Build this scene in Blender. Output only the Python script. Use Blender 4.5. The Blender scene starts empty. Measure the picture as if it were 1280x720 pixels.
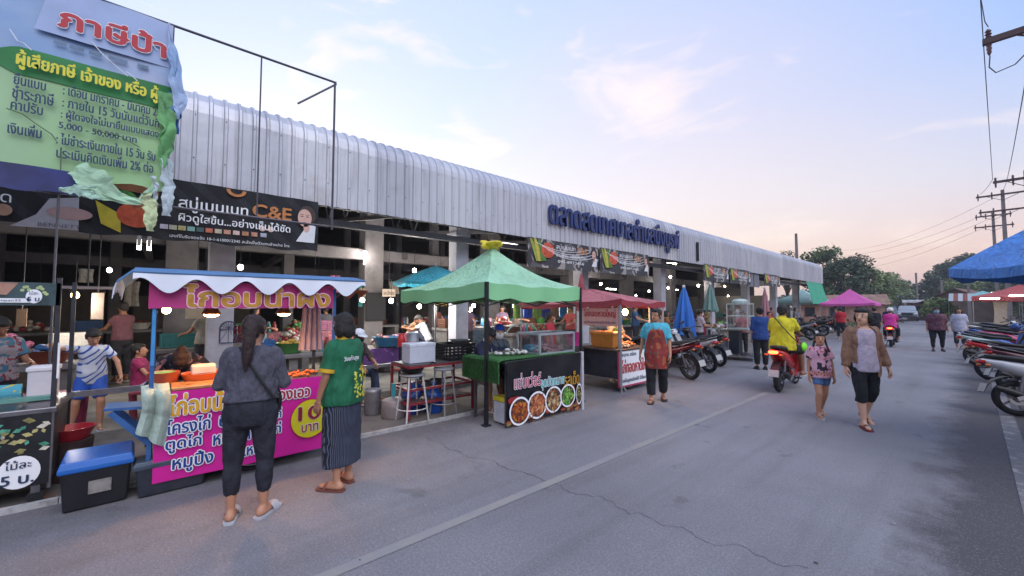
import bpy, bmesh, math, random
from mathutils import Vector, Matrix, noise
V = Vector
R = math.radians
random.seed(7)
scn = bpy.context.scene
COL = scn.collection
# ---------------------------------------------------------------- camera (1280x720 layout frame)
FPX, HCAM, YAW, PIT = 500.0, 1.6, R(49), R(2.75)
cam = bpy.data.cameras.new('camera')
cam.sensor_width = 36; cam.lens = 36 * FPX / 1280; cam.clip_end = 2000; cam.clip_start = .05
camo = bpy.data.objects.new('camera', cam); COL.objects.link(camo)
camo.location = (0, 0, HCAM); camo.rotation_euler = (R(90) + PIT, 0, YAW)
scn.camera = camo
_r = (math.cos(YAW), math.sin(YAW)); _f = (-math.sin(YAW), math.cos(YAW))
def ray(u, v):
    xc = (u - 640) / FPX; yc = (360 - v) / FPX
    fw = math.cos(PIT) - yc * math.sin(PIT); up = yc * math.cos(PIT) + math.sin(PIT)
    return V((xc * _r[0] + fw * _f[0], xc * _r[1] + fw * _f[1], up)), fw
def OX(u, v, X):              # the point of the plane x = X seen at photo position u, v
    d, _ = ray(u, v); t = X / d.x
    return V((X, d.y * t, HCAM + d.z * t))
def GR(u, v, z=0):            # the same on the ground
    d, _ = ray(u, v); t = (z - HCAM) / d.z
    return V((d.x * t, d.y * t, z))
def DP(u, v, s):              # the same at the distance where a metre measures s
    d, fw = ray(u, v); t = FPX / s / fw
    return V((d.x * t, d.y * t, HCAM + d.z * t))
# ---------------------------------------------------------------- materials
def C(h):
    h = h.lstrip('#'); o = []
    for i in (0, 2, 4):
        c = int(h[i:i + 2], 16) / 255
        o.append(c / 12.92 if c <= .04045 else ((c + .055) / 1.055) ** 2.4)
    return (*o, 1)
_mats = {}
def newmat(name):
    m = bpy.data.materials.new(name); m.use_nodes = True
    nt = m.node_tree; b = nt.nodes['Principled BSDF']
    return m, nt, b
def nd(nt, t, **k):
    n = nt.nodes.new(t)
    for a, v in k.items():
        if a in n.inputs.keys(): n.inputs[a].default_value = v
        else: setattr(n, a, v)
    return n
def mixc(nt, fac, a, b, mode='MIX'):
    n = nt.nodes.new('ShaderNodeMix'); n.data_type = 'RGBA'; n.blend_type = mode
    for i, v in ((0, fac), (6, a), (7, b)):
        if isinstance(v, (int, float, tuple)): n.inputs[i].default_value = v
        else: nt.links.new(v, n.inputs[i])
    return n.outputs[2]
def ramp(nt, src, stops):
    n = nt.nodes.new('ShaderNodeValToRGB'); cr = n.color_ramp
    cr.elements[0].position = stops[0][0]; cr.elements[0].color = stops[0][1]
    cr.elements[1].position = stops[-1][0]; cr.elements[1].color = stops[-1][1]
    for p, c in stops[1:-1]:
        e = cr.elements.new(p); e.color = c
    nt.links.new(src, n.inputs[0]); return n.outputs[0]
def coord(nt, scale=(1, 1, 1), kind='Object'):
    t = nt.nodes.new('ShaderNodeTexCoord'); m = nt.nodes.new('ShaderNodeMapping')
    m.inputs['Scale'].default_value = scale
    nt.links.new(t.outputs[kind], m.inputs[0]); return m.outputs[0]
W4 = (1, 1, 1, 1); K4 = (0, 0, 0, 1)
def M(hexc, rough=.6, metal=0, var=.12, scale=9, bump=0, emit=0, alpha=1, trans=0, name=None, sheen=0, dirt=0):
    key = (hexc, rough, metal, var, scale, bump, emit, alpha, trans, sheen, dirt)
    if key in _mats: return _mats[key]
    m, nt, b = newmat(name or 'surface_' + hexc.strip('#'))
    c = C(hexc)
    b.inputs['Roughness'].default_value = rough; b.inputs['Metallic'].default_value = metal
    if emit:
        b.inputs['Base Color'].default_value = c
        b.inputs['Emission Color'].default_value = c; b.inputs['Emission Strength'].default_value = emit
        _mats[key] = m; return m
    vec = coord(nt)
    no = nd(nt, 'ShaderNodeTexNoise', Scale=scale, Detail=4.0, Roughness=.6); nt.links.new(vec, no.inputs['Vector'])
    dark = tuple(x * (1 - var * 2) for x in c[:3]) + (1,); lite = tuple(min(1, x * (1 + var) + var * .01) for x in c[:3]) + (1,)
    col = ramp(nt, no.outputs['Fac'], [(.3, dark), (.5, c), (.72, lite)])
    if dirt:
        n2 = nd(nt, 'ShaderNodeTexNoise', Scale=scale * .35, Detail=8.0, Roughness=.7); nt.links.new(vec, n2.inputs['Vector'])
        f = ramp(nt, n2.outputs['Fac'], [(.5, K4), (.68, (dirt, dirt, dirt, 1))])
        col = mixc(nt, f, col, C('#4a4038'))
    nt.links.new(col, b.inputs['Base Color'])
    rr = nt.nodes.new('ShaderNodeMapRange'); rr.inputs['To Min'].default_value = max(0, rough - .12); rr.inputs['To Max'].default_value = min(1, rough + .15)
    nt.links.new(no.outputs['Fac'], rr.inputs[0]); nt.links.new(rr.outputs[0], b.inputs['Roughness'])
    if bump:
        bn = nd(nt, 'ShaderNodeBump', Strength=bump, Distance=.01)
        n3 = nd(nt, 'ShaderNodeTexNoise', Scale=scale * 5, Detail=3.0); nt.links.new(vec, n3.inputs['Vector'])
        nt.links.new(n3.outputs['Fac'], bn.inputs['Height']); nt.links.new(bn.outputs[0], b.inputs['Normal'])
    if trans: b.inputs['Transmission Weight'].default_value = trans
    if alpha < 1: b.inputs['Alpha'].default_value = alpha
    if sheen:      # soft folds of cloth
        bn = nd(nt, 'ShaderNodeBump', Strength=.9, Distance=.035 * sheen)
        n3 = nd(nt, 'ShaderNodeTexNoise', Scale=5.0, Detail=3.0, Distortion=1.6); mp = nt.nodes.new('ShaderNodeMapping'); mp.inputs['Scale'].default_value = (1.5, 1.5, .8)
        nt.links.new(vec, mp.inputs[0]); nt.links.new(mp.outputs[0], n3.inputs['Vector'])
        nt.links.new(n3.outputs['Fac'], bn.inputs['Height']); nt.links.new(bn.outputs[0], b.inputs['Normal'])
    _mats[key] = m; return m
def pattern(kind, a, b_, scale=20, c_=None, axis=(1, 1, 1), rough=.8, thr=.5):
    key = ('pat', kind, a, b_, scale, c_, axis, thr)
    if key in _mats: return _mats[key]
    m, nt, b = newmat('pattern_' + kind); vec = coord(nt, axis)
    if kind == 'stripe':
        t = nd(nt, 'ShaderNodeTexWave', Scale=scale, Distortion=.6); t.bands_direction = 'X'
        nt.links.new(vec, t.inputs['Vector']); f = ramp(nt, t.outputs['Fac'], [(thr - .06, K4), (thr + .06, W4)])
    elif kind == 'slant':
        t = nd(nt, 'ShaderNodeTexWave', Scale=scale, Distortion=1.5); t.bands_direction = 'DIAGONAL'
        nt.links.new(vec, t.inputs['Vector']); f = ramp(nt, t.outputs['Fac'], [(thr - .06, K4), (thr + .06, W4)])
    elif kind == 'check':
        t = nd(nt, 'ShaderNodeTexChecker', Scale=scale); nt.links.new(vec, t.inputs['Vector']); f = t.outputs['Fac']
    else:
        t = nd(nt, 'ShaderNodeTexNoise', Scale=scale, Detail=1.5, Distortion=1.2); nt.links.new(vec, t.inputs['Vector'])
        f = ramp(nt, t.outputs['Fac'], [(thr - .02, K4), (thr + .02, W4)])
    col = mixc(nt, f, C(a), C(b_))
    if c_:
        t2 = nd(nt, 'ShaderNodeTexNoise', Scale=scale * .8 + .37, Detail=1.0); nt.links.new(vec, t2.inputs['Vector'])
        col = mixc(nt, ramp(nt, t2.outputs['Fac'], [(.56, K4), (.6, W4)]), col, C(c_))
    n3 = nd(nt, 'ShaderNodeTexNoise', Scale=14.0, Detail=3.0); nt.links.new(vec, n3.inputs['Vector'])
    col = mixc(nt, .25, col, n3.outputs['Fac'], 'MULTIPLY')
    nt.links.new(col, b.inputs['Base Color']); b.inputs['Roughness'].default_value = rough
    _mats[key] = m; return m
# ---------------------------------------------------------------- mesh builder
class MB:
    def __init__(s): s.v = []; s.f = []; s.m = []; s.mats = []; s.smooth = False; s._mi = 0
    def use(s, mat):
        if mat not in s.mats: s.mats.append(mat)
        s._mi = s.mats.index(mat); return s
    def add(s, vs, fs, mat=None):
        if mat: s.use(mat)
        o = len(s.v); s.v += [V(x) for x in vs]
        for f in fs: s.f.append([i + o for i in f]); s.m.append(s._mi)
        return s
    def box(s, c, d, rz=0, mat=None, rx=0, ry=0):
        c = V(c); h = V(d) / 2
        rm = Matrix.Rotation(rz, 3, 'Z') @ Matrix.Rotation(ry, 3, 'Y') @ Matrix.Rotation(rx, 3, 'X')
        vs = [c + rm @ V((x * h.x, y * h.y, z * h.z)) for x in (-1, 1) for y in (-1, 1) for z in (-1, 1)]
        return s.add(vs, [(0, 1, 3, 2), (4, 6, 7, 5), (0, 4, 5, 1), (2, 3, 7, 6), (0, 2, 6, 4), (1, 5, 7, 3)], mat)
    def bar(s, p, q, w, h=None, mat=None):
        p = V(p); q = V(q); h = h or w; d = (q - p).normalized()
        a = d.cross(V((0, 0, 1)));
        if a.length < .05: a = V((1, 0, 0))
        a.normalize(); b = a.cross(d)
        vs = [e + a * (x * w / 2) + b * (y * h / 2) for e in (p, q) for x, y in ((-1, -1), (1, -1), (1, 1), (-1, 1))]
        return s.add(vs, [(3, 2, 1, 0), (4, 5, 6, 7), (0, 1, 5, 4), (1, 2, 6, 5), (2, 3, 7, 6), (3, 0, 4, 7)], mat)
    def loft(s, rings, cap=True, mat=None, close=True):
        n = len(rings[0]); vs = [p for r in rings for p in r]; fs = []
        for i in range(len(rings) - 1):
            for j in range(n if close else n - 1):
                k = (j + 1) % n
                fs.append((i * n + j, i * n + k, (i + 1) * n + k, (i + 1) * n + j))
        if cap and close:
            fs.append(tuple(range(n - 1, -1, -1))); fs.append(tuple((len(rings) - 1) * n + j for j in range(n)))
        return s.add(vs, fs, mat)
    def tube(s, pts, r, n=8, mat=None, cap=True):
        pts = [V(p) for p in pts]; rs = r if isinstance(r, (list, tuple)) else [r] * len(pts); rings = []; a = None
        for i, p in enumerate(pts):
            d = (pts[min(i + 1, len(pts) - 1)] - pts[max(i - 1, 0)]).normalized()
            if a is None:
                a = d.cross(V((0, 0, 1)))
                if a.length < .05: a = d.cross(V((1, 0, 0)))
            a = (a - d * a.dot(d)).normalized(); b = d.cross(a)
            rings.append([p + (a * math.cos(t) + b * math.sin(t)) * rs[i] for t in [2 * math.pi * k / n for k in range(n)]])
        return s.loft(rings, cap, mat)
    def lathe(s, prof, n=16, c=(0, 0, 0), mat=None, axis='Z', cap=True):
        c = V(c); rings = []
        for r, z in prof:
            ring = []
            for k in range(n):
                t = 2 * math.pi * k / n; x, y = r * math.cos(t), r * math.sin(t)
                ring.append(c + (V((x, y, z)) if axis == 'Z' else V((z, x, y)) if axis == 'X' else V((y, z, x))))
            rings.append(ring)
        return s.loft(rings, cap, mat)
    def ball(s, c, r, n=10, mat=None, rot=None):
        r = (r, r, r) if isinstance(r, (int, float)) else r; c = V(c); vs = []; fs = []; m = max(4, n // 2 + 1)
        for i in range(m + 1):
            ph = math.pi * i / m
            for k in range(n):
                t = 2 * math.pi * k / n
                p = V((r[0] * math.sin(ph) * math.cos(t), r[1] * math.sin(ph) * math.sin(t), r[2] * math.cos(ph)))
                vs.append(c + (rot @ p if rot else p))
        for i in range(m):
            for k in range(n):
                fs.append((i * n + k, (i + 1) * n + k, (i + 1) * n + (k + 1) % n, i * n + (k + 1) % n))
        return s.add(vs, fs, mat)
    def grid(s, fn, nu, nv, mat=None, thick=0):
        vs = [V(fn(i / nu, j / nv)) for i in range(nu + 1) for j in range(nv + 1)]
        fs = [(i * (nv + 1) + j, (i + 1) * (nv + 1) + j, (i + 1) * (nv + 1) + j + 1, i * (nv + 1) + j + 1) for i in range(nu) for j in range(nv)]
        if thick:
            o = len(vs); nn = (vs[nv + 1] - vs[0]).cross(vs[1] - vs[0]).normalized() * thick
            mid = (nu // 2) * (nv + 1) + nv // 2
            vs2 = []
            for i in range(nu + 1):
                for j in range(nv + 1):
                    a = vs[min(i + 1, nu) * (nv + 1) + j] - vs[max(i - 1, 0) * (nv + 1) + j]
                    b = vs[i * (nv + 1) + min(j + 1, nv)] - vs[i * (nv + 1) + max(j - 1, 0)]
                    n_ = a.cross(b); n_ = n_.normalized() if n_.length > 1e-9 else nn.normalized()
                    vs2.append(vs[i * (nv + 1) + j] - n_ * thick)
            fs += [tuple(x + o for x in reversed(f)) for f in fs]
            rim = [i * (nv + 1) for i in range(nu + 1)] + [nu * (nv + 1) + j for j in range(1, nv + 1)] + [i * (nv + 1) + nv for i in range(nu - 1, -1, -1)] + [j for j in range(nv - 1, 0, -1)]
            for k in range(len(rim)):
                a, b = rim[k], rim[(k + 1) % len(rim)]; fs.append((b, a, a + o, b + o))
            vs += vs2
        return s.add(vs, fs, mat)
    def poly(s, pts, mat=None, thick=None):
        n = len(pts); pts = [V(p) for p in pts]
        if not thick: return s.add(pts, [tuple(range(n))], mat)
        t = V(thick); return s.add(pts + [p + t for p in pts], [tuple(range(n - 1, -1, -1)), tuple(range(n, 2 * n))] + [(i, (i + 1) % n, n + (i + 1) % n, n + i) for i in range(n)], mat)
    def xf(s, mat4, start=0):
        for i in range(start, len(s.v)): s.v[i] = mat4 @ s.v[i]
        return s
    def merge(s, o, mat4=None):
        off = len(s.v); s.v += [(mat4 @ v if mat4 else v.copy()) for v in o.v]
        for f, mi in zip(o.f, o.m):
            mm = o.mats[mi] if o.mats else None
            if mm is not None and mm not in s.mats: s.mats.append(mm)
            s.f.append([i + off for i in f]); s.m.append(s.mats.index(mm) if mm is not None else 0)
        return s
    def mesh(s, name, smooth=False):
        me = bpy.data.meshes.new(name); me.from_pydata([tuple(v) for v in s.v], [], s.f)
        for m in s.mats: me.materials.append(m)
        for p, mi in zip(me.polygons, s.m): p.material_index = mi; p.use_smooth = smooth
        me.update(); return me
    def obj(s, name, parent=None, mat=None, smooth=False, bevel=0, loc=None, fixn=False):
        if mat is not None and not s.mats: s.mats = [mat]
        me = s.mesh(name, smooth)
        if fixn or bevel:
            bm = bmesh.new(); bm.from_mesh(me); bmesh.ops.recalc_face_normals(bm, faces=bm.faces[:]); bm.to_mesh(me); bm.free()
        o = bpy.data.objects.new(name, me); COL.objects.link(o)
        if parent: o.parent = parent
        if loc is not None: o.location = loc
        if bevel:
            md = o.modifiers.new('bevel', 'BEVEL'); md.width = bevel; md.segments = 2; md.limit_method = 'ANGLE'; md.angle_limit = R(40)
        if smooth and not bevel:
            md = o.modifiers.new('ws', 'WEIGHTED_NORMAL') if False else None
        return o
def tag(o, label=None, cat=None, group=None, kind=None):
    if label: o['label'] = label
    if cat: o['category'] = cat
    if group: o['group'] = group
    if kind: o['kind'] = kind
    return o
def thing(name, label, cat, loc=(0, 0, 0), rz=0, group=None):
    o = bpy.data.objects.new(name, None); COL.objects.link(o); o.empty_display_size = .1
    o.location = loc; o.rotation_euler = (0, 0, rz)
    return tag(o, label, cat, group)
_kids = {}
def kids(o):
    return [c for c in o.children]
def dup(root, loc=None, rz=None, label=None, group=None, scale=None):
    def cp(o, par):
        c = o.copy(); COL.objects.link(c); c.parent = par
        for ch in kids(o): cp(ch, c)
        return c
    r = cp(root, None)
    if loc is not None: r.location = loc
    if rz is not None: r.rotation_euler = (0, 0, rz)
    if scale: r.scale = scale if isinstance(scale, tuple) else (scale,) * 3
    if label: r['label'] = label
    if group: r['group'] = group
    return r
def smooth_by_angle(me, ang=50):
    for p in me.polygons: p.use_smooth = True
    bm = bmesh.new(); bm.from_mesh(me)
    for e in bm.edges:
        if len(e.link_faces) == 2 and e.calc_face_angle(0) > R(ang): e.smooth = False
    bm.to_mesh(me); bm.free()
def sob(mb, name, parent=None, mat=None, ang=50, loc=None):
    o = mb.obj(name, parent, mat, loc=loc)
    bm = bmesh.new(); bm.from_mesh(o.data); bmesh.ops.recalc_face_normals(bm, faces=bm.faces[:]); bm.to_mesh(o.data); bm.free()
    smooth_by_angle(o.data, ang); return o
# ---------------------------------------------------------------- lettering
_txt = {}
BS = bpy.data.scenes.new('bake'); BAKE = BS.collection
def evald(o):
    vl = BS.view_layers[0]; vl.update(); return bpy.data.meshes.new_from_object(o.evaluated_get(vl.depsgraph))
def textmesh(s, res=3):
    if (s, res) in _txt: return _txt[(s, res)]
    c = bpy.data.curves.new('t', 'FONT'); c.body = s; c.size = 1; c.resolution_u = res; c.fill_mode = 'FRONT'
    o = bpy.data.objects.new('t', c); BAKE.objects.link(o)
    me = evald(o)
    vs = [v.co.copy() for v in me.vertices]; fs = [list(p.vertices) for p in me.polygons]
    par = list(range(len(vs)))
    def find(a):
        while par[a] != a: par[a] = par[par[a]]; a = par[a]
        return a
    for f in fs:
        for a in f[1:]: par[find(a)] = find(f[0])
    ids = {}
    for i in range(len(vs)):
        k = ids.setdefault(find(i), len(ids)); vs[i].z = (k % 6) * 1.0
    bpy.data.objects.remove(o); bpy.data.meshes.remove(me); bpy.data.curves.remove(c)
    _txt[(s, res)] = (vs, fs); return vs, fs
def letters(parent, s, org, right, up, w=None, h=None, mat=None, outline=None, ow=.01, bold=0, name='lettering', center=False, depth=0, lift=.002, res=3, skew=0, second=None):
    """flat (or cut-out) lettering: org = lower left of the line, w = width, h = height of the whole line"""
    vs, fs = textmesh(s, res)
    if not vs: return None
    x0 = min(v.x for v in vs); x1 = max(v.x for v in vs); y0 = min(v.y for v in vs); y1 = max(v.y for v in vs)
    sx = w / (x1 - x0) if w else None; sy = h / (y1 - y0) if h else None
    sx = sx or sy; sy = sy or sx
    right = V(right).normalized(); up = V(up).normalized(); nrm = right.cross(up); org = V(org)
    if center: org = org - right * (x1 - x0) * sx / 2 - up * (y1 - y0) * sy / 2
    mb = MB()
    def put(m, dx, dy, z):
        mb.add([org + right * ((v.x - x0) * sx + dx + skew * (v.y - y0) * sy) + up * ((v.y - y0) * sy + dy) + nrm * (z + v.z * .00022) for v in vs], fs, m)
    z = lift
    if outline:
        for k in range(8):
            t = k * math.pi / 4; put(outline, ow * math.cos(t), ow * math.sin(t), z); z += .00005
        z += .002
    if second:
        put(second, bold * .5 + ow * .3, -ow * .3, z); z += .002
    offs = [(0, 0)] if not bold else [(-bold, 0), (bold, 0), (0, bold * .7), (0, -bold * .7)]
    for dx, dy in offs: put(mat, dx, dy, z); z += .00005 if depth == 0 else .0004
    if depth:
        mb2 = MB(); n = len(mb.v)
        from collections import Counter
        ec = Counter()
        for f in mb.f:
            for i in range(len(f)): a, b = f[i], f[(i + 1) % len(f)]; ec[(min(a, b), max(a, b))] += 1
        mb2.add([p + nrm * depth for p in mb.v], mb.f, mat); mb2.add(mb.v, [list(reversed(f)) for f in mb.f], mat)
        for f in mb.f:
            for i in range(len(f)):
                a, b = f[i], f[(i + 1) % len(f)]
                if ec[(min(a, b), max(a, b))] == 1: mb2.f.append([b + n, a + n, a, b]); mb2.m.append(0)
        mb = mb2
    return mb.obj(name, parent)
YR, ZU, XR = (0, 1, 0), (0, 0, 1), (1, 0, 0)
def disc(mb, c, right, up, rx, ry, mat, n=24, lift=0):
    right = V(right); up = V(up); nr = right.cross(up); c = V(c) + nr * lift
    mb.poly([c + right * rx * math.cos(2 * math.pi * k / n) + up * ry * math.sin(2 * math.pi * k / n) for k in range(n)], mat)
# render settings
scn.view_settings.view_transform = 'Standard'; scn.view_settings.look = 'None'; scn.view_settings.gamma = 1
scn.view_settings.use_curve_mapping = False
scn.render.engine = 'CYCLES'; scn.cycles.use_denoising = True
scn.cycles.max_bounces = 8; scn.cycles.sample_clamp_indirect = 6
# ---------------------------------------------------------------- sky and light
SUN_AZ = R(62)      # the sun has just gone down behind the hall (towards -x)
world = bpy.data.worlds.new('World'); scn.world = world; world.use_nodes = True
nt = world.node_tree; bg = nt.nodes['Background']
sky = nt.nodes.new('ShaderNodeTexSky'); sky.sky_type = 'NISHITA'; sky.sun_disc = False
sky.sun_elevation = R(4); sky.sun_rotation = -R(80); sky.air_density = 1.2; sky.dust_density = 2.0; sky.ozone_density = 2.5
bg.inputs['Strength'].default_value = .12
tc = nt.nodes.new('ShaderNodeTexCoord'); sp = nt.nodes.new('ShaderNodeSeparateXYZ'); nt.links.new(tc.outputs['Generated'], sp.inputs[0])
# evening veil: pale rose near the horizon, pale blue higher up, whiter towards the sunset
def mth(op, a, b=None, c=None):
    n = nt.nodes.new('ShaderNodeMath'); n.operation = op
    for i, v in enumerate((a, b, c)):
        if v is None: continue
        if isinstance(v, (int, float)): n.inputs[i].default_value = v
        else: nt.links.new(v, n.inputs[i])
    return n.outputs[0]
el = ramp(nt, sp.outputs['Z'], [(0, C('#cdb0b2')), (.1, C('#d6b8b8')), (.22, C('#bbbed2')), (.4, C('#93aede')), (.65, C('#7fa2de')), (1, C('#7098d8'))])
dotn = nt.nodes.new('ShaderNodeVectorMath'); dotn.operation = 'DOT_PRODUCT'; nt.links.new(tc.outputs['Generated'], dotn.inputs[0])
dotn.inputs[1].default_value = V((-.86, .42, .28)).normalized()
glow = ramp(nt, dotn.outputs['Value'], [(.45, K4), (.98, (.42, .42, .42, 1))])
c1 = mixc(nt, glow, el, C('#f3ece8'))
d2 = nt.nodes.new('ShaderNodeVectorMath'); d2.operation = 'DOT_PRODUCT'; nt.links.new(tc.outputs['Generated'], d2.inputs[0]); d2.inputs[1].default_value = V((-.42, .88, .1)).normalized()
c1 = mixc(nt, ramp(nt, d2.outputs['Value'], [(.8, K4), (1, (.42, .42, .42, 1))]), c1, C('#f2cbb4'))
# clouds: thin streaks
mp = nt.nodes.new('ShaderNodeMapping'); mp.inputs['Scale'].default_value = (1.3, 1.6, 4.2); mp.inputs['Rotation'].default_value = (.25, .3, .6)
nt.links.new(tc.outputs['Generated'], mp.inputs[0])
cn = nd(nt, 'ShaderNodeTexNoise', Scale=2.3, Detail=7.0, Roughness=.58, Distortion=.5); nt.links.new(mp.outputs[0], cn.inputs['Vector'])
cm = ramp(nt, cn.outputs['Fac'], [(.54, K4), (.72, (.8, .8, .8, 1))])
c2 = mixc(nt, cm, c1, C('#f4ddd2'))
gain = nt.nodes.new('ShaderNodeVectorMath'); gain.operation = 'SCALE'; nt.links.new(c2, gain.inputs[0]); gain.inputs['Scale'].default_value = 3.1
addn = nt.nodes.new('ShaderNodeVectorMath'); addn.operation = 'ADD'
sk = nt.nodes.new('ShaderNodeVectorMath'); sk.operation = 'SCALE'; nt.links.new(sky.outputs[0], sk.inputs[0]); sk.inputs['Scale'].default_value = .35
nt.links.new(gain.outputs[0], addn.inputs[0]); nt.links.new(sk.outputs[0], addn.inputs[1])
nt.links.new(addn.outputs[0], bg.inputs['Color'])
sl = bpy.data.lights.new('sky_fill', 'SUN'); sl.energy = .72; sl.angle = R(55); sl.color = (1, .95, .93)  # soft fill added for the sky opposite the sunset, not the real sun
so = bpy.data.objects.new('sky_fill', sl); COL.objects.link(so)
so.rotation_euler = V((-.62, .1, -.78)).to_track_quat('-Z', 'Y').to_euler()
scn.view_settings.exposure = 1.75
# ---------------------------------------------------------------- ground
def asphalt():
    m, nt, b = newmat('asphalt'); vec = coord(nt)
    n1 = nd(nt, 'ShaderNodeTexNoise', Scale=.5, Detail=9.0, Roughness=.62); nt.links.new(vec, n1.inputs['Vector'])
    n2 = nd(nt, 'ShaderNodeTexNoise', Scale=60.0, Detail=4.0, Roughness=.7); nt.links.new(vec, n2.inputs['Vector'])
    col = ramp(nt, n1.outputs['Fac'], [(.3, C('#757277')), (.5, C('#817e83')), (.7, C('#8d8a8e'))])
    col = mixc(nt, ramp(nt, n2.outputs['Fac'], [(.38, (.5, .5, .5, 1)), (.62, K4)]), col, C('#5a5756'))
    # worn wheel tracks, oil spots and darker damp patches
    v2 = coord(nt, (1.6, .09, 1)); nw = nd(nt, 'ShaderNodeTexNoise', Scale=1.6, Detail=6.0, Roughness=.6); nt.links.new(v2, nw.inputs['Vector'])
    col = mixc(nt, ramp(nt, nw.outputs['Fac'], [(.5, K4), (.7, (.5, .5, .5, 1))]), col, C('#605d5c'))
    no_ = nd(nt, 'ShaderNodeTexNoise', Scale=2.6, Detail=3.0, Roughness=.5); nt.links.new(vec, no_.inputs['Vector'])
    col = mixc(nt, ramp(nt, no_.outputs['Fac'], [(.66, K4), (.72, (.45, .45, .45, 1))]), col, C('#504c4c'))
    npk = nd(nt, 'ShaderNodeTexVoronoi', Scale=.32); npk.feature = 'F1'; nt.links.new(vec, npk.inputs['Vector'])
    col = mixc(nt, .13, col, npk.outputs['Distance'], 'SOFT_LIGHT')
    # stains along the stalls and the worn dark right shoulder
    s = nt.nodes.new('ShaderNodeSeparateXYZ'); nt.links.new(vec, s.inputs[0])
    n4 = nd(nt, 'ShaderNodeTexNoise', Scale=1.6, Detail=10.0, Roughness=.78); nt.links.new(vec, n4.inputs['Vector'])
    a = nt.nodes.new('ShaderNodeMath'); a.operation = 'MULTIPLY_ADD'; nt.links.new(n4.outputs['Fac'], a.inputs[0]); a.inputs[1].default_value = 1.1; nt.links.new(s.outputs['X'], a.inputs[2])
    f = nt.nodes.new('ShaderNodeMapRange'); nt.links.new(a.outputs[0], f.inputs[0]); f.inputs['From Min'].default_value = .1; f.inputs['From Max'].default_value = .45
    f.inputs['To Max'].default_value = .85
    col = mixc(nt, f.outputs[0], col, C('#3b3538'))
    a2 = nt.nodes.new('ShaderNodeMath'); a2.operation = 'MULTIPLY_ADD'; nt.links.new(n4.outputs['Fac'], a2.inputs[0]); a2.inputs[1].default_value = 2.2; nt.links.new(s.outputs['X'], a2.inputs[2])
    f2 = nt.nodes.new('ShaderNodeMapRange'); nt.links.new(a2.outputs[0], f2.inputs[0]); f2.inputs['From Min'].default_value = -2.6; f2.inputs['From Max'].default_value = -4.0; f2.inputs['To Max'].default_value = .7
    col = mixc(nt, f2.outputs[0], col, C('#4b474b'))
    vo = nd(nt, 'ShaderNodeTexVoronoi', Scale=7.0); nt.links.new(vec, vo.inputs['Vector'])
    col = mixc(nt, ramp(nt, vo.outputs['Distance'], [(.02, (.55, .55, .55, 1)), (.05, K4)]), col, C('#8f8b8c'))
    nt.links.new(col, b.inputs['Base Color']); b.inputs['Roughness'].default_value = .75
    vs_ = nd(nt, 'ShaderNodeTexVoronoi', Scale=75.0); nt.links.new(vec, vs_.inputs['Vector'])
    col2 = mixc(nt, ramp(nt, vs_.outputs['Distance'], [(.1, (.38, .38, .38, 1)), (.32, K4)]), col, C('#b0aeb2')); nt.links.new(col2, b.inputs['Base Color'])
    bn = nd(nt, 'ShaderNodeBump', Strength=.6, Distance=.01); nt.links.new(n2.outputs['Fac'], bn.inputs['Height']); nt.links.new(bn.outputs[0], b.inputs['Normal'])
    return m
asph = asphalt()
def sheet(name, x0, x1, y0, y1, z, mat, n=1):
    mb = MB(); mb.poly([(x0, y0, z), (x1, y0, z), (x1, y1, z), (x0, y1, z)], mat); o = mb.obj(name); tag(o, kind='structure'); return o
earth = M('#6a6358', .95, var=.25, scale=.6)
sheet('ground', -398, 358, -278, 498, -.02, earth)
sheet('road', -5.0, .9, -30, 46, 0, asph)
# the road bends away to the left beyond the market
mb = MB()
def bend(i, side):
    t = i / 24; y = 46 + t * 260; x = -2.2 - (t ** 1.3) * 38 + side
    return (x, y, 0)
vs = [bend(i, s_) for i in range(25) for s_ in (-3.4, 3.0)]
mb.add(vs, [(2 * i, 2 * i + 1, 2 * i + 3, 2 * i + 2) for i in range(24)], asph); tag(mb.obj('road'), kind='structure')
conc = M('#7c776f', .9, var=.22, scale=2.2, bump=.3, dirt=.5)
sheet('forecourt', -6.9, -5.0, -30, 60, -.004, M('#66615e', .9, var=.25, scale=1.5, bump=.3, dirt=.6))
sheet('parking_strip', .9, 14, -30, 60, -.004, M('#625c58', .95, var=.25, scale=1.2, bump=.3))
mb = MB().box((-20, 4, .04), (26.2, 76, .14), mat=conc); tag(mb.obj('hall_floor'), kind='structure')
# painted lines, worn through by noise
def worn(hexc, under, thr=.5, sc=6):
    m, nt, b = newmat('worn_paint'); vec = coord(nt)
    n = nd(nt, 'ShaderNodeTexNoise', Scale=sc, Detail=10.0, Roughness=.75); nt.links.new(vec, n.inputs['Vector'])
    nt.links.new(mixc(nt, ramp(nt, n.outputs['Fac'], [(thr - .08, W4), (thr + .1, K4)]), C(hexc), C(under)), b.inputs['Base Color'])
    b.inputs['Roughness'].default_value = .8; return m
mb = MB().poly([(-2.63, -1, .004), (-2.54, -1, .004), (-2.54, 8.6, .004), (-2.63, 8.6, .004)], worn('#8e8983', '#818083', .47, 2.2)); tag(mb.obj('centre_line'), kind='structure')
mb = MB().poly([(.2, -1, .004), (.34, -1, .004), (.34, 60, .004), (.2, 60, .004)], worn('#b9b6b2', '#6e6a6c', .6, 4)); tag(mb.obj('edge_line'), kind='structure')
mb = MB()
for i in range(30):
    y = -6 + i * .9
    if y > 4.2: break
    mb.box((-4.97, y + .45, .02), (.05, .894, .05), mat=M('#9d9c9c', .8, var=.2, scale=12, dirt=.5))
tag(mb.obj('kerb'), kind='structure')
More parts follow.
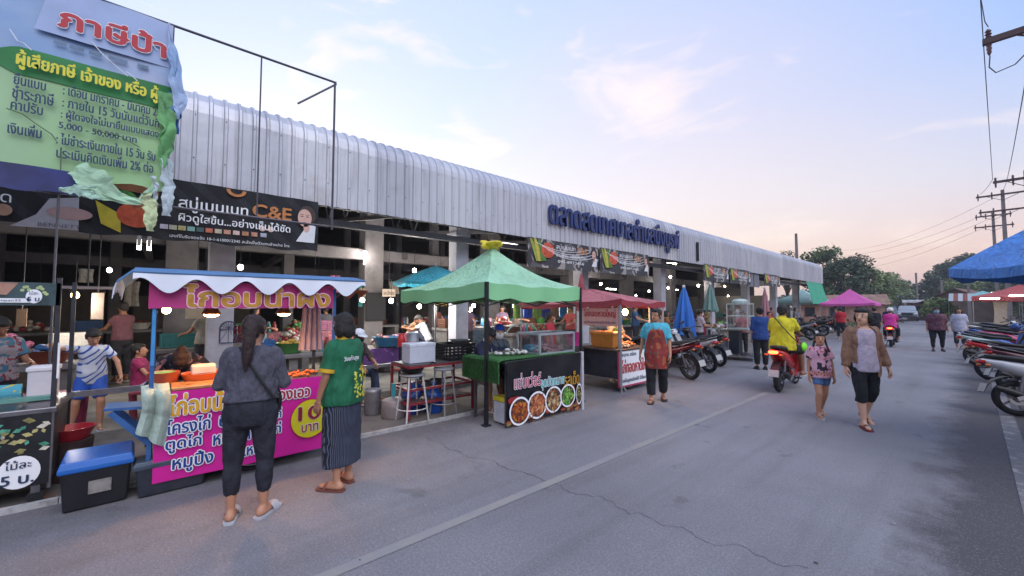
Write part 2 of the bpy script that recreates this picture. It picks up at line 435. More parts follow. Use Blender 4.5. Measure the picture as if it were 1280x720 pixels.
# cracks in the asphalt
crk = M('#2c2a2d', .95, var=.1)
def crack(p, q, amp, n, w):
    mb = MB(); p = V(p); q = V(q); d = (q - p).normalized(); s_ = V((-d.y, d.x)); pts = []
    for i in range(n + 1):
        t = i / n; pts.append(p.lerp(q, t) + s_ * amp * (noise.noise(V((t * 7, p.x, 0))) + .35 * noise.noise(V((t * 31, p.y, 3)))))
    vs = []
    for i, c in enumerate(pts):
        ww = w * (.35 + .9 * abs(noise.noise(V((i * .8, 1, p.x)))))
        vs += [(c.x + s_.x * ww, c.y + s_.y * ww, .0035), (c.x - s_.x * ww, c.y - s_.y * ww, .0035)]
    mb.add(vs, [(2 * i, 2 * i + 1, 2 * i + 3, 2 * i + 2) for i in range(n)], crk); return mb
a, b_ = GR(525, 549), GR(690, 605)
mb = crack((a.x, a.y), (b_.x, b_.y), .1, 60, .0035)
c = GR(1010, 716); mb.merge(crack((b_.x, b_.y), (c.x, c.y), .14, 90, .003))
a, b_ = GR(520, 540), GR(600, 560); mb.merge(crack((a.x, a.y + .2), (-4.2, 2.9), .1, 20, .003))
tag(mb.obj('cracks'), kind='structure')
# sewer and drain slot before the hall floor
mb = MB().box((-6.96, 8, -.001), (.1, 70, .012), mat=M('#1e1c1d', .9)); tag(mb.obj('drain'), kind='structure')

# ---------------------------------------------------------------- market hall
hall = thing('market_hall', 'long open-sided market hall with corrugated grey metal fascia and blue Thai letters', 'building', (-8.5, 15, 0))
def H(mb, name, **k):
    o = mb.obj(name, hall, **k); o.location = (8.5, -15, 0); return o
def cladding():
    m, nt, b = newmat('corrugated_metal'); vec = coord(nt); s = nt.nodes.new('ShaderNodeSeparateXYZ'); nt.links.new(vec, s.inputs[0])
    def mt(op, a, b_):
        n = nt.nodes.new('ShaderNodeMath'); n.operation = op
        for i, v in enumerate((a, b_)):
            if isinstance(v, (int, float)): n.inputs[i].default_value = v
            else: nt.links.new(v, n.inputs[i])
        return n.outputs[0]
    sheet_ = mt('FLOOR', mt('DIVIDE', s.outputs['Y'], .76), 0); wn = nt.nodes.new('ShaderNodeTexWhiteNoise'); wn.noise_dimensions = '1D'; nt.links.new(sheet_, wn.inputs['W'])
    col = ramp(nt, wn.outputs['Value'], [(0, C('#adaeb6')), (.6, C('#bcbcc3')), (1, C('#c4c4c8'))])
    v2 = coord(nt, (1, 7, .35)); n = nd(nt, 'ShaderNodeTexNoise', Scale=1.7, Detail=8.0, Roughness=.65); nt.links.new(v2, n.inputs['Vector'])
    col = mixc(nt, ramp(nt, n.outputs['Fac'], [(.5, K4), (.75, (.55, .55, .55, 1))]), col, C('#77706c'))
    n2 = nd(nt, 'ShaderNodeTexNoise', Scale=.8, Detail=8.0, Roughness=.7); nt.links.new(vec, n2.inputs['Vector'])
    col = mixc(nt, ramp(nt, n2.outputs['Fac'], [(.58, K4), (.72, (.4, .4, .4, 1))]), col, C('#8a7868'))
    nt.links.new(col, b.inputs['Base Color']); b.inputs['Metallic'].default_value = .3; b.inputs['Roughness'].default_value = .42
    n3 = nd(nt, 'ShaderNodeTexNoise', Scale=2.2, Detail=3.0); nt.links.new(vec, n3.inputs['Vector']); bn = nd(nt, 'ShaderNodeBump', Strength=.5, Distance=.03)
    nt.links.new(n3.outputs['Fac'], bn.inputs['Height']); nt.links.new(bn.outputs[0], b.inputs['Normal']); return m
metal = cladding()
Y0, Y1, PER = -9.0, 38.55, .19
prof = [(-7.6, 3.43), (-7.6, 4.0), (-7.6, 4.56)]
for k in range(1, 8):
    t = k / 7 * math.pi / 2; prof.append((-7.6 - .62 * (1 - math.cos(t)), 4.56 + .47 * math.sin(t)))
prof += [(-9.0, 5.1), (-20, 6.9)]
nrm = []
for i in range(len(prof)):
    a = prof[max(0, i - 1)]; b_ = prof[min(len(prof) - 1, i + 1)]; d = V((b_[0] - a[0], 0, b_[1] - a[1])).normalized(); nrm.append(V((d.z, 0, -d.x)))
ys = []
y = Y0
while y < Y1:
    for dy, o_ in ((0, 0), (.118, 0), (.132, .028), (.166, .028), (.18, 0)): ys.append((y + dy, o_))
    y += PER
mb = MB()
rings = [[V((p[0], yy, p[1])) + n_ * oo for p, n_ in zip(prof, nrm)] for yy, oo in ys]
mb.loft(rings, cap=False, close=False, mat=metal)
H(mb, 'fascia', fixn=False)
# far end return of the fascia, rounded
mb = MB()
for k in range(7):
    t0, t1 = k / 7 * math.pi / 2, (k + 1) / 7 * math.pi / 2
    for zi in range(len(prof) - 2):
        pts = []
        for t, zz in ((t0, zi), (t1, zi), (t1, zi + 1), (t0, zi + 1)):
            px, pz = prof[zz]; rr = .5
            pts.append((px - rr * (1 - math.cos(t)), Y1 + rr * math.sin(t), pz))
        mb.poly(pts, metal)
mb.poly([(-8.1, Y1 + .5, 3.43), (-20, Y1 + .5, 3.43), (-20, Y1 + .5, 6.9), (-8.6, Y1 + .5, 5.05), (-8.1, Y1 + .5, 4.56)], metal)
H(mb, 'fascia_end')
mb = MB()   # screws of the cladding
sc_ = M('#33333a', .5)
y = Y0 + .149
while y < 26:
    mb.box((-7.567, y, 3.83 + .02 * math.sin(y * 9)), (.012, .014, .014), mat=sc_); mb.box((-7.567, y, 4.5), (.01, .012, .012), mat=sc_); y += PER * 2
tag(H(mb, 'cladding_screws'), kind='stuff')
mb = MB().box((-14.5, 15, 3.46 + .0), (13, 48, .02), mat=M('#2a2a2f', .9)) if False else MB()
steel = M('#3b3b41', .7, var=.2, scale=3)
dark_inner = M('#2d2b2e', .95, var=.3, scale=1.4)  # dark grey of random tone for the rear roof and walls
for i in range(17):   # trusses under the roof
    y = -7.8 + i * 2.9
    mb.bar((-7.75, y, 3.55), (-20, y, 5.2), .08, .1, steel); mb.bar((-7.75, y, 4.4), (-20, y, 6.6), .08, .1, steel)
    for k in range(8):
        x0 = -7.75 - k * 1.53; x1 = x0 - 1.53 / 2; x2 = x0 - 1.53
        zb = lambda x: 3.55 + (-7.75 - x) / 12.25 * 1.65; zt = lambda x: 4.4 + (-7.75 - x) / 12.25 * 2.2
        mb.bar((x0, y, zt(x0)), (x1, y, zb(x1)), .04, .04, steel); mb.bar((x1, y, zb(x1)), (x2, y, zt(x2)), .04, .04, steel)
H(mb, 'roof_truss')
mb = MB().box((-7.72, 15, 3.5), (.08, 47.4, .12), mat=steel)
for x in (-10, -12.5, -15, -17.5): mb.box((x, 15, 4.3 + (-8 - x) * .18 + .3), (.06, 47.4, .12), mat=steel)
H(mb, 'purlin')
mb = MB().poly([(-20, Y0, 6.85), (-33, Y0, 4.8), (-33, Y1, 4.8), (-20, Y1, 6.85)], dark_inner)
mb.poly([(-33, Y0, 0), (-33, Y1, 0), (-33, Y1, 4.8), (-33, Y0, 4.8)], dark_inner)
mb.poly([(-7.9, Y0, 0), (-33, Y0, 0), (-33, Y0, 5), (-20, Y0, 6.85), (-7.9, Y0, 4.6)], dark_inner)
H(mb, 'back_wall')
# ridge sheet showing over the roof edge
a, b_ = OX(500, 203, -9.4), OX(580, 212, -9.4)
mb = MB().box((-9.6, (a.y + b_.y) / 2, 5.45), (.9, b_.y - a.y, .12), mat=metal); H(mb, 'ridge_cap', bevel=.03)
wp = M('#a8a8b2', .8, var=.1, scale=2.5, dirt=.35, bump=.15)
wpg = M('#77757b', .85, var=.15, scale=2, dirt=.4)
for i, y in enumerate((-4.1, .73, 5.6, 10.42, 15.5, 20.3, 25.05, 30.0, 35.0)):
    mb = MB().box((-8.5, y, 1.85), (.36, .36, 3.7), mat=wp); mb.box((-8.5, y, 3.42), (.44, .44, .1), mat=wp)
    mb.box((-8.5, y, .25), (.42, .42, .36), mat=wpg); H(mb, 'pillar', bevel=.012)
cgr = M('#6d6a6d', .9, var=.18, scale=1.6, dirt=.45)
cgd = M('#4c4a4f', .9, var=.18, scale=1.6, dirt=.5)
for y in (-4.5, .3, 5.13, 10.1, 15, 20, 25, 30):
    mb = MB().box((-13, y, 2.6), (.55, .62, 5.2), mat=cgr); H(mb, 'inner_pillar', bevel=.015)
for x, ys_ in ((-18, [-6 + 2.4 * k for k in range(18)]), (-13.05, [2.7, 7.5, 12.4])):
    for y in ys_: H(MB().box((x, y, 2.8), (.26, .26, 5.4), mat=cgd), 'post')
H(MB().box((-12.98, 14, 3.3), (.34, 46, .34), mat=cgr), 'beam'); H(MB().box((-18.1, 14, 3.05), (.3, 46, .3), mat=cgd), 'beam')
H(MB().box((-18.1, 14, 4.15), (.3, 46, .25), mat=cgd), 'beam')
H(MB().box((-7.95, 14.5, 3.2), (.14, 47, .12), mat=steel), 'beam')
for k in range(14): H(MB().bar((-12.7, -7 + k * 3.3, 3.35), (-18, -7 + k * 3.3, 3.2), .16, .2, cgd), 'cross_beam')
# partition walls at the back with counters
mb = MB()
for k, (y0, y1, h_) in enumerate(((-6, -1.5, 2.3), (-.8, 3, 2.0), (9, 13.5, 2.6), (16, 21, 2.2), (24, 30, 2.5))):
    H(MB().box((-19.2, (y0 + y1) / 2, h_ / 2), (.12, y1 - y0, h_), mat=M('#4a4440', .9, var=.3, scale=1, dirt=.5)), 'partition_wall')
H(MB().box((-21.8, 38.3, 1.35), (21, .14, 2.5), mat=M('#a8a49e', .9, var=.12, scale=1, dirt=.4)), 'end_wall')
H(MB().box((-22.3, 38.3, 4.2), (20, .12, 3.2), mat=M('#5a585c', .8, var=.15)), 'gable_sheet')
# blue cut-out letters
p0, p1 = OX(685, 284, -7.57), OX(847, 313, -7.57)
blue = M('#1c2f66', .45, var=.08)
lt = letters(hall, 'ตลาดสดเทศบาลตำบลบึงบูรพ์', (-7.545, p0.y, 3.66), YR, ZU, w=p1.y - p0.y, h=.98, mat=blue, bold=.02, depth=.06, name='raised_letters')
lt.location = (8.5, -15, 0)
a = OX(872, 303, -7.55)
mb = MB().box((-7.55, a.y, 3.95), (.04, .16, .8), mat=M('#191a22', .8)); H(mb, 'broken_panel')
# green shade net at the far end
mb = MB().grid(lambda u, v: (-7.62 + .35 * v + .03 * math.sin(u * 14) * v, 34.0 + u * 4.4, 3.44 - v * 1.6), 20, 8, M('#3f9a7c', .8, var=.12, scale=3), .01)
tag(mb.obj('shade_cloth'), 'green shade cloth hanging from the far end of the hall fascia', 'awning')
# folded steel shutters between the far banners
for y0, y1 in ((23.3, 24.3),):
    mb = MB().box((-7.7, 23.9, 3.05), (.05, 1.7, .72), mat=M('#6f6f78', .7, var=.1)); mb.box((-7.67, 23.9, 3.05), (.02, .05, .72), mat=steel)
    H(mb, 'vent_panel')
# ---------------------------------------------------------------- people
def basis(d, ref=V((0, 1, 0))):
    d = d.normalized(); a = ref - d * ref.dot(d)
    if a.length < .15: a = V((0, 0, 1)) - d * d.z
    if a.length < .15: a = V((1, 0, 0)) - d * d.x
    a.normalize(); return d.cross(a), a, d          # side, forward, along
class Blob:
    def __init__(s): s.mb = MB()
    def ring(s, c, ax, ay, rx, ry, n=14): return [V(c) + ax * rx * math.cos(2 * math.pi * k / n) + ay * ry * math.sin(2 * math.pi * k / n) for k in range(n)]
    def cone(s, p, q, r0, r1, ends=(1, 1), flat=1.0, ref=V((0, 1, 0))):
        p = V(p); q = V(q); ax, ay, d = basis(q - p, ref)
        s.mb.loft([s.ring(p, ax, ay, r0 * flat, r0), s.ring(q, ax, ay, r1 * flat, r1)])
        if ends[0]: s.mb.ball(p, r0 * .995 if flat == 1 else (r0 * min(flat, 1),) * 3, 12)
        if ends[1]: s.mb.ball(q, r1 * .995 if flat == 1 else (r1 * min(flat, 1),) * 3, 12)
        return s
    def ball(s, c, r, rot=None): s.mb.ball(c, r, 14, rot=rot); return s
    def rings(s, rs): s.mb.loft(rs); return s
    def bake(s, vox, smooth=4, wr=0, wf=9, post=None):
        me = s.mb.mesh('tmp')
        bm = bmesh.new(); bm.from_mesh(me); bmesh.ops.recalc_face_normals(bm, faces=bm.faces[:]); bm.to_mesh(me); bm.free()
        o = bpy.data.objects.new('tmp', me); BAKE.objects.link(o)
        m = o.modifiers.new('r', 'REMESH'); m.mode = 'VOXEL'; m.voxel_size = vox; m.adaptivity = 0
        if smooth: q = o.modifiers.new('s', 'SMOOTH'); q.factor = .5; q.iterations = smooth
        r = evald(o)
        bpy.data.objects.remove(o); bpy.data.meshes.remove(me)
        for p in r.polygons: p.use_smooth = True
        if wr:
            ns = [v.normal.copy() for v in r.vertices]
            for v, n in zip(r.vertices, ns):
                c = v.co; t = noise.noise(V((c.x * wf, c.y * wf + 1.5 * math.sin(c.z * 7), c.z * wf * .8))) + .5 * noise.noise(V((c.x * wf * 2.3, c.y * wf * 2.3, c.z * wf * 1.1 + 5)))
                v.co = c + n * t * wr
        if post: post(r)
        return r
SK = dict(tan='#b07e62', fair='#cc9f84', brown='#875a42')
def skin(k): return M(SK[k], .55, var=.06, scale=5)
hairm = M('#17120f', .62, var=.35, scale=60, bump=.5)
hairb = M('#2a1814', .62, var=.35, scale=60, bump=.5)
def linkobj(me, name, parent, mat):
    if mat is not None:
        me.materials.clear(); me.materials.append(mat)
    o = bpy.data.objects.new(name, me); COL.objects.link(o)
    if parent: o.parent = parent
    return o
_hands = {}
def hand(curl, vox):      # right hand hanging: fingers -z, palm towards -x, thumb +y; 0.18 long
    if (curl, vox) in _hands: return _hands[(curl, vox)]
    b = Blob()
    b.cone((0, 0, .02), (0, 0, -.02), .021, .022, flat=1)
    for y in (-.026, -.009, .009, .026): b.cone((0, y * .6, -.01), (-.002, y, -.085), .0145, .0115)
    for i, (y, L) in enumerate(((.029, .07), (.0095, .08), (-.0095, .073), (-.028, .058))):
        p = V((-.002, y, -.088)); a = math.radians(curl * .55 + i * 3)
        for k, (f_, r) in enumerate(((.45, .0088), (.3, .0078), (.25, .0068))):
            d = V((-math.sin(a), 0, -math.cos(a))); q = p + d * L * f_; b.cone(p, q, r, r * .92); p = q; a += math.radians(curl * .8 + 6)
    p = V((-.006, .022, -.018)); q = V((-.016, .048, -.052)); b.cone(p, q, .0135, .0105)
    q2 = q + V((-.01 - curl * .0003, .006 - curl * .0003, -.03)); b.cone(q, q2, .0098, .0085); b.cone(q2, q2 + V((-.008, -.003, -.022)), .0084, .007)
    me = b.bake(vox, 1); _hands[(curl, vox)] = me; return me
def appendmesh(bm, me, mat4, mi):
    o = len(bm.verts); vs = [bm.verts.new(mat4 @ v.co) for v in me.vertices]
    flip = mat4.to_3x3().determinant() < 0
    for p in me.polygons:
        idx = [vs[i] for i in p.vertices]
        if flip: idx.reverse()
        try:
            f = bm.faces.new(idx); f.material_index = mi; f.smooth = True
        except ValueError: pass
def person(label, loc, face, h=1.6, arms=None, legs=None, lean=0, head=(0, 0), top=None, bottom=None, hair='short', shoes='sandal',
           shoemat=None, skn='tan', group=None, vox=.013, pelvis=None, build=1.0, side=0, hairmat=None, headk=1.0, extra=None, curl=20, name='person', cat='person', lift=0, twist=0, feet=(0, 0)):
    """face = direction the person faces in the world (x, y); local frame: +y forward, +x right"""
    h = h * .967; hk = h; K = h
    arms = arms or (((.16, .02, -1), (.06, .16, -1)), ((-.16, .02, -1), (-.06, .16, -1)))
    legs = legs or (((.03, .02, -1), (0, -.02, -1)), ((-.03, .02, -1), (0, -.02, -1)))
    top = top or {}; bottom = bottom or {}
    thigh, shin = .245 * K, .245 * K
    foot_h = .042 * K
    n_ = lambda v: V(v).normalized()
    P = V((0, 0, 0)); hips = [P + V((s * .052 * K * build, 0, -.02 * K)) for s in (1, -1)]
    knees = [hips[i] + n_(legs[i][0]) * thigh for i in (0, 1)]
    ank = [knees[i] + n_(legs[i][1]) * shin for i in (0, 1)]
    low = min(a.z for a in ank) - foot_h - .012
    base = -low if pelvis is None else pelvis
    base += lift
    up = V((math.sin(R(side)), math.sin(R(lean)), math.cos(R(lean)))).normalized()
    tw = R(twist); rgt = V((math.cos(tw), math.sin(tw), 0)); rgt = (rgt - up * rgt.dot(up)).normalized(); fwd = up.cross(rgt)
    S = lambda a, b=0, c=0: P + up * a * K + fwd * b * K + rgt * c * K      # spine point
    sh = [S(.272, -.005, s * .092 * (.45 + .55 * build)) for s in (1, -1)]
    el = [sh[i] + n_(arms[i][0]) * .17 * K for i in (0, 1)]
    wr_ = [el[i] + n_(arms[i][1]) * .15 * K for i in (0, 1)]
    nk = S(.325, .0); hd = S(.388, .012)
    hy, hp = R(head[0]), R(head[1])
    hfwd = (fwd * math.cos(hy) - rgt * math.sin(hy)); hfwd = (hfwd * math.cos(hp) + up * math.sin(hp)).normalized()
    hr = hfwd.cross(up).normalized(); hup = hr.cross(hfwd)
    if lean > 30:
        hfwd = (hfwd * .8 + V((0, 0, -.2)) + V((0, .3, 0))).normalized(); hr = hfwd.cross(up).normalized(); hup = hr.cross(hfwd)
    HM = Matrix((hr, hfwd, hup)).transposed()
    headk = headk * 1.08
    hs = K * headk if h > 1.4 else K * headk * (1 + (1.4 - h) * .45)
    HP = lambda x, y, z: hd + HM @ V((x * hs, y * hs, z * hs))
    B = Blob(); b_ = build
    tr = [(-.06, .07, .055), (-.03, .096, .066), (.03, .1, .07), (.09, .085, .062), (.15, .09, .066), (.21, .1, .068), (.255, .1, .06), (.285, .082, .05), (.303, .05, .038)]
    B.rings([B.ring(S(z, (.0 if z > 0 else -.008)), rgt, fwd, rx * b_ * K, ry * (b_ ** 1.3) * K) for z, rx, ry in tr])
    for i in (0, 1):
        B.cone(hips[i], knees[i], .055 * K * b_, .034 * K * (b_ ** .5)); mid = knees[i].lerp(ank[i], .3); mid += V((0, -.012 * K, 0)) if pelvis is None else V((0, 0, -.006))
        B.cone(knees[i], mid, .033 * K, .035 * K); B.cone(mid, ank[i], .034 * K, .019 * K)
        B.cone(sh[i], el[i], .0285 * K * b_, .022 * K * (b_ ** .5)); B.cone(el[i], wr_[i], .0235 * K, .0155 * K)
        ft = R(feet[i] if feet else 0); fd = V((math.sin(ft) + (.12 if i == 0 else -.12), 1, 0)).normalized()
        if pelvis is None and legs[i][1][1] < -.45: fd = (fd + V((0, 0, -.6))).normalized()
        hl = ank[i] + V((0, 0, -.022 * K)) - fd * .026 * K; to = ank[i] + V((0, 0, -.03 * K)) + fd * .1 * K
        B.cone(ank[i], hl, .02 * K, .02 * K); B.cone(hl + V((0, 0, -.002 * K)), to, .019 * K, .0135 * K, flat=1.35, ref=V((0, 0, 1))); B.cone(ank[i], to - fd * .03 * K, .019 * K, .014 * K)
    B.cone(S(.29), hd + HM @ V((0, -.012 * K, -.02 * K)), .034 * K, .032 * K)
    B.ball(HP(0, -.008, .012), (.045 * hs, .056 * hs, .056 * hs), HM); B.ball(HP(0, .008, -.025), (.035 * hs, .04 * hs, .043 * hs), HM)
    B.ball(HP(0, .03, -.048), (.018 * hs, .014 * hs, .014 * hs), HM)
    B.cone(HP(0, .047, .012), HP(0, .059, -.012), .005 * hs, .0085 * hs)
    for s in (1, -1): B.ball(HP(s * .047, -.006, -.004), (.006 * hs, .012 * hs, .018 * hs), HM)
    body = B.bake(vox * (.8 if h < 1.4 else 1), 2)
    sm = skin(skn); body.materials.clear()
    for m in (sm, M('#f0ece6', .3, var=0), M('#120c0a', .4, var=.1), M('#8e4238', .5, var=.05)): body.materials.append(m)
    bm = bmesh.new(); bm.from_mesh(body)
    hv = .004 if vox < .016 else .0065
    for i, s in enumerate((1, -1)):
        d = (wr_[i] - el[i]).normalized(); ref = V((0, 1, .25)) if abs(d.y) < .75 else V((-s * .75, 0, .8))
        t = ref - d * ref.dot(d); t.normalize(); xx = t.cross(-d).normalized()
        m4 = Matrix((xx, t, -d)).transposed().to_4x4()
        # the canonical palm looks to -x: for the left hand mirror it
        sc = h / 1.62 * (1.05 if h < 1.4 else 1.0)
        m4 = Matrix.Translation(wr_[i]) @ m4 @ Matrix.Diagonal((s * sc, sc, sc, 1))
        appendmesh(bm, hand(curl if not isinstance(curl, tuple) else curl[i], hv), m4, 0)
    def ell(c, r, mi):
        t = MB(); t.ball(c, tuple(q * hs for q in r), 8, rot=HM)
        vv = [bm.verts.new(v) for v in t.v]
        for f in t.f:
            if len(set(f)) > 2:
                try: q = bm.faces.new([vv[k] for k in f]); q.material_index = mi; q.smooth = True
                except ValueError: pass
    for s in (1, -1):
        ell(HP(s * .0185, .0405, .008), (.0085, .006, .003), 1); ell(HP(s * .0185, .0448, .008), (.0048, .003, .0032), 2)
        ell(HP(s * .0195, .0415, .0205), (.011, .0045, .0013), 2)
    ell(HP(0, .0455, -.03), (.0125, .0045, .003), 3)
    bm.to_mesh(body); bm.free()
    root = thing(name, label, cat, (loc[0], loc[1], loc[2] if len(loc) > 2 else 0), math.atan2(-face[0], face[1]), group)
    bo = linkobj(body, 'body', root, None); bo.location.z = base
    parts = [bo]
    def part(me, nm, mat): o = linkobj(me, nm, root, mat); o.location.z = base; parts.append(o); return o
    # ---- hair
    if hair:
        Hb = Blob(); hm = hairmat or hairm; r = lambda *a: tuple(x * hs for x in a)
        Hb.ball(HP(0, -.018, .02), r(.0495, .054, .056), HM)
        if hair != 'bald':
            Hb.ball(HP(0, .010, .044), r(.041, .038, .026), HM); Hb.ball(HP(0, -.034, -.012), r(.038, .03, .036), HM)
        if hair == 'bob':
            for s in (1, -1): Hb.ball(HP(s * .043, -.016, -.02), r(.018, .034, .048), HM)
            Hb.ball(HP(0, -.042, -.02), r(.046, .026, .055), HM)
        if hair in ('pony', 'long'):
            p = HP(0, -.066, .045); Hb.ball(p, r(.022, .02, .02), HM)
            pts = [p, HP(.006, -.092, .015), HP(.004, -.088, -.05), HP(0, -.078, -.115), HP(.003, -.07, -.16)]
            if hair == 'long': pts = [HP(.0, -.06, .05), HP(.012, -.085, .0), HP(.01, -.088, -.06), HP(.005, -.08, -.13), HP(0, -.075, -.185)]
            rr = [.02, .028, .029, .024, .008]
            for k in range(4): Hb.cone(pts[k], pts[k + 1], rr[k] * hs, rr[k + 1] * hs, flat=.9)
        if hair == 'braid':
            for s in (1, -1):
                for k in range(7): Hb.ball(HP(s * (.045 + .004 * k), -.01 + .004 * k, -.01 - .018 * k), .0115 * hs)
        if hair == 'crop':
            for s in (1, -1): Hb.ball(HP(s * .044, -.012, -.004), r(.014, .032, .04), HM)
            Hb.ball(HP(0, -.044, -.008), r(.044, .026, .046), HM); Hb.ball(HP(.014, .03, .046), r(.03, .02, .016), HM)
        if hair == 'bun': Hb.ball(HP(0, -.068, .035), r(.026, .022, .026), HM)
        if hair in ('short', 'bob', 'pony', 'long', 'braid', 'bun'):
            for s in (1, -1): Hb.ball(HP(s * .041, -.008, .012), r(.0105, .028, .034), HM)
            Hb.ball(HP(.006, .03, .05), r(.03, .014, .012), HM)
        part(Hb.bake(vox * .7, 2, wr=.005, wf=34), 'hair', hm)
    # ---- trousers / skirt
    if bottom:
        Bb = Blob(); k = bottom.get('kind', 'trousers'); g = bottom.get('loose', .012); L = bottom.get('len', .92)
        rs = [(-.105, .05, .045), (-.085, .085, .07), (-.05, .1, .078), (-.02, .104, .077), (.02, .1, .072), (.06, .09, .066), (.085, .086, .063)]
        gz = lambda z: g * .8 if z < 0 else (.007 if z < .05 else .003)
        Bb.rings([Bb.ring(S(z, -.004), rgt, fwd, rx * b_ * K + gz(z), ry * (b_ ** 1.3) * K + gz(z)) for z, rx, ry in rs])
        if k == 'skirt':
            zb = bottom.get('drop', .3); 
            c0 = S(.05); c1 = (knees[0] + knees[1]) / 2
            for t0, t1 in ((0, .5), (.5, 1)): pass
            axr = V((1, 0, 0)); ayf = V((0, 1, 0))
            sp_ = (knees[0] - knees[1]).length / 2
            c2 = c0.lerp((ank[0] + ank[1]) / 2, L)
            Bb.rings([Bb.ring(c0, axr, ayf, .1 * b_ * K, .075 * b_ * K), Bb.ring(c0.lerp(c1, .5), axr, ayf, .112 * b_ * K + sp_ * .2, .088 * b_ * K), Bb.ring(c1, axr, ayf, .1 * K + sp_ * .5, .08 * K), Bb.ring(c2, axr, ayf, .1 * K + sp_ * .5, .078 * K)])
        else:
            for i in (0, 1):
                Bb.cone(hips[i], knees[i] if L > .52 else hips[i].lerp(knees[i], L / .52), .057 * K * b_ + g, .037 * K * (b_ ** .5) + g, ends=(1, 1 if L > .52 else 0))
                if L > .52:
                    t = (L - .52) / .48; e = knees[i].lerp(ank[i], t); mid = knees[i].lerp(ank[i], .3) + (V((0, -.012 * K, 0)) if pelvis is None else V((0, 0, -.006)))
                    if t > .35: Bb.cone(knees[i], mid, .035 * K + g, .037 * K + g); Bb.cone(mid, e, .037 * K + g, (.037 - (t - .3) / .7 * .016) * K + g + bottom.get('flare', 0), ends=(1, 0))
                    else: Bb.cone(knees[i], knees[i].lerp(mid, t / .3), .035 * K + g, .036 * K + g + bottom.get('flare', 0), ends=(1, 0))
        part(Bb.bake(vox, 2, wr=bottom.get('wr', .009), wf=11), k, bottom['mat'])
    # ---- top
    if top:
        Tb = Blob(); g = top.get('loose', .012); z0 = top.get('hem', -.04); gg = g
        rs = [(z, rx, ry) for z, rx, ry in ((-.12, .1, .08), (-.07, .103, .08), (-.03, .106, .077), (.03, .102, .073), (.09, .091, .067), (.15, .093, .069), (.21, .102, .071), (.255, .102, .063), (.288, .082, .052), (.305, .052, .04), (.312, .04, .036)) if z >= z0 - .02]
        if z0 < -.1 and False: pass
        if top.get('open'):      # open jacket: a thick shell round back and sides
            a0 = R(top['open']); mb = MB(); nn = 26
            def fn(u, v):
                t = v * (len(rs) - 1); i = min(int(t), len(rs) - 2); w = t - i
                z, rx, ry = [rs[i][q] * (1 - w) + rs[i + 1][q] * w for q in range(3)]
                an = math.pi / 2 + a0 + u * (2 * math.pi - 2 * a0)
                fl = .004 * math.sin(u * 20 + z * 30)
                return S(z) + rgt * (rx * b_ * K + g + fl) * math.cos(an) + fwd * (ry * (b_ ** 1.3) * K + g + fl) * math.sin(an)
            mb.grid(fn, nn, 14, None, .014)
            Tb.mb.merge(mb)
        else:
            Tb.rings([Tb.ring(S(z, .0), rgt, fwd, rx * b_ * K + g * .9 + (.012 if z < .1 else 0), ry * (b_ ** 1.3) * K + g * .9 + (.014 if z < .1 else 0)) for z, rx, ry in rs])
        sl = top.get('sleeve', .3)
        for i in (0, 1):
            if sl <= 0: break
            a = sh[i]; rr = .0295 * K * b_ + g * .7
            if sl <= .53: e = a.lerp(el[i], sl / .53); Tb.cone(a, e, rr, rr * .93 + top.get('flare', .004), ends=(1, 0))
            else: e = el[i].lerp(wr_[i], (sl - .53) / .47); Tb.cone(a, el[i], rr, .024 * K + g); Tb.cone(el[i], e, .026 * K + g, .02 * K + g, ends=(1, 0))
            if i in top.get('cuff_on', (0, 1)) and top.get('cuff'):
                pass
        part(Tb.bake(vox if not top.get('open') else min(vox, .011), 2, wr=top.get('wr', .011), wf=9), top.get('name', 'shirt'), top['mat'])
        if top.get('collar'):
            Cb = MB(); Cb.loft([[S(z) + rgt * rx * K * math.cos(t) + fwd * ry * K * math.sin(t) for t in [2 * math.pi * q / 16 for q in range(16)]] for z, rx, ry in ((.298, .058, .05), (.318, .044, .042), (.33, .04, .04), (.33, .034, .034), (.3, .034, .034))], cap=False)
            o = sob(Cb, 'collar', root, top['collar']); o.location.z = base; o.parent = root
        if top.get('cuff'):
            for i in (0, 1):
                e = sh[i].lerp(el[i], sl / .53); d = (el[i] - sh[i]).normalized(); Cb = MB(); rr = .0295 * K * b_ + g * .7 + .007
                Cb.tube([e - d * .028, e + d * .004], rr, 14, cap=False); Cb.tube([e + d * .004, e + d * .0045], [rr, rr * .6], 14, cap=False); o = sob(Cb, 'cuff', root, top['cuff']); o.location.z = base
        # ---- apron
        if top.get('apron'):
            ap = top['apron']; g2 = g + .014; arc = R(ap.get('arc', 74)); g2 += .012; zb, zt = ap.get('bottom', -.2), ap.get('top', .24)
            def fa(u, v):
                z = zb + (zt - zb) * v
                zz = max(-.12, min(.3, z)); pr = [(-.12, .1, .08), (-.03, .106, .077), (.03, .102, .073), (.09, .091, .067), (.15, .093, .069), (.21, .102, .071), (.3, .07, .047)]
                for q in range(len(pr) - 1):
                    if pr[q][0] <= zz <= pr[q + 1][0]: w = (zz - pr[q][0]) / (pr[q + 1][0] - pr[q][0]); rx = pr[q][1] * (1 - w) + pr[q + 1][1] * w; ry = pr[q][2] * (1 - w) + pr[q + 1][2] * w
                ar = arc * (1 if v < .62 else 1 - (v - .62) / .38 * .55) * (1 if v > .08 else .8 + v * 2.5)
                an = math.pi / 2 + (u - .5) * 2 * ar; fl = .006 * math.sin(u * 17 + z * 9)
                return S(z, 0) + rgt * (rx * b_ * K + g2 + fl) * math.cos(an) + fwd * (ry * (b_ ** 1.3) * K + g2 + fl + (.01 if z < 0 else 0)) * math.sin(an)
            mb = MB().grid(fa, 18, 22, ap['mat'], .006); o = sob(mb, 'apron', root); o.location.z = base
            mb = MB()
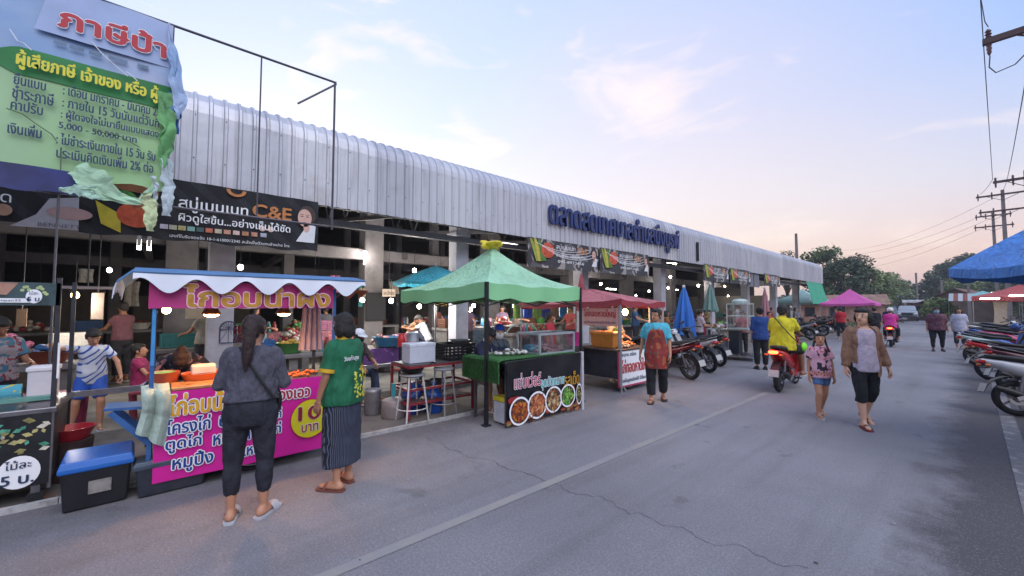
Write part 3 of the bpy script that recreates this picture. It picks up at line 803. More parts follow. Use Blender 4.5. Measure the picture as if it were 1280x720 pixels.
            for s in (1, -1): mb.tube([S(zt, .06, s * .028) + fwd * g2, S(.3, .035, s * .045), S(.335, -.02, s * .035), S(.335, -.042, 0)], .007, 6, ap.get('strap', ap['mat']))
            o = sob(mb, 'apron_strap', root); o.location.z = base
    # ---- shoes
    if shoes:
        shm = shoemat or M('#b9b2aa', .7)
        for i in (0, 1):
            ft = R(feet[i] if feet else 0); fd = V((math.sin(ft) + (.12 if i == 0 else -.12), 1, 0)).normalized()
            if pelvis is None and legs[i][1][1] < -.45: fd = (fd + V((0, 0, -.6))).normalized()
            sd = fd.cross(V((0, 0, 1))).normalized(); u_ = sd.cross(fd); c = ank[i] - u_ * .042 * K
            mb = MB(); out = []
            for t, w in ((-.052, .012), (-.045, .022), (-.02, .027), (.03, .027), (.07, .033), (.1, .031), (.12, .02), (.125, .008)): out.append((t * K, w * K))
            loop = [c + fd * t + sd * w for t, w in out] + [c + fd * t - sd * w for t, w in reversed(out)]
            mb.poly([p - u_ * .012 for p in loop], shm, u_ * .016)
            if shoes == 'shoe':
                mb.loft([[c + fd * t * K + sd * w * K * math.cos(a) + u_ * (hh * K * max(0, math.sin(a)) + .004) for a in [2 * math.pi * q / 12 for q in range(12)]] for t, w, hh in ((-.05, .015, .05), (-.02, .027, .06), (.03, .028, .05), (.08, .032, .03), (.118, .016, .018))], mat=shm)
            else:
                mb.loft([[c + fd * t * K + sd * .034 * K * math.cos(a) + u_ * (.035 * K * math.sin(a) + .002) for a in [math.pi * q / 10 for q in range(11)]] for t in ((.035, .085) if shoes == 'slide' else (.05, .066))], cap=False, close=False, mat=bottom.get('strapmat', shm) if False else shm)
            o = sob(mb, 'shoe' if shoes == 'shoe' else 'sandal', root); o.location.z = base
    info = dict(root=root, base=base, S=S, HP=HP, HM=HM, hs=hs, K=K, sh=sh, el=el, wr=wr_, rgt=rgt, fwd=fwd, up=up, ank=ank, knees=knees)
    if extra: extra(info)
    return info
def headpart(I, mb, name, mat=None):
    o = sob(mb, name, I['root'], mat); o.location.z = I['base']; return o
def mask(I, mat=None):
    HP, hs = I['HP'], I['hs']
    def fn(u, v):
        an = (u - .5) * 2.3; z = -.058 + v * .06
        r = .056 - .016 * abs(v - .55) * 2
        return HP(math.sin(an) * (.047 - .01 * (1 - v)), .0 + math.cos(an) * r + .004, z)
    headpart(I, MB().grid(fn, 12, 6, mat or M('#e6e6ea', .8, var=.03), .003), 'face_mask')
def cap(I, m1, m2=None, brim=True):
    HP, hs = I['HP'], I['hs']; mb = MB()
    rings = []
    for k in range(7):
        t = k / 6 * math.pi / 2
        rings.append([HP(.056 * math.cos(t) * math.cos(a), -.008 + .064 * math.cos(t) * math.sin(a), .03 + .052 * math.sin(t)) for a in [2 * math.pi * q / 20 for q in range(20)]])
    mb.loft(rings, mat=m1)
    if brim:
        def fn(u, v):
            a = math.pi * (.15 + .7 * u); return HP(.052 * math.cos(a) * (1 + v * .15), (.05 + v * .055) * math.sin(a) + .0, .032 - v * .012)
        mb.grid(fn, 10, 4, m2 or m1, .004)
    headpart(I, mb, 'cap')
def glasses(I):
    HP = I['HP']; mb = MB()
    for s in (1, -1):
        mb.tube([HP(s * .0195 + .014 * math.cos(a), .054, .008 + .010 * math.sin(a)) for a in [2 * math.pi * q / 12 for q in range(13)]], .0016, 5, M('#2a2020', .4))
        mb.tube([HP(s * .033, .052, .01), HP(s * .048, -.005, .008)], .0016, 5)
    mb.tube([HP(-.006, .055, .01), HP(.006, .055, .01)], .0016, 5); headpart(I, mb, 'glasses')
# ---------------------------------------------------------------- motorbikes
rubber = M('#15151a', .75, var=.2, scale=20); chrome = M('#a8a8ae', .3, metal=.9, var=.05); alu = M('#77777d', .4, metal=.7, var=.1)
blackp = M('#1a1a1e', .5, var=.15, scale=12, dirt=.15); seatm = M('#1b1a1c', .6, var=.2, scale=18); platem = M('#a8a8a6', .5, var=.04)
redl = M('#a01410', .25, var=.05); amber = M('#c06a18', .3, var=.05); glassl = M('#b8bcc2', .15, var=.03)
def lofty(mb, secs, mat, n=12, pw=2.6):   # sections (y, z, halfwidth, halfheight) along the bike
    rings = []
    for y, z, a, b in secs:
        ring = []
        for k in range(n):
            t = 2 * math.pi * k / n; c, s_ = math.cos(t), math.sin(t)
            ring.append(V((a * math.copysign(abs(c) ** (2 / pw), c), y, z + b * math.copysign(abs(s_) ** (2 / pw), s_))))
        rings.append(ring)
    mb.loft(rings, mat=mat); return mb
def setmat(o, mat):
    o.material_slots[0].link = 'OBJECT'; o.material_slots[0].material = mat
def wheel(root, y, r, name='wheel', w=.042, spokes=5, spokem=alu):
    mb = MB(); prof = []
    for k in range(13):
        t = 2 * math.pi * k / 12; prof.append((r - .045 + .045 * math.cos(t), w * math.sin(t)))
    mb.lathe(prof, 32, (0, y, r), rubber, 'X', cap=False); w_ = sob(mb, name, root)
    mb = MB().lathe([(r - .06, .03), (r - .085, .026), (r - .085, -.026), (r - .06, -.03), (r - .06, .03)], 32, (0, y, r), spokem, 'X', cap=False)
    mb.lathe([(.0, .045), (.04, .045), (.04, -.045), (0, -.045)], 12, (0, y, r), spokem, 'X', cap=False)
    for k in range(spokes):
        a = 2 * math.pi * k / spokes; d = V((0, math.cos(a), math.sin(a))); c = V((0, y, r)); mb.bar(c + d * .03, c + d * (r - .07), .022 if spokes < 9 else .006, .03 if spokes < 9 else .006, spokem)
    mb.lathe([(.06, .05), (.1, .05), (.1, .053), (.06, .053), (.06, .05)], 20, (0, y, r), chrome, 'X', cap=False)
    o = sob(mb, 'rim', w_); return w_
def make_bike(label, col, scooter=False, lit=False):
    t = thing('motorbike', label, 'motorbike', (0, 0, 0), 0)
    paint = M(col, .25, var=.04, scale=3, dirt=.08)
    r = .285 if not scooter else .255; ry, fy = -.6, .65
    wheel(t, ry, r, spokes=5 if scooter else 6); wheel(t, fy, r, spokes=5 if scooter else 6)
    mb = MB()
    if scooter:
        lofty(mb, [(.12, .42, .06, .1), (-.05, .5, .13, .14), (-.25, .58, .15, .15), (-.5, .66, .145, .12), (-.75, .74, .11, .07), (-.93, .79, .05, .03)], paint)
        lofty(mb, [(.5, .3, .05, .05), (.3, .26, .14, .06), (-.05, .28, .15, .07), (-.2, .36, .12, .08)], paint)
    else:
        lofty(mb, [(.2, .46, .05, .07), (.05, .52, .085, .09), (-.2, .6, .11, .1), (-.5, .68, .12, .08), (-.75, .76, .095, .055), (-.95, .83, .035, .025)], paint)
    b_ = sob(mb, 'rear_fairing', t)
    mb = MB()   # leg shield wrapped round the frame
    def ls(u, v):
        x = (u - .5) * 2; z = .3 + v * .58; w = (.2 if scooter else .17) * (1 - .3 * abs(v - .55))
        return (x * w, .42 - .12 * (1 - v) * (0 if scooter else 1) + v * .08 - abs(x) ** 2 * .07, z)
    mb.grid(ls, 14, 10, paint, .018); sob(mb, 'leg_shield', t)
    mb = MB(); lofty(mb, [(.38, .93, .06, .04), (.45, .95, .13, .075), (.54, .93, .12, .08), (.62, .9, .07, .05)], paint); sob(mb, 'front_cowl', t)
    mb = MB(); lofty(mb, [(.6, .9, .075, .05), (.635, .895, .06, .04), (.645, .89, .03, .02)], glassl); sob(mb, 'headlight', t)
    mb = MB(); lofty(mb, [(.12, .72 if not scooter else .68, .07, .03), (0, .76 if not scooter else .74, .12, .04), (-.3, .78, .13, .045), (-.45, .81, .13, .05), (-.75, .85, .1, .04), (-.86, .86, .06, .02)], seatm); sob(mb, 'seat', t)
    mb = MB()
    for s in (1, -1):
        mb.tube([(0, .42, .98), (s * .12, .4, 1.0), (s * .22, .36, 1.02), (s * .27, .32, 1.0)], .012, 8, blackp)
        mb.tube([(s * .25, .335, 1.008), (s * .36, .27, .985)], .018, 8, rubber)
        mb.tube([(s * .24, .36, 1.0), (s * .34, .33, .98)], .005, 6, alu)
    sob(mb, 'handlebar', t)
    for s in (1, -1):
        mb = MB().tube([(s * .2, .36, 1.02), (s * .23, .38, 1.12), (s * .26, .37, 1.16)], .005, 6, blackp); mb.ball((s * .27, .355, 1.18), (.055, .012, .035), 10, blackp); sob(mb, 'mirror', t)
    mb = MB()
    for s in (1, -1):
        mb.tube([(s * .055, .5, .72), (s * .07, fy, r)], .02, 8, alu); mb.tube([(s * .085, ry, r), (s * .1, -.52, .66)], [.028, .018], 8, alu)
        mb.tube([(s * .08, ry, r), (s * .09, -.1, .3)], .022, 8, blackp)
    mb.tube([(0, .43, .95), (0, .5, .7)], .03, 8, blackp)
    mb.tube([(0, .44, .8), (0, .25, .5), (0, 0, .42), (0, -.3, .5)], .035, 8, blackp); sob(mb, 'frame', t)
    mb = MB(); mb.lathe([(.0, .13), (.1, .12), (.12, .05), (.12, -.05), (.1, -.12), (0, -.13)], 14, (0, -.02, .3), alu, 'X', cap=False)
    mb.lathe([(.07, 0), (.075, .02), (.06, .03), (.075, .04), (.06, .06), (.075, .08), (.05, .16), (.05, .2)], 12, (0, .05, .32), blackp, 'Y'); mb.box((.02, -.18, .36), (.16, .2, .14), mat=blackp)
    sob(mb, 'engine', t)
    mb = MB().tube([(.1, .15, .3), (.14, .1, .17), (.15, -.1, .17), (.15, -.3, .2)], .018, 8, chrome); mb.tube([(.15, -.3, .2), (.155, -.34, .21), (.16, -.75, .36), (.16, -.86, .4)], [.02, .045, .05, .03], 12, blackp)
    mb.box((.205, -.55, .3), (.012, .26, .05), rx=.36, mat=chrome); sob(mb, 'exhaust', t)
    mb = MB(); pts = []
    def ff(u, v):
        a = R(20) + u * R(125); x = (v - .5) * 2; rr = r + .03 - abs(x) ** 2 * .02
        return (x * .06, fy + rr * math.cos(a), r + rr * math.sin(a))
    mb.grid(ff, 14, 6, paint, .006); sob(mb, 'front_fender', t)
    mb = MB()
    def rf(u, v):
        a = R(75) + u * R(95); x = (v - .5) * 2; rr = r + .05 + u * .05
        return (x * .065, ry + rr * math.cos(a), r + rr * math.sin(a))
    mb.grid(rf, 14, 4, blackp, .006); fd = sob(mb, 'rear_fender', t)
    mb = MB().box((0, ry - r - .085, r + .13), (.165, .008, .13), rx=-.35, mat=platem)
    pl = mb.obj('number_plate', t); mb = MB()
    for k, x in enumerate((-.06, -.02, .02, .06)): mb.box((x * .8, ry - r - .09, r + .12), (.015, .006, .035), rx=-.35, mat=M('#34343a', .7))
    mb = MB(); lofty(mb, [(-.9, .77, .08, .035), (-.96, .77, .07, .03), (-.98, .77, .04, .015)], M('#ff3a1c', emit=6) if lit else redl); sob(mb, 'tail_light', t)
    for s in (1, -1):
        mb = MB().ball((s * .12, -.9, .72), (.035, .03, .02), 8, amber); sob(mb, 'turn_signal', t)
    mb = MB().tube([(-.1, -.05, .25), (-.2, -.12, .02)], .012, 6, blackp).box((-.2, -.12, .008), (.05, .04, .012), mat=blackp); sob(mb, 'kick_stand', t)
    mb = MB()
    for s in (1, -1): mb.tube([(0, .0, .22), (s * .24, .0, .22)], .014, 6, rubber); mb.tube([(0, -.4, .32), (s * .2, -.42, .34)], .012, 6, rubber)
    sob(mb, 'foot_peg', t)
    if not scooter:
        mb = MB().tube([(.09, -.5, .78), (.1, -.75, .84), (.05, -.92, .9), (-.05, -.92, .9), (-.1, -.75, .84), (-.09, -.5, .78)], .011, 7, chrome); sob(mb, 'grab_rail', t)
    return t
bikeA = make_bike('dark red motorbike parked tail out behind the woman in the red apron', '#6e1420')
bikeB = make_bike('x', '#b01a22', scooter=True)
PARTC = ('rear_fairing', 'leg_shield', 'front_cowl', 'front_fender')
import re
def put_bike(proto, x, y, rz, label, col, group=None, tilt=8, first=False):
    b = proto if first else dup(proto)
    b.location = (x, y, 0); b.rotation_euler = (0, R(-tilt), rz); b['label'] = label
    if group: b['group'] = group
    m = M(col, .25, var=.04, scale=3, dirt=.08)
    for ch in kids(b):
        if ch.name.split('.')[0] in PARTC: setmat(ch, m)
    return b
# rear wheel stands at (x, y) seen in the photo: shift the bike origin .6 forward of it
def park(proto, wx, wy, ang, *a, **k):
    rz = R(ang); return put_bike(proto, wx - math.sin(rz) * .6, wy + math.cos(rz) * .6, rz, *a, **k)
GL, GR_ = 'motorbikes parked in front of the hall', 'motorbikes parked in a row on the right of the road'
park(bikeA, -4.15, 8.85, 72, 'dark red motorbike parked tail out behind the woman in the red apron', '#5c1220', GL, first=True)
park(bikeA, -4.3, 10.15, 68, 'white and silver motorbike, second from the apron woman in the row before the hall', '#b9bcc2', GL)
park(bikeA, -4.55, 11.4, 66, 'dark grey motorbike, third from the apron woman, nearest the glass food stall', '#303238', GL)
park(bikeA, -5.6, 9.5, 110, 'black motorbike parked deeper in beside the closed blue umbrella', '#17171b', GL)
# right row, tails to the road
park(bikeB, .38, 9.55, -68, 'grey white scooter nearest the camera at the right edge of the photo', '#b3b5bb', GR_, tilt=6, first=True)
park(bikeA, .5, 11.6, -70, 'dark maroon motorbike, second nearest in the right-hand row', '#4a0f24', GR_)
park(bikeA, .25, 13.6, -72, 'bright red motorbike, third nearest in the right-hand row', '#c4141c', GR_)
park(bikeA, .05, 16.9, -72, 'silver green motorbike with long pale tail beyond the bright red one', '#a8bab4', GR_)
cl = [('#2c5fae', 'blue'), ('#b02a5c', 'pink'), ('#c9ccd2', 'pearl white'), ('#1d4f9a', 'deep blue'), ('#26262a', 'black'), ('#8d2230', 'wine red'), ('#d4d4cf', 'cream'), ('#22426e', 'navy')]
wh = ['just past the silver green one', 'fourth bike beyond the bright red one', 'beside the navy-shirted man', 'under the far end of the row', 'near the red far canopy', 'deep in the row by the far canopy', 'last but one of the row', 'last in the row']
for i, (c_, n_) in enumerate(cl):
    park(bikeA if i % 3 == 0 else bikeB, .1 + .35 * ((i * 7) % 3), 18.4 + i * 1.45 + .3 * ((i * 5) % 3), -62 - (i * 11) % 28, f'{n_} motorbike in the right-hand row, {wh[i]}', c_, GR_)
yl = dup(bikeB); put_bike(yl, 2.15, 13.3, R(-100), 'yellow and teal scooter behind the red motorbikes in the right-hand row', '#c9c78a', GR_, first=True)
for i, (x, y, c_, w_) in enumerate(((2.6, 16.5, '#a01c2c', 'red'), (2.9, 19, '#9a2a5a', 'rose'), (2.7, 21.2, '#a9adb5', 'silver'), (2.8, 24.0, '#5a1530', 'maroon'), (3.2, 27, '#d0d0d2', 'white'))):
    put_bike(dup(bikeA), x, y, R(80 + 8 * i), f'{w_} motorbike parked in the second rank on the right, {["nearest", "second", "third", "fourth", "farthest"][i]} of that rank', c_, 'motorbikes in the second rank on the right', first=True)
# far left cluster beside the end of the hall
for i, (px_, py_, s_, c_, w_) in enumerate(((1015, 419, 22, '#1c1c20', 'black'), (1038, 415, 21, '#2a2a30', 'dark grey'), (1000, 424, 25, '#b5b7bd', 'silver'), (1028, 407, 15, '#303038', 'charcoal'), (990, 411, 18, '#8e1a20', 'red'))):
    g_ = GR(px_, py_); put_bike(dup(bikeA), g_.x, g_.y, R((75, 95, 60, 85, 70)[i]), f'{w_} motorbike before the far end of the hall, {["left of the tan-jacketed woman", "close behind her shoulder", "right of the yellow rider", "farthest back", "at the end pillar"][i]}', c_, 'motorbikes parked at the far end of the hall', first=True)
# ridden scooters
g_ = GR(974, 490)
redscoot = make_bike('red scooter with its tail light on, ridden by the man in the yellow polo shirt', '#a5141c', scooter=True, lit=True)
RZ = R(2)
SC = V((g_.x - math.sin(RZ) * .6, g_.y + math.cos(RZ) * .6, 0)); redscoot.location = SC; redscoot.rotation_euler = (0, 0, RZ)
g_ = GR(1113, 434); RZ2 = R(2); PC = V((g_.x, g_.y + .6, 0)); pk = dup(redscoot, PC, RZ2, 'dark scooter with glowing tail light ridden away by the person in pink')
for ch in kids(pk):
    if ch.name.split('.')[0] in PARTC: setmat(ch, M('#2a2a30', .25, var=.04))
ride_arms = (((.22, .5, -.8), (-.02, 1, -.12)), ((-.22, .5, -.8), (.02, 1, -.12)))
ride_legs = (((.3, 1, -.28), (.05, .05, -1)), ((-.3, 1, -.28), (-.05, .05, -1)))
def fwdv(rz): return (-math.sin(rz), math.cos(rz))
fx, fy_ = fwdv(RZ)
def strapx(I, q=1):
    S0, K = I['S'], I['K']; S = lambda a, b=0, c=0: S0(a, b * q, c * q); pts = [(.3, -.03, -.05), (.285, -.07, -.03), (.2, -.085, .02), (.1, -.083, .08), (.05, -.06, .11), (.06, 0, .12)]
    mb = MB().tube([S(a, b, c) for a, b, c in pts] + [S(.1, .085, .07), S(.22, .085, -.02), S(.3, .03, -.05)], .011, 6, M('#1c1c1e', .7)); headpart(I, mb, 'bag_strap')
person('man in a yellow polo shirt with a black cross strap riding the red scooter away', (SC.x - fx * .28, SC.y - fy_ * .28, 0), fwdv(RZ), 1.72, arms=ride_arms, legs=ride_legs, lean=6, pelvis=.88, build=1.18,
       top=dict(mat=M('#c9bd1e', .8, var=.06, scale=6, sheen=1.3), sleeve=.4, hem=-.08, collar=M('#c2b61c', .8), name='polo_shirt'), bottom=dict(mat=M('#17181c', .85), len=.55, kind='shorts'), hair='short', skn='brown', extra=lambda I: strapx(I, 1.32), curl=60)
mb = MB().ball((0, 0, 0), (.05, .16, .09), 12, M('#7ddc2a', .6)); o = sob(mb, 'carrier_bag'); o.location = (SC.x + .27, SC.y + .1, .82); o.rotation_euler = (0, 0, RZ)
tag(o, 'lime green bag at the right hip of the yellow-shirted rider', 'bag')
fx, fy_ = fwdv(RZ2)
def helm(I, col='#d8d4cc', nm='helmet'):
    HP, hs = I['HP'], I['hs']; mb = MB().ball(HP(0, -.008, .03), (.066 * hs, .075 * hs, .062 * hs), 14, M(col, .3), rot=I['HM']); headpart(I, mb, nm)
person('person in a bright pink shirt and pale helmet riding the far scooter away', (PC.x, PC.y - .28, 0), fwdv(RZ2), 1.6, arms=ride_arms, legs=ride_legs, lean=5, pelvis=.85, build=1.1, vox=.02,
       top=dict(mat=M('#c32f86', .8), sleeve=.5, hem=-.06), bottom=dict(mat=M('#22232a', .85), len=.9), extra=helm)
# ---------------------------------------------------------------- far pickup truck
def pickup(label, x, y, rz, col):
    t = thing('pickup_truck', label, 'pickup truck', (x, y, 0), rz); p = M(col, .3, var=.05, dirt=.1); g = M('#15191f', .15, var=.03)
    mb = MB(); lofty(mb, [(2.5, .75, .8, .25), (2.3, .8, .88, .35), (1.2, .85, .9, .38), (.9, .85, .9, .38), (-2.5, .85, .9, .35)], p, 20, 6); sob(mb, 'body', t)
    mb = MB(); lofty(mb, [(1.25, 1.2, .78, .05), (.55, 1.45, .72, .3), (-.7, 1.48, .72, .3), (-1.2, 1.25, .76, .1)], p, 20, 6); sob(mb, 'cabin', t)
    mb = MB().poly([(-.66, 1.16, 1.24), (.66, 1.16, 1.24), (.58, .63, 1.66), (-.58, .63, 1.66)], g); mb.obj('windscreen', t)
    mb = MB().box((0, 2.53, .82), (.9, .06, .28), mat=M('#2a2c30', .5)); mb.obj('grille', t, bevel=.02)
    for s in (1, -1):
        mb = MB().ball((s * .66, 2.48, .85), (.18, .08, .1), 10, M('#dcdcd8', .2, var=.02)); sob(mb, 'headlight', t)
        for yy in (1.6, -1.5): mb = MB().lathe([(0, .1), (.34, .1), (.37, 0), (.34, -.1), (0, -.1)], 20, (s * .8, yy, .37), rubber, 'X', cap=False); w_ = sob(mb, 'wheel', t); sob(MB().lathe([(0, .12), (.2, .115), (.22, .1), (.2, -.12), (0, -.12)], 14, (s * .8, yy, .37), alu, 'X', cap=False), 'rim', w_)
    mb = MB().box((0, 2.6, .52), (1.6, .12, .22), mat=M('#3a3c40', .5)); mb.obj('bumper', t, bevel=.03)
g_ = DP(1134, 392, 10.5)
pickup('silver pickup truck coming towards the camera on the far road', g_.x, g_.y, math.atan2(g_.x, -g_.y), '#8e939b')
# ---------------------------------------------------------------- billboard and its frame (plane x = -6.2)
galv = M('#55535a', .5, metal=.5, var=.12); white_p = M('#d9d9dc', .7, var=.04)
bf = thing('steel_scaffold', 'empty grey steel tube frame beside the torn tax billboard', 'frame', (-6.25, 0, 0))
def F_(pts, r=.016, nm='tube'): MB().tube([(x + 6.25, y, z) for x, y, z in pts], r, 7, galv).obj(nm, bf)
F_([(-6.25, -2.4, 5.02), (-6.25, 1.88, 5.02)]); F_([(-6.25, -2.4, 2.8), (-6.25, 1.82, 2.8)]); F_([(-6.25, 1.86, 2.76), (-6.25, 1.86, 5.02)])
F_([(-6.25, .9, 3.0), (-6.25, .9, 5.02)], .01); F_([(-6.25, .9, 2.8), (-6.25, .9, 3.02)], .01); F_([(-6.25, -.02, 2.8), (-6.25, -.02, 5.02)], .013)
F_([(-6.25, 1.88, 5.0), (-6.25, 1.36, 4.52)], .014); F_([(-6.25, -.87, 0), (-6.25, -.87, 2.85)], .011); F_([(-6.25, -1.02, 2.8), (-6.25, -1.02, 5.0)], .014); 
F_([(-6.25, -.05, 2.8), (-7.6, -.05, 3.5)], .012)
bb = thing('billboard', 'torn pale green and blue tax notice billboard with Thai lettering', 'billboard', (-6.2, 0, 0))
def bo(mb, name, **k): o = mb.obj(name, bb, **k); o.location = (6.2, 0, 0); return o
def fold(y, z): return .035 * noise.noise(V((y * 2.2, z * 1.4, 1))) + (.1 * max(0, y + .25) * math.sin(z * 6) if y > -.25 else 0)
XB = -6.2
def bsheet(y0, y1, zt, zb, mat, name, off=0, nu=26, nv=20, zf=None):
    def fn(u, v):
        y = y0 + (y1 - y0) * u; a = zt(y) if callable(zt) else zt; b = zb(y) if callable(zb) else zb; z = a + (b - a) * v
        return (XB + fold(y, z) + off, y, z)
    return bo(MB().grid(fn, nu, nv, mat, -.004), name)
def skym():
    m, nt, b = newmat('printed_sky'); vec = coord(nt)
    n = nd(nt, 'ShaderNodeTexNoise', Scale=1.2, Detail=6.0); nt.links.new(vec, n.inputs['Vector'])
    nt.links.new(ramp(nt, n.outputs['Fac'], [(.38, C('#7d9cc4')), (.5, C('#93aacb')), (.62, C('#a8b3d0'))]), b.inputs['Base Color']); b.inputs['Roughness'].default_value = .55; return m
def greenm():
    m, nt, b = newmat('printed_green'); vec = coord(nt)
    n = nd(nt, 'ShaderNodeTexNoise', Scale=1.6, Detail=5.0); nt.links.new(vec, n.inputs['Vector']); s = nt.nodes.new('ShaderNodeSeparateXYZ'); nt.links.new(vec, s.inputs[0])
    mr = nt.nodes.new('ShaderNodeMapRange'); nt.links.new(s.outputs['Y'], mr.inputs[0]); mr.inputs['From Min'].default_value = -2; mr.inputs['From Max'].default_value = .1
    c = mixc(nt, mr.outputs[0], C('#92b28c'), C('#8bb874')); c = mixc(nt, ramp(nt, n.outputs['Fac'], [(.35, (.3, .3, .3, 1)), (.7, K4)]), c, C('#a3bfa0'))
    nt.links.new(c, b.inputs['Base Color']); b.inputs['Roughness'].default_value = .55; return m
skyp, grn = skym(), greenm(); dgreen = M('#1f7a3a', .55, var=.1, scale=2); purple = M('#2f3672', .6, var=.25, scale=1.5); torn = M('#a9b6ba', .8, var=.15, scale=4)
edge = lambda y: 2.98 + .06 * noise.noise(V((y * 5, 0, 0))) - (.0 if y > -.62 else 0)
bsheet(-2.6, -.02, 5.0, 4.1, skyp, 'printed_sky')
bsheet(-2.6, -.02, 4.12, edge, grn, 'printed_panel', .002)
bt = lambda y: 4.13 - .0 * y if y > -1.34 else 4.13
mb = MB(); N = 30; pts = []
bsheet(-1.33, -.02, lambda y: 4.22 - max(0, -1.2 - y) * .6, lambda y: 3.94 + max(0, -1.2 - y) * .5, dgreen, 'printed_band', .012)
bsheet(-2.6, -.72, lambda y: 3.03, lambda y: 2.78 + .03 * noise.noise(V((y * 4, 3, 0))), purple, 'printed_base', .004)
navy = M('#1d3556', .6, var=.03); yel = M('#d4cc3c', .6, var=.03); red = M('#b02c38', .6, var=.05); wht = M('#e4e6ea', .6, var=.02)
L = lambda s, px, py, px2, py2, mat, **k: None
def BL(s, u0, u1, z, h, mat, **k):       # one printed line, its foot at height z
    X = XB + .05; p = OX(u0, 60, X).y; q = OX(u1, 60, X).y
    o = letters(bb, s, (X + k.pop('off', 0), p, z), YR, ZU, w=q - p, h=h, mat=mat, **k); o.location = (6.2, 0, 0)
BL('ภาษีป้า', 72, 207, 4.53, .24, red, bold=.012, outline=wht, ow=.016, off=.008)
BL('ผู้เสียภาษี เจ้าของ หรือ ผู้เ', 22, 205, 3.97, .2, yel, bold=.005, outline=dgreen, ow=.004, off=.005)
for s, u0, u1, z, h in (('ยื่นแบบ', 20, 60, 3.81, .12), ('ชำระภาษี', 19, 71, 3.67, .13), ('ค่าปรับ', 18, 58, 3.55, .12), ('เงินเพิ่ม', 16, 58, 3.31, .125),
                       (': เดือน มกราคม - มีนาคม 2', 82, 199, 3.82, .11), (': ภายใน 15 วันนับแต่วันที่', 82, 203, 3.69, .115), (': ผู้ใดจงใจไม่มายื่นแบบแสดง', 81, 203, 3.545, .12), ('5,000 - 50,000 บาท', 79, 176, 3.45, .075),
                       (': ไม่ชำระเงินภายใน 15 วัน รับ', 77, 200, 3.29, .12), ('ประเมินคิดเงินเพิ่ม 2% ต่อ', 78, 198, 3.145, .125)):
    BL(s, u0, u1, z, h, navy, bold=.0025)
def strip(pts, w, mat, name, th=.006):      # torn strips of vinyl
    mb = MB(); pts = [V(p) for p in pts]; n = len(pts) - 1
    ws = w if isinstance(w, (list, tuple)) else [w] * len(pts)
    def fn(u, v):
        t = u * n; i = min(int(t), n - 1); q = pts[i].lerp(pts[i + 1], t - i); ww = ws[i] * (1 - t + i) + ws[i + 1] * (t - i)
        d = (pts[i + 1] - pts[i]).normalized(); s = d.cross(V((1, 0, 0))).normalized()
        ww *= .75 + .6 * noise.noise(V((u * 9, (v > .5) * 5, len(name)))) + .25; k_ = noise.noise(V((u * 5, v * 2.2, pts[0].z * 3)))
        return q + s * (v - .5) * ww + V((.04 * abs(k_) + .006 * abs(noise.noise(V((u * 12, v * 5, 1)))), .03 * k_, 0))
    mb.grid(fn, 40, 10, mat, .003); return bo(mb, name)
Q = lambda u, v, dx=0: OX(u, v, XB) + V((dx, 0, 0))
strip([Q(211, 34, .07), Q(218, 80, .09), Q(224, 130, .09), Q(222, 152, .07)], [.03, .1, .13, .05], skyp, 'loose_flap')
strip([Q(216, 118, .03), Q(219, 140, .05), Q(221, 168, .0)], [.06, .14, .03], M('#3f6fb0', .6), 'loose_flap')
strip([Q(206, 118, .05), Q(210, 160, .08), Q(208, 190, .06), Q(203, 212, .05)], [.12, .16, .13, .05], M('#5a9458', .6, var=.5, scale=3), 'loose_flap')
strip([Q(207, 200, .06), Q(211, 230, .05), Q(209, 250, .08), Q(208, 271, .06)], [.1, .12, .1, .08], torn, 'loose_flap')
strip([Q(95, 212, .05), Q(112, 222, .09), Q(128, 236, .1), Q(150, 250, .08), Q(178, 255, .07), Q(195, 232, .06)], [.16, .28, .24, .12, .07, .05], M('#9dc0a0', .8, var=.2, scale=4), 'loose_flap')
strip([Q(74, 239, .07), Q(100, 240, .09), Q(125, 244, .08)], [.02, .12, .14], M('#a3c4b2', .8, var=.2), 'loose_flap')
strip([Q(183, 243, .08), Q(188, 262, .08), Q(187, 290, .07)], [.1, .12, .06], M('#c2cfa0', .8, var=.3, scale=6), 'loose_flap')
strip([Q(192, 222, .06), Q(196, 240, .07), Q(194, 260, .05)], [.05, .04, .05], torn, 'loose_flap')
for pts in ([(14, 40), (24, 55), (32, 58), (41, 66)], [(115, 55), (130, 72), (146, 86), (160, 98)], [(158, 92), (166, 98), (172, 104)], [(183, 50), (197, 66)], [(10, 138), (30, 145), (48, 158), (66, 170), (72, 178)], [(118, 165), (150, 172), (175, 186)], [(78, 190), (77, 214)]):
    mb = MB().tube([OX(u, v, XB) + V((.058, 0, 0)) for u, v in pts], .005, 4, wht if pts[0][1] < 100 else M('#5d6f52', .8)); bo(mb, 'tear')
mb = MB()
for u0, v0, u1, v1, c in ((62, 18, 214, 92, 0),): 
    pass
p = OX(62, 44, XB); q = OX(206, 84, XB)
mb.poly([(XB + .036, p.y - .1, 4.44), (XB + .036, -.03, 4.44), (XB + .036, -.03, 4.96), (XB + .036, p.y, 4.96)], M('#9aacd0', .6, var=.08, scale=2)); bo(mb, 'pasted_sheet')
mb = MB()
for u0, v0, u1 in ((68, 53, 84), (88, 60, 106), (112, 67, 128), (136, 73, 160), (172, 83, 186)):
    p = OX(u0, v0, XB); q = OX(u1, v0, XB); mb.box((XB + .04, (p.y + q.y) / 2, p.z), (.006, q.y - p.y, .035), mat=M('#6a7f98', .7))
bo(mb, 'worn_lettering')
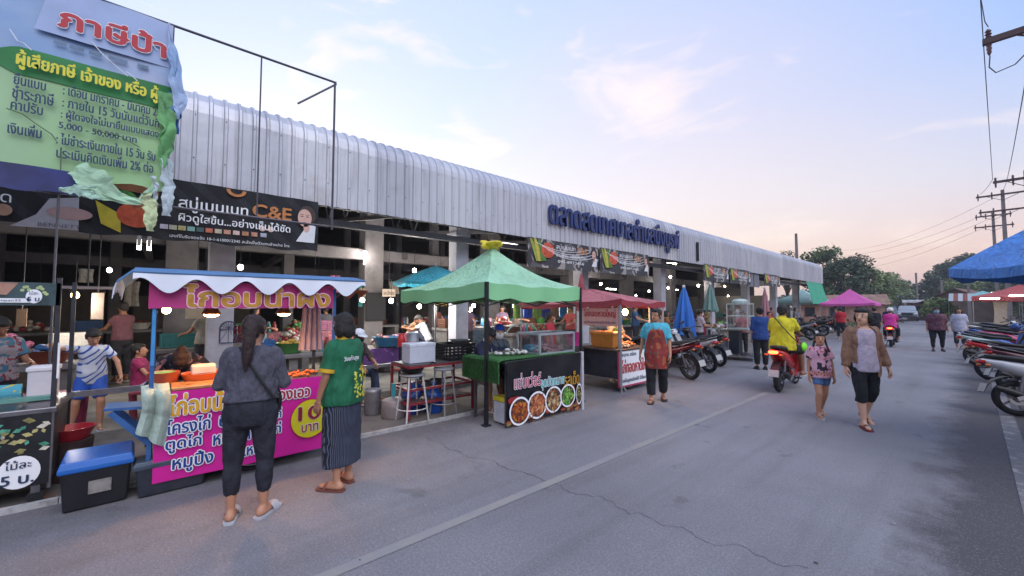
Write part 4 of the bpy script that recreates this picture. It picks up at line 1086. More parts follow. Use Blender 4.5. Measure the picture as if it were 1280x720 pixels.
# ---------------------------------------------------------------- soap banners under the fascia
blk = pattern('slant', '#17171c', '#26262c', 1.6, thr=.7); pink = M('#c08e84', .6, var=.08); skinp = M('#c9a294', .6, var=.06, scale=8); gold = M('#b8743a', .5, var=.15, scale=12); orn = M('#c05030', .5, var=.25, scale=10)
printw = M('#d4d4d8', .6, var=.03)
def face_print(mb, X, y, z, s):
    R_, U_ = V(YR), V(ZU); o = V((X, 0, 0))
    mb.poly([(X, y - .8 * s, z - 2.6 * s), (X, y + 1.0 * s, z - 2.6 * s), (X, y + 1.1 * s, z - .8 * s), (X, y + .4 * s, z - .5 * s)], printw)
    disc(mb, (X + .001, y + .25 * s, z + .35 * s), R_, U_, .85 * s, 1.0 * s, M('#3a2a26', .6)); disc(mb, (X + .002, y, z), R_, U_, .68 * s, .95 * s, skinp)
    disc(mb, (X + .002, y + .2 * s, z - 1.0 * s), R_, U_, .3 * s, .55 * s, skinp)
    for dy in (-.28, .26): disc(mb, (X + .003, y + dy * s, z + .15 * s), R_, U_, .15 * s, .05 * s, M('#2a2020', .6)); disc(mb, (X + .003, y + dy * s, z + .34 * s), R_, U_, .19 * s, .03 * s, M('#4a3830', .6))
    disc(mb, (X + .003, y - .02 * s, z - .5 * s), R_, U_, .18 * s, .07 * s, M('#a8504c', .6))
def main_banner():
    X = -7.5; t = thing('advertising_banner', 'long black soap banner with gold C&E lettering and a row of soap bars', 'banner', (X, 0, 0))
    def ob(mb, n): o = mb.obj(n, t); o.location = (-X, 0, 0); return o
    a, b_ = -.86, 1.72
    ob(MB().grid(lambda u, v: (X + .012 * math.sin(u * 30 + v * 5), a + (2.0 - a) * u if v < .01 else a + (2.0 - a) * u, 3.45 - v * (.88 + .02 * math.sin(u * 25))), 50, 6, blk, -.003), 'sheet')
    Xt = X + .022
    def lt(s, u0, v0, u1, h, mat, **k):
        p = OX(u0, v0, Xt); q = OX(u1, v0, Xt); o = letters(t, s, (Xt, p.y, p.z), YR, ZU, w=q.y - p.y, h=h, mat=mat, **k); o.location = (-X, 0, 0)
    lt('สบู่เบนเนท', 223, 264, 310, .24, wht, bold=.003); lt('C&E', 316, 270, 364, .2, gold, bold=.008); lt('ผิวดูใสขึ้น...อย่างเห็นได้ชัด', 223, 279, 363, .17, wht, bold=.002)
    cs = ['#b9b2c4', '#a8a890', '#b0a870', '#7aa8a0', '#3f5a58', '#c0664e', '#b8a890', '#c08a74', '#c8b0a8', '#b07a58', '#b8806a', '#a8a8b8']
    for i, c in enumerate(cs):
        p = OX(205 + i * 11.3, 283 + i * 1.0, Xt); ob(MB().box((Xt, p.y, p.z), (.004, .085, .065), mat=M(c, .6, var=.2, scale=20)), 'soap_print')
    mb = MB(); disc(mb, (Xt + .001, 1.16, 2.87), YR, ZU, .045, .045, M('#c8a898')); disc(mb, (Xt + .001, 1.28, 2.87), YR, ZU, .045, .045, M('#d0b0a0')); ob(mb, 'seal_print')
    lt('เลขที่ใบรับจดแจ้ง 10-1-6100012345 สนใจเป็นตัวแทนจำหน่าย โทร', 212, 296, 362, .05, wht); mb = MB(); face_print(mb, Xt, 1.78, 3.13, .16); ob(mb, 'portrait_print')
    mb = MB()
    for rr, m_ in ((.13, gold), (.08, blk)): mb.poly([(Xt + .001 + (.13 - rr) * .03, .8 + rr * math.cos(-math.pi * k / 16), 3.425 + rr * .8 * math.sin(-math.pi * k / 16)) for k in range(17)], m_)
    ob(mb, 'logo_print')
    # left end: yellow tag, papaya and oranges
    mb = MB(); mb.poly([(Xt, -.72, 3.0), (Xt, -.48, 2.85), (Xt, -.47, 2.6), (Xt, -.66, 2.7)], M('#c4b232', .6)); ob(mb, 'price_print')
    mb = MB()
    mb.poly([(Xt, -.7, 3.28), (Xt, -.1, 3.28), (Xt, -.1, 3.16), (Xt, -.72, 3.2)], M('#7a4a24', .6, var=.3)); disc(mb, (Xt + .002, -.32, 2.86), YR, ZU, .2, .17, orn); disc(mb, (Xt + .003, -.28, 3.02), YR, ZU, .14, .09, M('#c4603a', .6, var=.3)); disc(mb, (Xt + .001, -.45, 3.1), YR, ZU, .12, .08, M('#3c7a30', .6, var=.4)); ob(mb, 'fruit_print')
main_banner()
X = -7.52
t = thing('advertising_banner', 'black soap banner at the left edge, its portrait corner hanging white under the billboard', 'banner', (X, 0, 0))
o = MB().grid(lambda u, v: (X + .01 * math.sin(u * 30), -2.2 + u * 1.3, 3.4 - v * .78), 20, 4, blk, -.003).obj('sheet', t); o.location = (-X, 0, 0)
p = [OX(u, v, X + .03) for u, v in ((12, 282), (98, 288), (99, 247), (62, 248), (45, 268))]
mb = MB().poly(p, M('#a8a4ae', .7, var=.08)); disc(mb, p[1].lerp(p[4], .5) + V((.004, .1, .13)), YR, ZU, .2, .08, M('#b08e8c', .7, var=.1)); o = mb.obj('portrait_print', t); o.location = (-X, 0, 0)
q = OX(47, 282, X + .035); o = letters(t, 'BENNETT', (X + .035, q.y, q.z), YR, ZU, w=.36, h=.045, mat=M('#5d5a66')); o.location = (-X, 0, 0)
q = OX(0, 252, X + .035); o = letters(t, 'ด', (X + .035, q.y + .0, q.z), YR, ZU, h=.1, mat=wht); o.location = (-X, 0, 0)
mb = MB(); disc(mb, OX(4, 262, X + .03), YR, ZU, .07, .07, M('#a8806c')); o = mb.obj('seal_print', t); o.location = (-X, 0, 0)
# small banners further along
def fruit_banner(label, y0, y1, zt, zb, big, gr):
    t = thing('advertising_banner', label, 'banner', (-7.5, y0, 0), 0, gr); w = y1 - y0; h = zt - zb
    sw = pattern('noise', '#3c3b40', '#a39c98', 2.2, '#5a5a5c', thr=.55)
    MB().grid(lambda u, v: (.015 * math.sin(u * 12 + v * 4), u * w, zt - v * h), 20, 6, sw, -.003).obj('sheet', t)
    mb = MB(); x = .02
    for i, c in enumerate(('#8f9a3c', '#b5a93f', '#4f7a36')): mb.poly([(x + i * .0006, w * (.02 + .05 * i), zt - .03), (x + i * .0006, w * (.05 + .05 * i), zt - .03), (x + i * .0006, w * (.17 + .03 * i), zb + h * .25), (x + i * .0006, w * (.1 + .03 * i), zb + h * .2)], M(c, .6, var=.2))
    disc(mb, (x + .003, w * .25, zb + h * .62), YR, ZU, w * .085, h * .27, orn); mb.obj('fruit_print', t)
    mb = MB()
    for k in range(4): # white swooshes
        pts = []
        for q in range(13):
            u = q / 12; pts.append((x + .004 + k * .0005, w * (.1 + .14 * k * .5 + u * (.75 - k * .05)), zb + h * (.85 - k * .05 - 2.9 * u * (1 - u) * (.28 - .02 * k)) - h * .05 * k))
        mb.add([V(p) + V((0, 0, s * .006)) for p in pts for s in (-1, 1)], [(2 * i, 2 * i + 2, 2 * i + 3, 2 * i + 1) for i in range(12)], wht)
    mb.obj('ribbon_print', t)
    letters(t, 'สบู่เบนเนท', (x + .004, w * .36, zb + h * .66), YR, ZU, w=w * .27, h=h * .25, mat=wht); letters(t, 'C&E', (x + .004, w * .66, zb + h * .64), YR, ZU, w=w * .15, h=h * .22, mat=gold, bold=.004)
    letters(t, 'ผิวดูใสขึ้น...อย่างเห็นได้ชัด', (x + .004, w * .36, zb + h * .4), YR, ZU, w=w * .44, h=h * .17, mat=wht)
    letters(t, '095-8972456', (x + .004, w * .38, zb + h * .22), YR, ZU, w=w * .38, h=h * .1, mat=wht); mb = MB(); face_print(mb, x + .005, w * .92, zb + h * .66, w * .045); mb.obj('portrait_print', t); return t
G_ = 'soap banners hanging from the fascia'
fruit_banner('grey soap banner, left one of the pair by the blue hall letters', 7.05, 10.02, 3.43, 2.66, 1, G_)
fruit_banner('grey soap banner, right one of the pair by the blue hall letters', 10.1, 12.95, 3.45, 2.68, 1, G_)
fruit_banner('pale soap banner, left one of the pair beyond the broken black panel', 17.4, 20.05, 3.47, 2.74, 0, G_)
fruit_banner('pale soap banner, right one of the pair beyond the broken black panel', 20.2, 22.9, 3.47, 2.74, 0, G_)
fruit_banner('small soap banner hanging alone nearest the far end of the hall', 25.0, 27.7, 3.47, 2.8, 0, G_)
# ---------------------------------------------------------------- left cart (corn snack stall)
ss = M('#77777c', .35, metal=.8, var=.1, dirt=.2); dkst = M('#33353c', .5, metal=.4, var=.15)
t = thing('food_cart', 'steel food cart at the left edge with a black menu panel and white price oval', 'food cart', (-5.12, -.68, 0))
MB().box((-.38, -.95, .42), (.74, 1.9, .56), mat=dkst).obj('body', t, bevel=.01)
MB().box((-.38, -.95, .74), (.8, 1.96, .05), mat=ss).obj('counter', t, bevel=.01); MB().box((-.05, -.95, .84), (.1, 1.9, .03), mat=M('#5a8a80', .4)).obj('tray_rail', t)
MB().box((.012, -.95, .43), (.02, 1.9, .57), mat=M('#15171c', .4, var=.2, dirt=.25)).obj('menu_panel', t)
mb = MB(); disc(mb, (.03, -.16, .27), YR, ZU, .115, .13, wht); mb.obj('price_oval', t)
letters(t, 'ไม้ละ', (.034, -.235, .3), YR, ZU, w=.14, h=.07, mat=navy, bold=.001); letters(t, '5 บ.', (.034, -.25, .18), YR, ZU, w=.17, h=.075, mat=navy, bold=.003)
mb = MB(); rn = random.Random(3)
for i in range(46):
    y, z = -.02 - rn.random() * .45, .42 + rn.random() * .26; c = ('#a9a26c', '#4f9a84', '#c4c0b0', '#8a8450', '#3f8a70')[i % 5]; a = rn.random() * 3
    mb.poly([(.026 + i * .00012, y + (.035 * math.cos(a + k * 1.57) * (1 if k % 2 else .4)), z + .02 * math.sin(a + k * 1.57)) for k in range(4)], M(c, .7, var=.3))
mb.obj('food_print', t)
for y in (0, -1.9):
    MB().bar((0, y, .1), (0, y, 1.85), .03, mat=dkst).obj('post', t); MB().bar((-.76, y, .1), (-.76, y, 1.85), .03, mat=dkst).obj('post', t)
MB().box((.01, -.95, .4), (.012, 1.93, .012), mat=ss).obj('trim', t)
mb = MB(); mb.bar((.01, .004, .1), (.01, .004, .72), .018, mat=ss); mb.obj('trim', t)
sg = MB().box((0, -.92, 1.71), (.03, 1.86, .19), mat=M('#32484c', .5, var=.35, scale=6)).obj('sign_board', t); mb = MB(); disc(mb, (.02, -.135, 1.69), YR, ZU, .045, .058, wht); mb.obj('price_oval', sg)
letters(sg, 'ไม้ละ', (.0225, -.165, 1.705), YR, ZU, w=.055, h=.028, mat=navy); letters(sg, '5 บ', (.0225, -.17, 1.65), YR, ZU, w=.065, h=.035, mat=navy, bold=.001)
MB().box((.018, -.26, 1.655), (.004, .2, .035), mat=wht).obj('label_strip', sg); letters(sg, 'ompan33', (.0225, -.335, 1.643), YR, ZU, w=.13, h=.022, mat=navy)
mb = MB()
for i in range(12): disc(mb, (.0165 + i * .0002, -.2 + .012 * i, 1.74 + .03 * math.sin(i)), YR, ZU, .012, .012, M('#a8b880', .7))
mb.poly([(.0168, -.5, 1.8), (.0168, -.22, 1.8), (.0168, -.28, 1.7), (.0168, -.5, 1.71)], M('#a07a68', .7, var=.2)); mb.obj('food_print', sg)
for y in (-.05, -1.85):
    w_ = MB().lathe([(0, .015), (.05, .015), (.05, -.015), (0, -.015)], 14, (0, y - .02, .05), rubber, 'X').obj('caster', t); MB().box((0, y - .02, .11), (.04, .05, .06), mat=ss).obj('fork', w_)
MB().tube([(.02, .02, 1.0), (.02, .02, 1.3)], .008, 6, wht).obj('handle', t)
c = MB().box((0, 0, .14), (.2, .17, .28), mat=M('#c4c4cc', .7, var=.04)).obj('foam_box', bevel=.015); MB().box((0, 0, .275), (.22, .19, .04), mat=M('#cfcfd6', .7)).obj('lid', c, bevel=.01); c.location = (-5.55, -.8, .775); tag(c, 'white foam box standing on the left cart behind its post', 'foam box')
c = MB().grid(lambda u, v: (.04 * math.sin(v * 3), (u - .5) * .17, v * .16), 6, 6, pattern('noise', '#4aa0b4', '#c8b83a', 9, thr=.55), .05).obj('plastic_bag'); c.location = (-5.5, -1.0, .77); tag(c, 'light blue and yellow plastic bag beside the white foam box', 'bag')
# bucket and basin by the left cart
c = MB().lathe([(.0, 0), (.13, 0), (.15, .3), (.155, .36), (.14, .36), (.0, .34)], 18, mat=M('#3c2a2a', .8, var=.3)).obj('waste_basket'); c.location = (-5.62, -.62, 0); tag(c, 'dark waste basket between the left cart and the blue-lidded box', 'basket')
mb = MB().lathe([(.0, 0), (.1, 0), (.15, .1), (.165, .1), (.11, -.01)], 20, mat=M('#a82838', .4)); c = sob(mb, 'basin'); c.location = (-5.62, -.62, .37); tag(c, 'red plastic basin on the dark waste basket', 'basin')
# storage boxes
def tote(name, label, x, y, rz, w, d, h, body, lid, cat='storage box', lidh=.06):
    t = thing(name, label, cat, (x, y, 0), rz); r = lambda k, z: [V((sx * w / 2 * k, sy * d / 2 * k, z)) for sx, sy in ((-1, -1), (1, -1), (1, 1), (-1, 1))]
    MB().loft([r(.86, 0), r(.97, h - .02)], mat=body).obj('tub', t, bevel=.018)
    if lid: MB().loft([r(1.0, h - .035), r(1.03, h - .03), r(1.03, h), r(.96, h + lidh)], mat=lid).obj('lid', t, bevel=.02)
    return t
t = tote('storage_box', 'black storage tub with a bright blue lid on the kerb', -4.86, -.37, R(92), .42, .44, .34, M('#17181d', .45, var=.1, scale=5), M('#1f5fae', .35, var=.05, scale=6), lidh=.05)
MB().box((.04 - .02, -.212, .17), (.13, .006, .1), mat=M('#7f7a76', .7, var=.3)).obj('sticker', t).rotation_euler = (0, 0, 0)
t = tote('bin', 'dark slate plastic bin lined with a bag under the pink banner', -4.73, .1, R(92), .5, .25, .27, M('#262b36', .5, var=.15, dirt=.2), M('#3a4654', .3, var=.3), cat='bin', lidh=.03)
# ---------------------------------------------------------------- cart 1: honey-baked chicken
mag = M('#cc1490', .5, var=.05, scale=2); bluep = M('#2c5a94', .5, var=.15, dirt=.15)
t = thing('food_cart', 'pink banner grilled chicken cart under a blue and white scalloped awning', 'food cart', (-4.6, 0, 0))
cart1 = t
MB().box((-.4, .68, .5), (.7, 1.3, .62), mat=ss).obj('body', t, bevel=.01)
MB().box((-.4, .68, .83), (.8, 1.44, .035), mat=ss).obj('counter', t, bevel=.006)
bn = MB().grid(lambda u, v: (.0 + .006 * math.sin(u * 9 + v * 4), -.03 + u * 1.42, .865 - v * .76), 20, 8, mag, -.004).obj('banner', t)
bl = M('#123a86', .5); gy = M('#d8a018', .5, var=.2, scale=8)
def CT(s, y, z, w, h, mat=bl, **k): return letters(bn, s, (.014, y, z), YR, ZU, w=w, h=h, mat=mat, **{**dict(outline=wht, ow=.011, bold=.003), **k})
CT('ไก่อบน้ำผึ้ง', .06, .655, .6, .185, gy, outline=wht, ow=.012, bold=.005, second=M('#8a2a10'))
CT('ต๊องเอว', .82, .67, .36, .13, M('#a01430'), ow=.012, bold=.004)
CT('โครงไก่', .05, .5, .3, .13); CT('ปีกไก่', .42, .5, .3, .115); CT('หัวไก่', .78, .5, .14, .1)
CT('ตูดไก่', .05, .34, .24, .14); CT('หนังไก่', .38, .34, .28, .14); CT('ไส้ไก่', .72, .35, .2, .11)
CT('หมูปิ้ง', .1, .16, .28, .16); CT('ข้าวเหนียว', .46, .19, .4, .12)
mb = MB(); disc(mb, (.012, 1.19, .44), YR, ZU, .185, .2, M('#a82c28', .5), 32); disc(mb, (.0135, 1.19, .44), YR, ZU, .178, .193, M('#cfc41c', .5, var=.04), 32); mb.obj('price_circle', bn)
CT('10', 1.08, .43, .21, .14, M('#8a1424'), ow=.008, bold=.006, lift=.004); CT('บาท', 1.11, .31, .16, .075, M('#8a1424'), ow=.006, bold=.002, lift=.004)
for x, y in ((-.03, -.06), (-.03, 1.42), (-.78, -.06), (-.78, 1.42)): MB().bar((x, y, .1), (x, y, 1.8), .03, mat=dkst if x < -.1 else bluep).obj('post', t)
MB().bar((-.02, -.06, 1.1), (-.02, -.06, 1.8), .024, mat=M('#3a8ac4', .5)).obj('post_sleeve', t)
w_ = thing('wheel_mount', None, None); w_.parent = t; 
for y in (.72,):
    mb = MB(); mb.lathe([(.26 + .022 * math.cos(a), .022 * math.sin(a)) for a in [2 * math.pi * k / 10 for k in range(11)]], 32, (-.12, y, .28), rubber, 'X', cap=False); wv = sob(mb, 'wheel', t)
    mb = MB().lathe([(.235, .012), (.225, .012), (.225, -.012), (.235, -.012), (.235, .012)], 32, (-.12, y, .28), chrome, 'X', cap=False)
    for k in range(18): a = k * math.pi / 9; mb.bar((-.12, y + .02 * math.cos(a), .28 + .02 * math.sin(a)), (-.12, y + .23 * math.cos(a), .28 + .23 * math.sin(a)), .004, mat=chrome)
    mb.lathe([(0, .03), (.025, .03), (.025, -.03), (0, -.03)], 10, (-.12, y, .28), chrome, 'X'); sob(mb, 'rim', wv)
bpy.data.objects.remove(w_)
# push handle at the left
MB().poly([(-.02, -.08, .74), (-.02, -.34, .76), (-.3, -.34, .76), (-.3, -.08, .74)], bluep, (0, 0, .02)).obj('side_shelf', t)
MB().bar((-.03, -.06, .45), (-.03, -.3, .74), .04, mat=bluep).obj('brace', t); MB().bar((-.3, -.06, .45), (-.3, -.3, .74), .04, mat=bluep).obj('brace', t)
MB().box((-.4, -.0, .45), (.66, .02, .5), mat=M('#8c8f9c', .6, var=.1, dirt=.2)).obj('side_panel', t)
# sign box on top
sgm = M('#b02c74', .55, var=.1, scale=3)
for nm, g_ in (('front', lambda u, v: (.0 + .02 * math.sin(u * 5) * v, -.1 + u * 1.5, 1.83 - v * .24)), ('side', lambda u, v: (.0 - u * .3, -.1 - .0 * v, 1.83 - v * (.22 + .03 * u)))):
    o = MB().grid(g_, 16, 3, sgm, .006).obj('sign_cloth', t)
    if nm == 'front': letters(o, 'ไก่อบน้ำผึ้ง', (.024, .13, 1.605), YR, ZU, w=1.22, h=.2, mat=M('#b8862c', .5, var=.2, scale=8), bold=.009, outline=M('#f0c0d8', .6), ow=.016, second=M('#3a1418'))
# scalloped awning
awb = M('#4a739f', .6, var=.15, scale=3); aww = M('#d0d5de', .7, var=.05, scale=3)
ya, yb = -.2, 1.72
def arch(v): return (.06 - v * .85, 1.9 + .11 * math.sin(math.pi * min(1, v * 1.1)))
mb = MB(); mb.grid(lambda u, v: (.06 - v * .9, ya + u * (yb - ya), 1.9 + .06 * math.sin(math.pi * v)), 24, 12, awb, .006); sob(mb, 'awning', t)
def scal(n): return lambda u: .075 + .055 * abs(math.cos(u * math.pi * n)) ** 1.0
mb = MB().grid(lambda u, v: (.066 + .02 * v, ya + u * (yb - ya), 1.895 - v * (.05 + .125 * (.5 + .5 * math.cos(2 * math.pi * u * 5.2 + 2.4)))), 80, 5, aww, .005); mb.obj('scalloped_valance', t)
mb = MB().grid(lambda u, v: (.06 - u * .95, ya - .1 * v, 1.9 + .06 * math.sin(math.pi * min(u, 1)) - .1 * v), 30, 4, awb, .006); mb.obj('side_flap', t)
mb = MB()
for k in range(12): mb.ball((.075, ya + .08 + k * .155, 1.9), .008, 6, wht)
mb = MB().grid(lambda u, v: (.06 - u * .95, ya - .1 - .02 * v, -.1 + 1.9 + .06 * math.sin(math.pi * min(u, 1)) - v * (.06 + .07 * (.5 + .5 * math.cos(2 * math.pi * u * 5)))), 50, 5, aww, .005); mb.obj('scalloped_valance', t)
MB().tube([(.07, ya, 1.895), (.07, yb, 1.895)], .012, 7, awb).obj('awning_rail', t)
mb = MB().grid(lambda u, v: (-.05 - .25 * v, 1.5 + u * .3 + .01, 1.8 - .1 * (.5 + .5 * math.cos(u * 12)) * v), 12, 3, M('#a0604a', .7), .005); mb.obj('corner_lining', t)
# striped curtain at the right of the cart
mb = MB().grid(lambda u, v: (-.72 - .02 * math.sin(u * 26), 1.27 - .04 * v + u * (.2 + .08 * v), 1.6 - v * .52), 40, 6, pattern('stripe', '#a89ab0', '#7a3a5c', 9, axis=(0, 1, 0), thr=.55), .005)
o = mb.obj('curtain', t)
# food, flames and pans on the counter
fd = M('#b4541c', .5, var=.35, scale=14)
def pile(name, label, x, y, z, rx, ry, rz_, mat, n=26, seed=1, piece=(.028, .018, .014), cat='food', group=None, parent=None):
    rn = random.Random(seed); mb = MB()
    for i in range(n):
        a = rn.random() * 6.28; r = rn.random() ** .5; c = (math.cos(a) * rx * r, math.sin(a) * ry * r, rz_ * (1 - r * r) * rn.random() + piece[2])
        mb.ball(c, tuple(p * (.7 + .6 * rn.random()) for p in piece), 7, mat if not isinstance(mat, list) else mat[i % len(mat)], rot=Matrix.Rotation(rn.random() * 3, 3, 'Z') @ Matrix.Rotation(rn.random(), 3, 'X'))
    o = mb.obj(name, parent, smooth=True); o.location = (x, y, z)
    if not parent: tag(o, label, cat, group)
    return o
tr = MB().box((-4.85, .38, .87), (.34, .62, .03), mat=M('#b8865a', .3, metal=.3, var=.2, scale=8)).obj('tray', bevel=.008); tag(tr, 'long brass-coloured tray at the left of the chicken cart', 'tray')
pile('grilled_chicken', 'orange grilled chicken pieces before the woman in grey on the pink cart', -4.82, .62, .885, .1, .2, .03, fd, 34, 2)
pile('grilled_chicken', 'orange grilled chicken pieces at the right end of the pink cart', -4.9, 1.2, .85, .14, .16, .03, fd, 26, 3)
c = sob(MB().lathe([(0, 0), (.1, 0), (.12, .1), (.125, .12), (.11, .12), (.0, .1)], 20, mat=M('#a0482a', .4)), 'bucket'); c.location = (-5.12, .0 + .02, .86); sob(MB().lathe([(0, 0), (.11, 0), (.11, .015), (0, .02)], 18, (0, 0, .1), M('#4f9a5a', .5)), 'lid', c); tag(c, 'orange tub with a green lid at the left end of the pink cart', 'tub')
c = sob(MB().lathe([(0, 0), (.13, 0), (.17, .09), (.18, .09), (.14, -.004)], 20, mat=M('#c05a20', .4)), 'basin'); c.location = (-5.1, .32, .86); tag(c, 'orange basin before the stooping seller', 'basin')
c = MB().box((0, 0, .05), (.14, .2, .1), mat=M('#b9b2ac', .6)).obj('tub', bevel=.02); c.location = (-5.1, .32, .93); tag(c, 'white plastic tub lying in the orange basin', 'tub')
# towel
mb = MB().grid(lambda u, v: (.03 + .03 * math.sin(u * 11) + (.02 if .1 < v < .5 else .0) - (.12 * max(0, .12 - v) * 8), -.14 + u * .17 + .02 * math.sin(v * 4), .96 - v * (.36 + .16 * u) + (-.02 * abs(u - .5))), 14, 18, M('#a3b4a8', .95, var=.12, scale=18, bump=.6), .014)
o = sob(mb, 'towel'); o.location = (-4.6, .02, -.03); tag(o, 'grey-green towel draped over the left corner of the pink cart', 'towel')
# heat lamps with real light
def heatlamp(label, x, y, z, e=9, s=1, parent_group=None):
    t = thing('heat_lamp', label, 'lamp', (x, y, z), 0, parent_group)
    mb = MB().lathe([(.02, .07), (.05, .06), (.075, .02), (.08, 0), (.075, 0), (.045, .05)], 18, mat=M('#8a5a30', .4, metal=.4), cap=False); sob(mb, 'lamp_shade', t)
    sob(MB().ball((0, 0, .0), (.062, .062, .026), 12, M('#ffb060', emit=30)), 'bulb', t); MB().tube([(0, 0, .07), (0, 0, .2)], .004, 5, blackp).obj('cord', t)
    l = bpy.data.lights.new('heat_lamp_light', 'SPOT'); l.energy = e; l.color = (1, .5, .18); l.spot_size = R(150); l.spot_blend = .6; l.shadow_soft_size = .05; lo = bpy.data.objects.new('heat_lamp_light', l); COL.objects.link(lo); lo.parent = t; lo.location = (0, 0, -.035); return t
heatlamp('lit orange heat lamp over the left part of the pink cart', -4.85, .35, 1.53, 10, parent_group='heat lamps of the pink cart'); heatlamp('lit orange heat lamp above the woman in the green shirt', -4.88, .98, 1.53, 10, parent_group='heat lamps of the pink cart')
# ---------------------------------------------------------------- stall 2: green canopy
t = thing('canopy_tent', 'pale green canopy tent on dark poles with a yellow bag tied on its peak', 'canopy tent', (-5.85, 4.4, 0), 0)
gcan = M('#9ac8a4', .75, var=.1, scale=1.6, sheen=2, dirt=.06); P4 = {'f': V((-4.36, 3.33, 0)), 'r': V((-4.42, 5.4, 0)), 'b': V((-7.4, 5.6, 0)), 'l': V((-7.36, 3.5, 0))}
org = V((-5.85, 4.4, 0)); zr = {'f': 1.95, 'r': 1.94, 'b': 1.94, 'l': 1.93}; peak = V((-5.35, 4.2, 2.62))
order = ['f', 'r', 'b', 'l']; mb = MB(); vmb = MB()
for i in range(4):
    A, B = order[i], order[(i + 1) % 4]; a = P4[A] + V((0, 0, zr[A])) - org; b_ = P4[B] + V((0, 0, zr[B])) - org; pk_ = peak - org
    out = ((a + b_) / 2).normalized(); out.z = 0
    def fn(u, v):
        q = a.lerp(b_, u).lerp(pk_, v); q.z -= .13 * math.sin(math.pi * v) * .9; q.z -= .04 * math.sin(math.pi * u) * (1 - v) + .012 * math.sin(u * 19 + v * 5) * (1 - v); return q
    mb.grid(fn, 16, 12, gcan, .005)
    vmb.grid(lambda u, v: a.lerp(b_, u) + V((0, 0, -.04 * math.sin(math.pi * u) - .012 * math.sin(u * 19) - v * (.22 + .015 * math.sin(u * 23)))) + out * .02 * math.sin(u * 17) * v, 24, 3, M('#82c08a', .75, var=.06, scale=1.2), .004)
sob(mb, 'canopy', t, ang=35); sob(vmb, 'valance', t)
for k, p in P4.items():
    q = p - org; MB().bar(q + V((0, 0, 0)), q + V((0, 0, zr[k])), .045 if k == 'f' else .035, mat=M('#1d2026', .5, metal=.3)).obj('pole', t); MB().box(q + V((0, 0, .01)), (.1, .1, .02), mat=dkst).obj('foot', t)
mb = MB()
for i in range(4):
    a = (P4[order[i]] - org) * .955; b_ = (P4[order[(i + 1) % 4]] - org) * .955; m_ = (a + b_) / 2
    for p, q in ((a, b_),):
        for k in range(2):
            s0 = p.lerp(q, k / 2); s1 = p.lerp(q, (k + 1) / 2); mb.bar(s0 + V((0, 0, 1.84)), s1 + V((0, 0, 1.62)), .02, mat=dkst); mb.bar(s0 + V((0, 0, 1.62)), s1 + V((0, 0, 1.84)), .02, mat=dkst)
    mb.bar(a + V((0, 0, 1.8)), peak - org + V((0, 0, -.35)), .02, mat=dkst)
mb.obj('roof_frame', t)
mb = MB(); rn = random.Random(4)
for i in range(9):
    a = i * .8; mb.ball((math.cos(a) * .09 * (i > 1), math.sin(a) * .13 * (i > 1), .04 + .05 * (i % 3)), (.085, .1, .045), 9, M('#d0b81c', .5, var=.12, scale=9), rot=Matrix.Rotation(a, 3, 'Y'))
mb.ball((0, .12, .17), (.03, .1, .05), 8); o = sob(mb, 'plastic_bag'); o.location = peak + V((0, 0, -.02)); o.scale = (1.05, 1.05, .7); tag(o, 'yellow plastic bag tied over the peak of the green canopy', 'bag')
# table with black food banner
t = thing('stall_table', 'food stall table with a black banner of plated food under the green canopy', 'stall table', (-4.08, 3.45, 0))
cnt = MB().poly([(-.02, .0, .84), (-.02, 1.52, .86), (-.8, 1.52, .86), (-.8, .0, .84)], M('#4b5a52', .6, var=.15), (0, 0, .03)).obj('counter', t)
for x, y in ((-.75, .04), (-.75, 1.45), (-.05, .04)): MB().bar((x, y, 0), (x, y, .84), .035, mat=ss).obj('leg', t)
MB().bar((.0, 1.55, 0), (.0, 1.55, .9), .05, mat=M('#b0aeb4', .5)).obj('leg', t)
bn = MB().grid(lambda u, v: (.0 + .012 * math.sin(u * 8 + v * 5), u * 1.52, .87 + .02 * u - v * (.84 + .02 * u)), 24, 10, M('#14151a', .35, var=.3, scale=2), -.004).obj('banner', t)
def BT(s, y, z, w, h, mat, **k): return letters(bn, s, (.02, y, z), YR, ZU, w=w, h=h, mat=mat, **{**dict(outline=wht, ow=.009, bold=.003), **k})
BT('แซ่บเว่อร์', .12, .5, .5, .2, M('#a82c54'), skew=.0); BT('จุดนัดหมาย', .62, .42, .5, .18, M('#2c9a9a')); BT('รสเด็ด', 1.12, .42, .34, .2, M('#b8861c'), outline=M('#2a1a10'))
rn = random.Random(8)
fcs = [('#9c4218', '#b8701c', '#7a2c10'), ('#a85a34', '#8c4424', '#c08458'), ('#8a5a34', '#6a3c20', '#b09a70'), ('#3f7a2c', '#5a9a38', '#8ab04c'), ('#8a8a4c', '#5f7a34', '#b0a060')]
mb = MB()
for i in range(60): y, z = rn.random() * 1.45, .04 + rn.random() * .12; mb.poly([(.018 + i * .00005, y + .05 * math.cos(a), z + .025 * math.sin(a)) for a in [k * 1.257 + i for k in range(5)]], M(('#8a3a20', '#a0603a', '#7a6a3c', '#5a2018')[i % 4], .6, var=.3))
for y in (.12, .55, 1.25):
    for k in range(5): mb.poly([(.0215 + k * .0002, y + .06 * math.cos(a) + .03 * k - .06, .36 + .05 * math.sin(a)) for a in [q * 1.4 for q in range(4)]], M('#8a1c20', .6, var=.3))
mb.obj('garnish_print', bn)
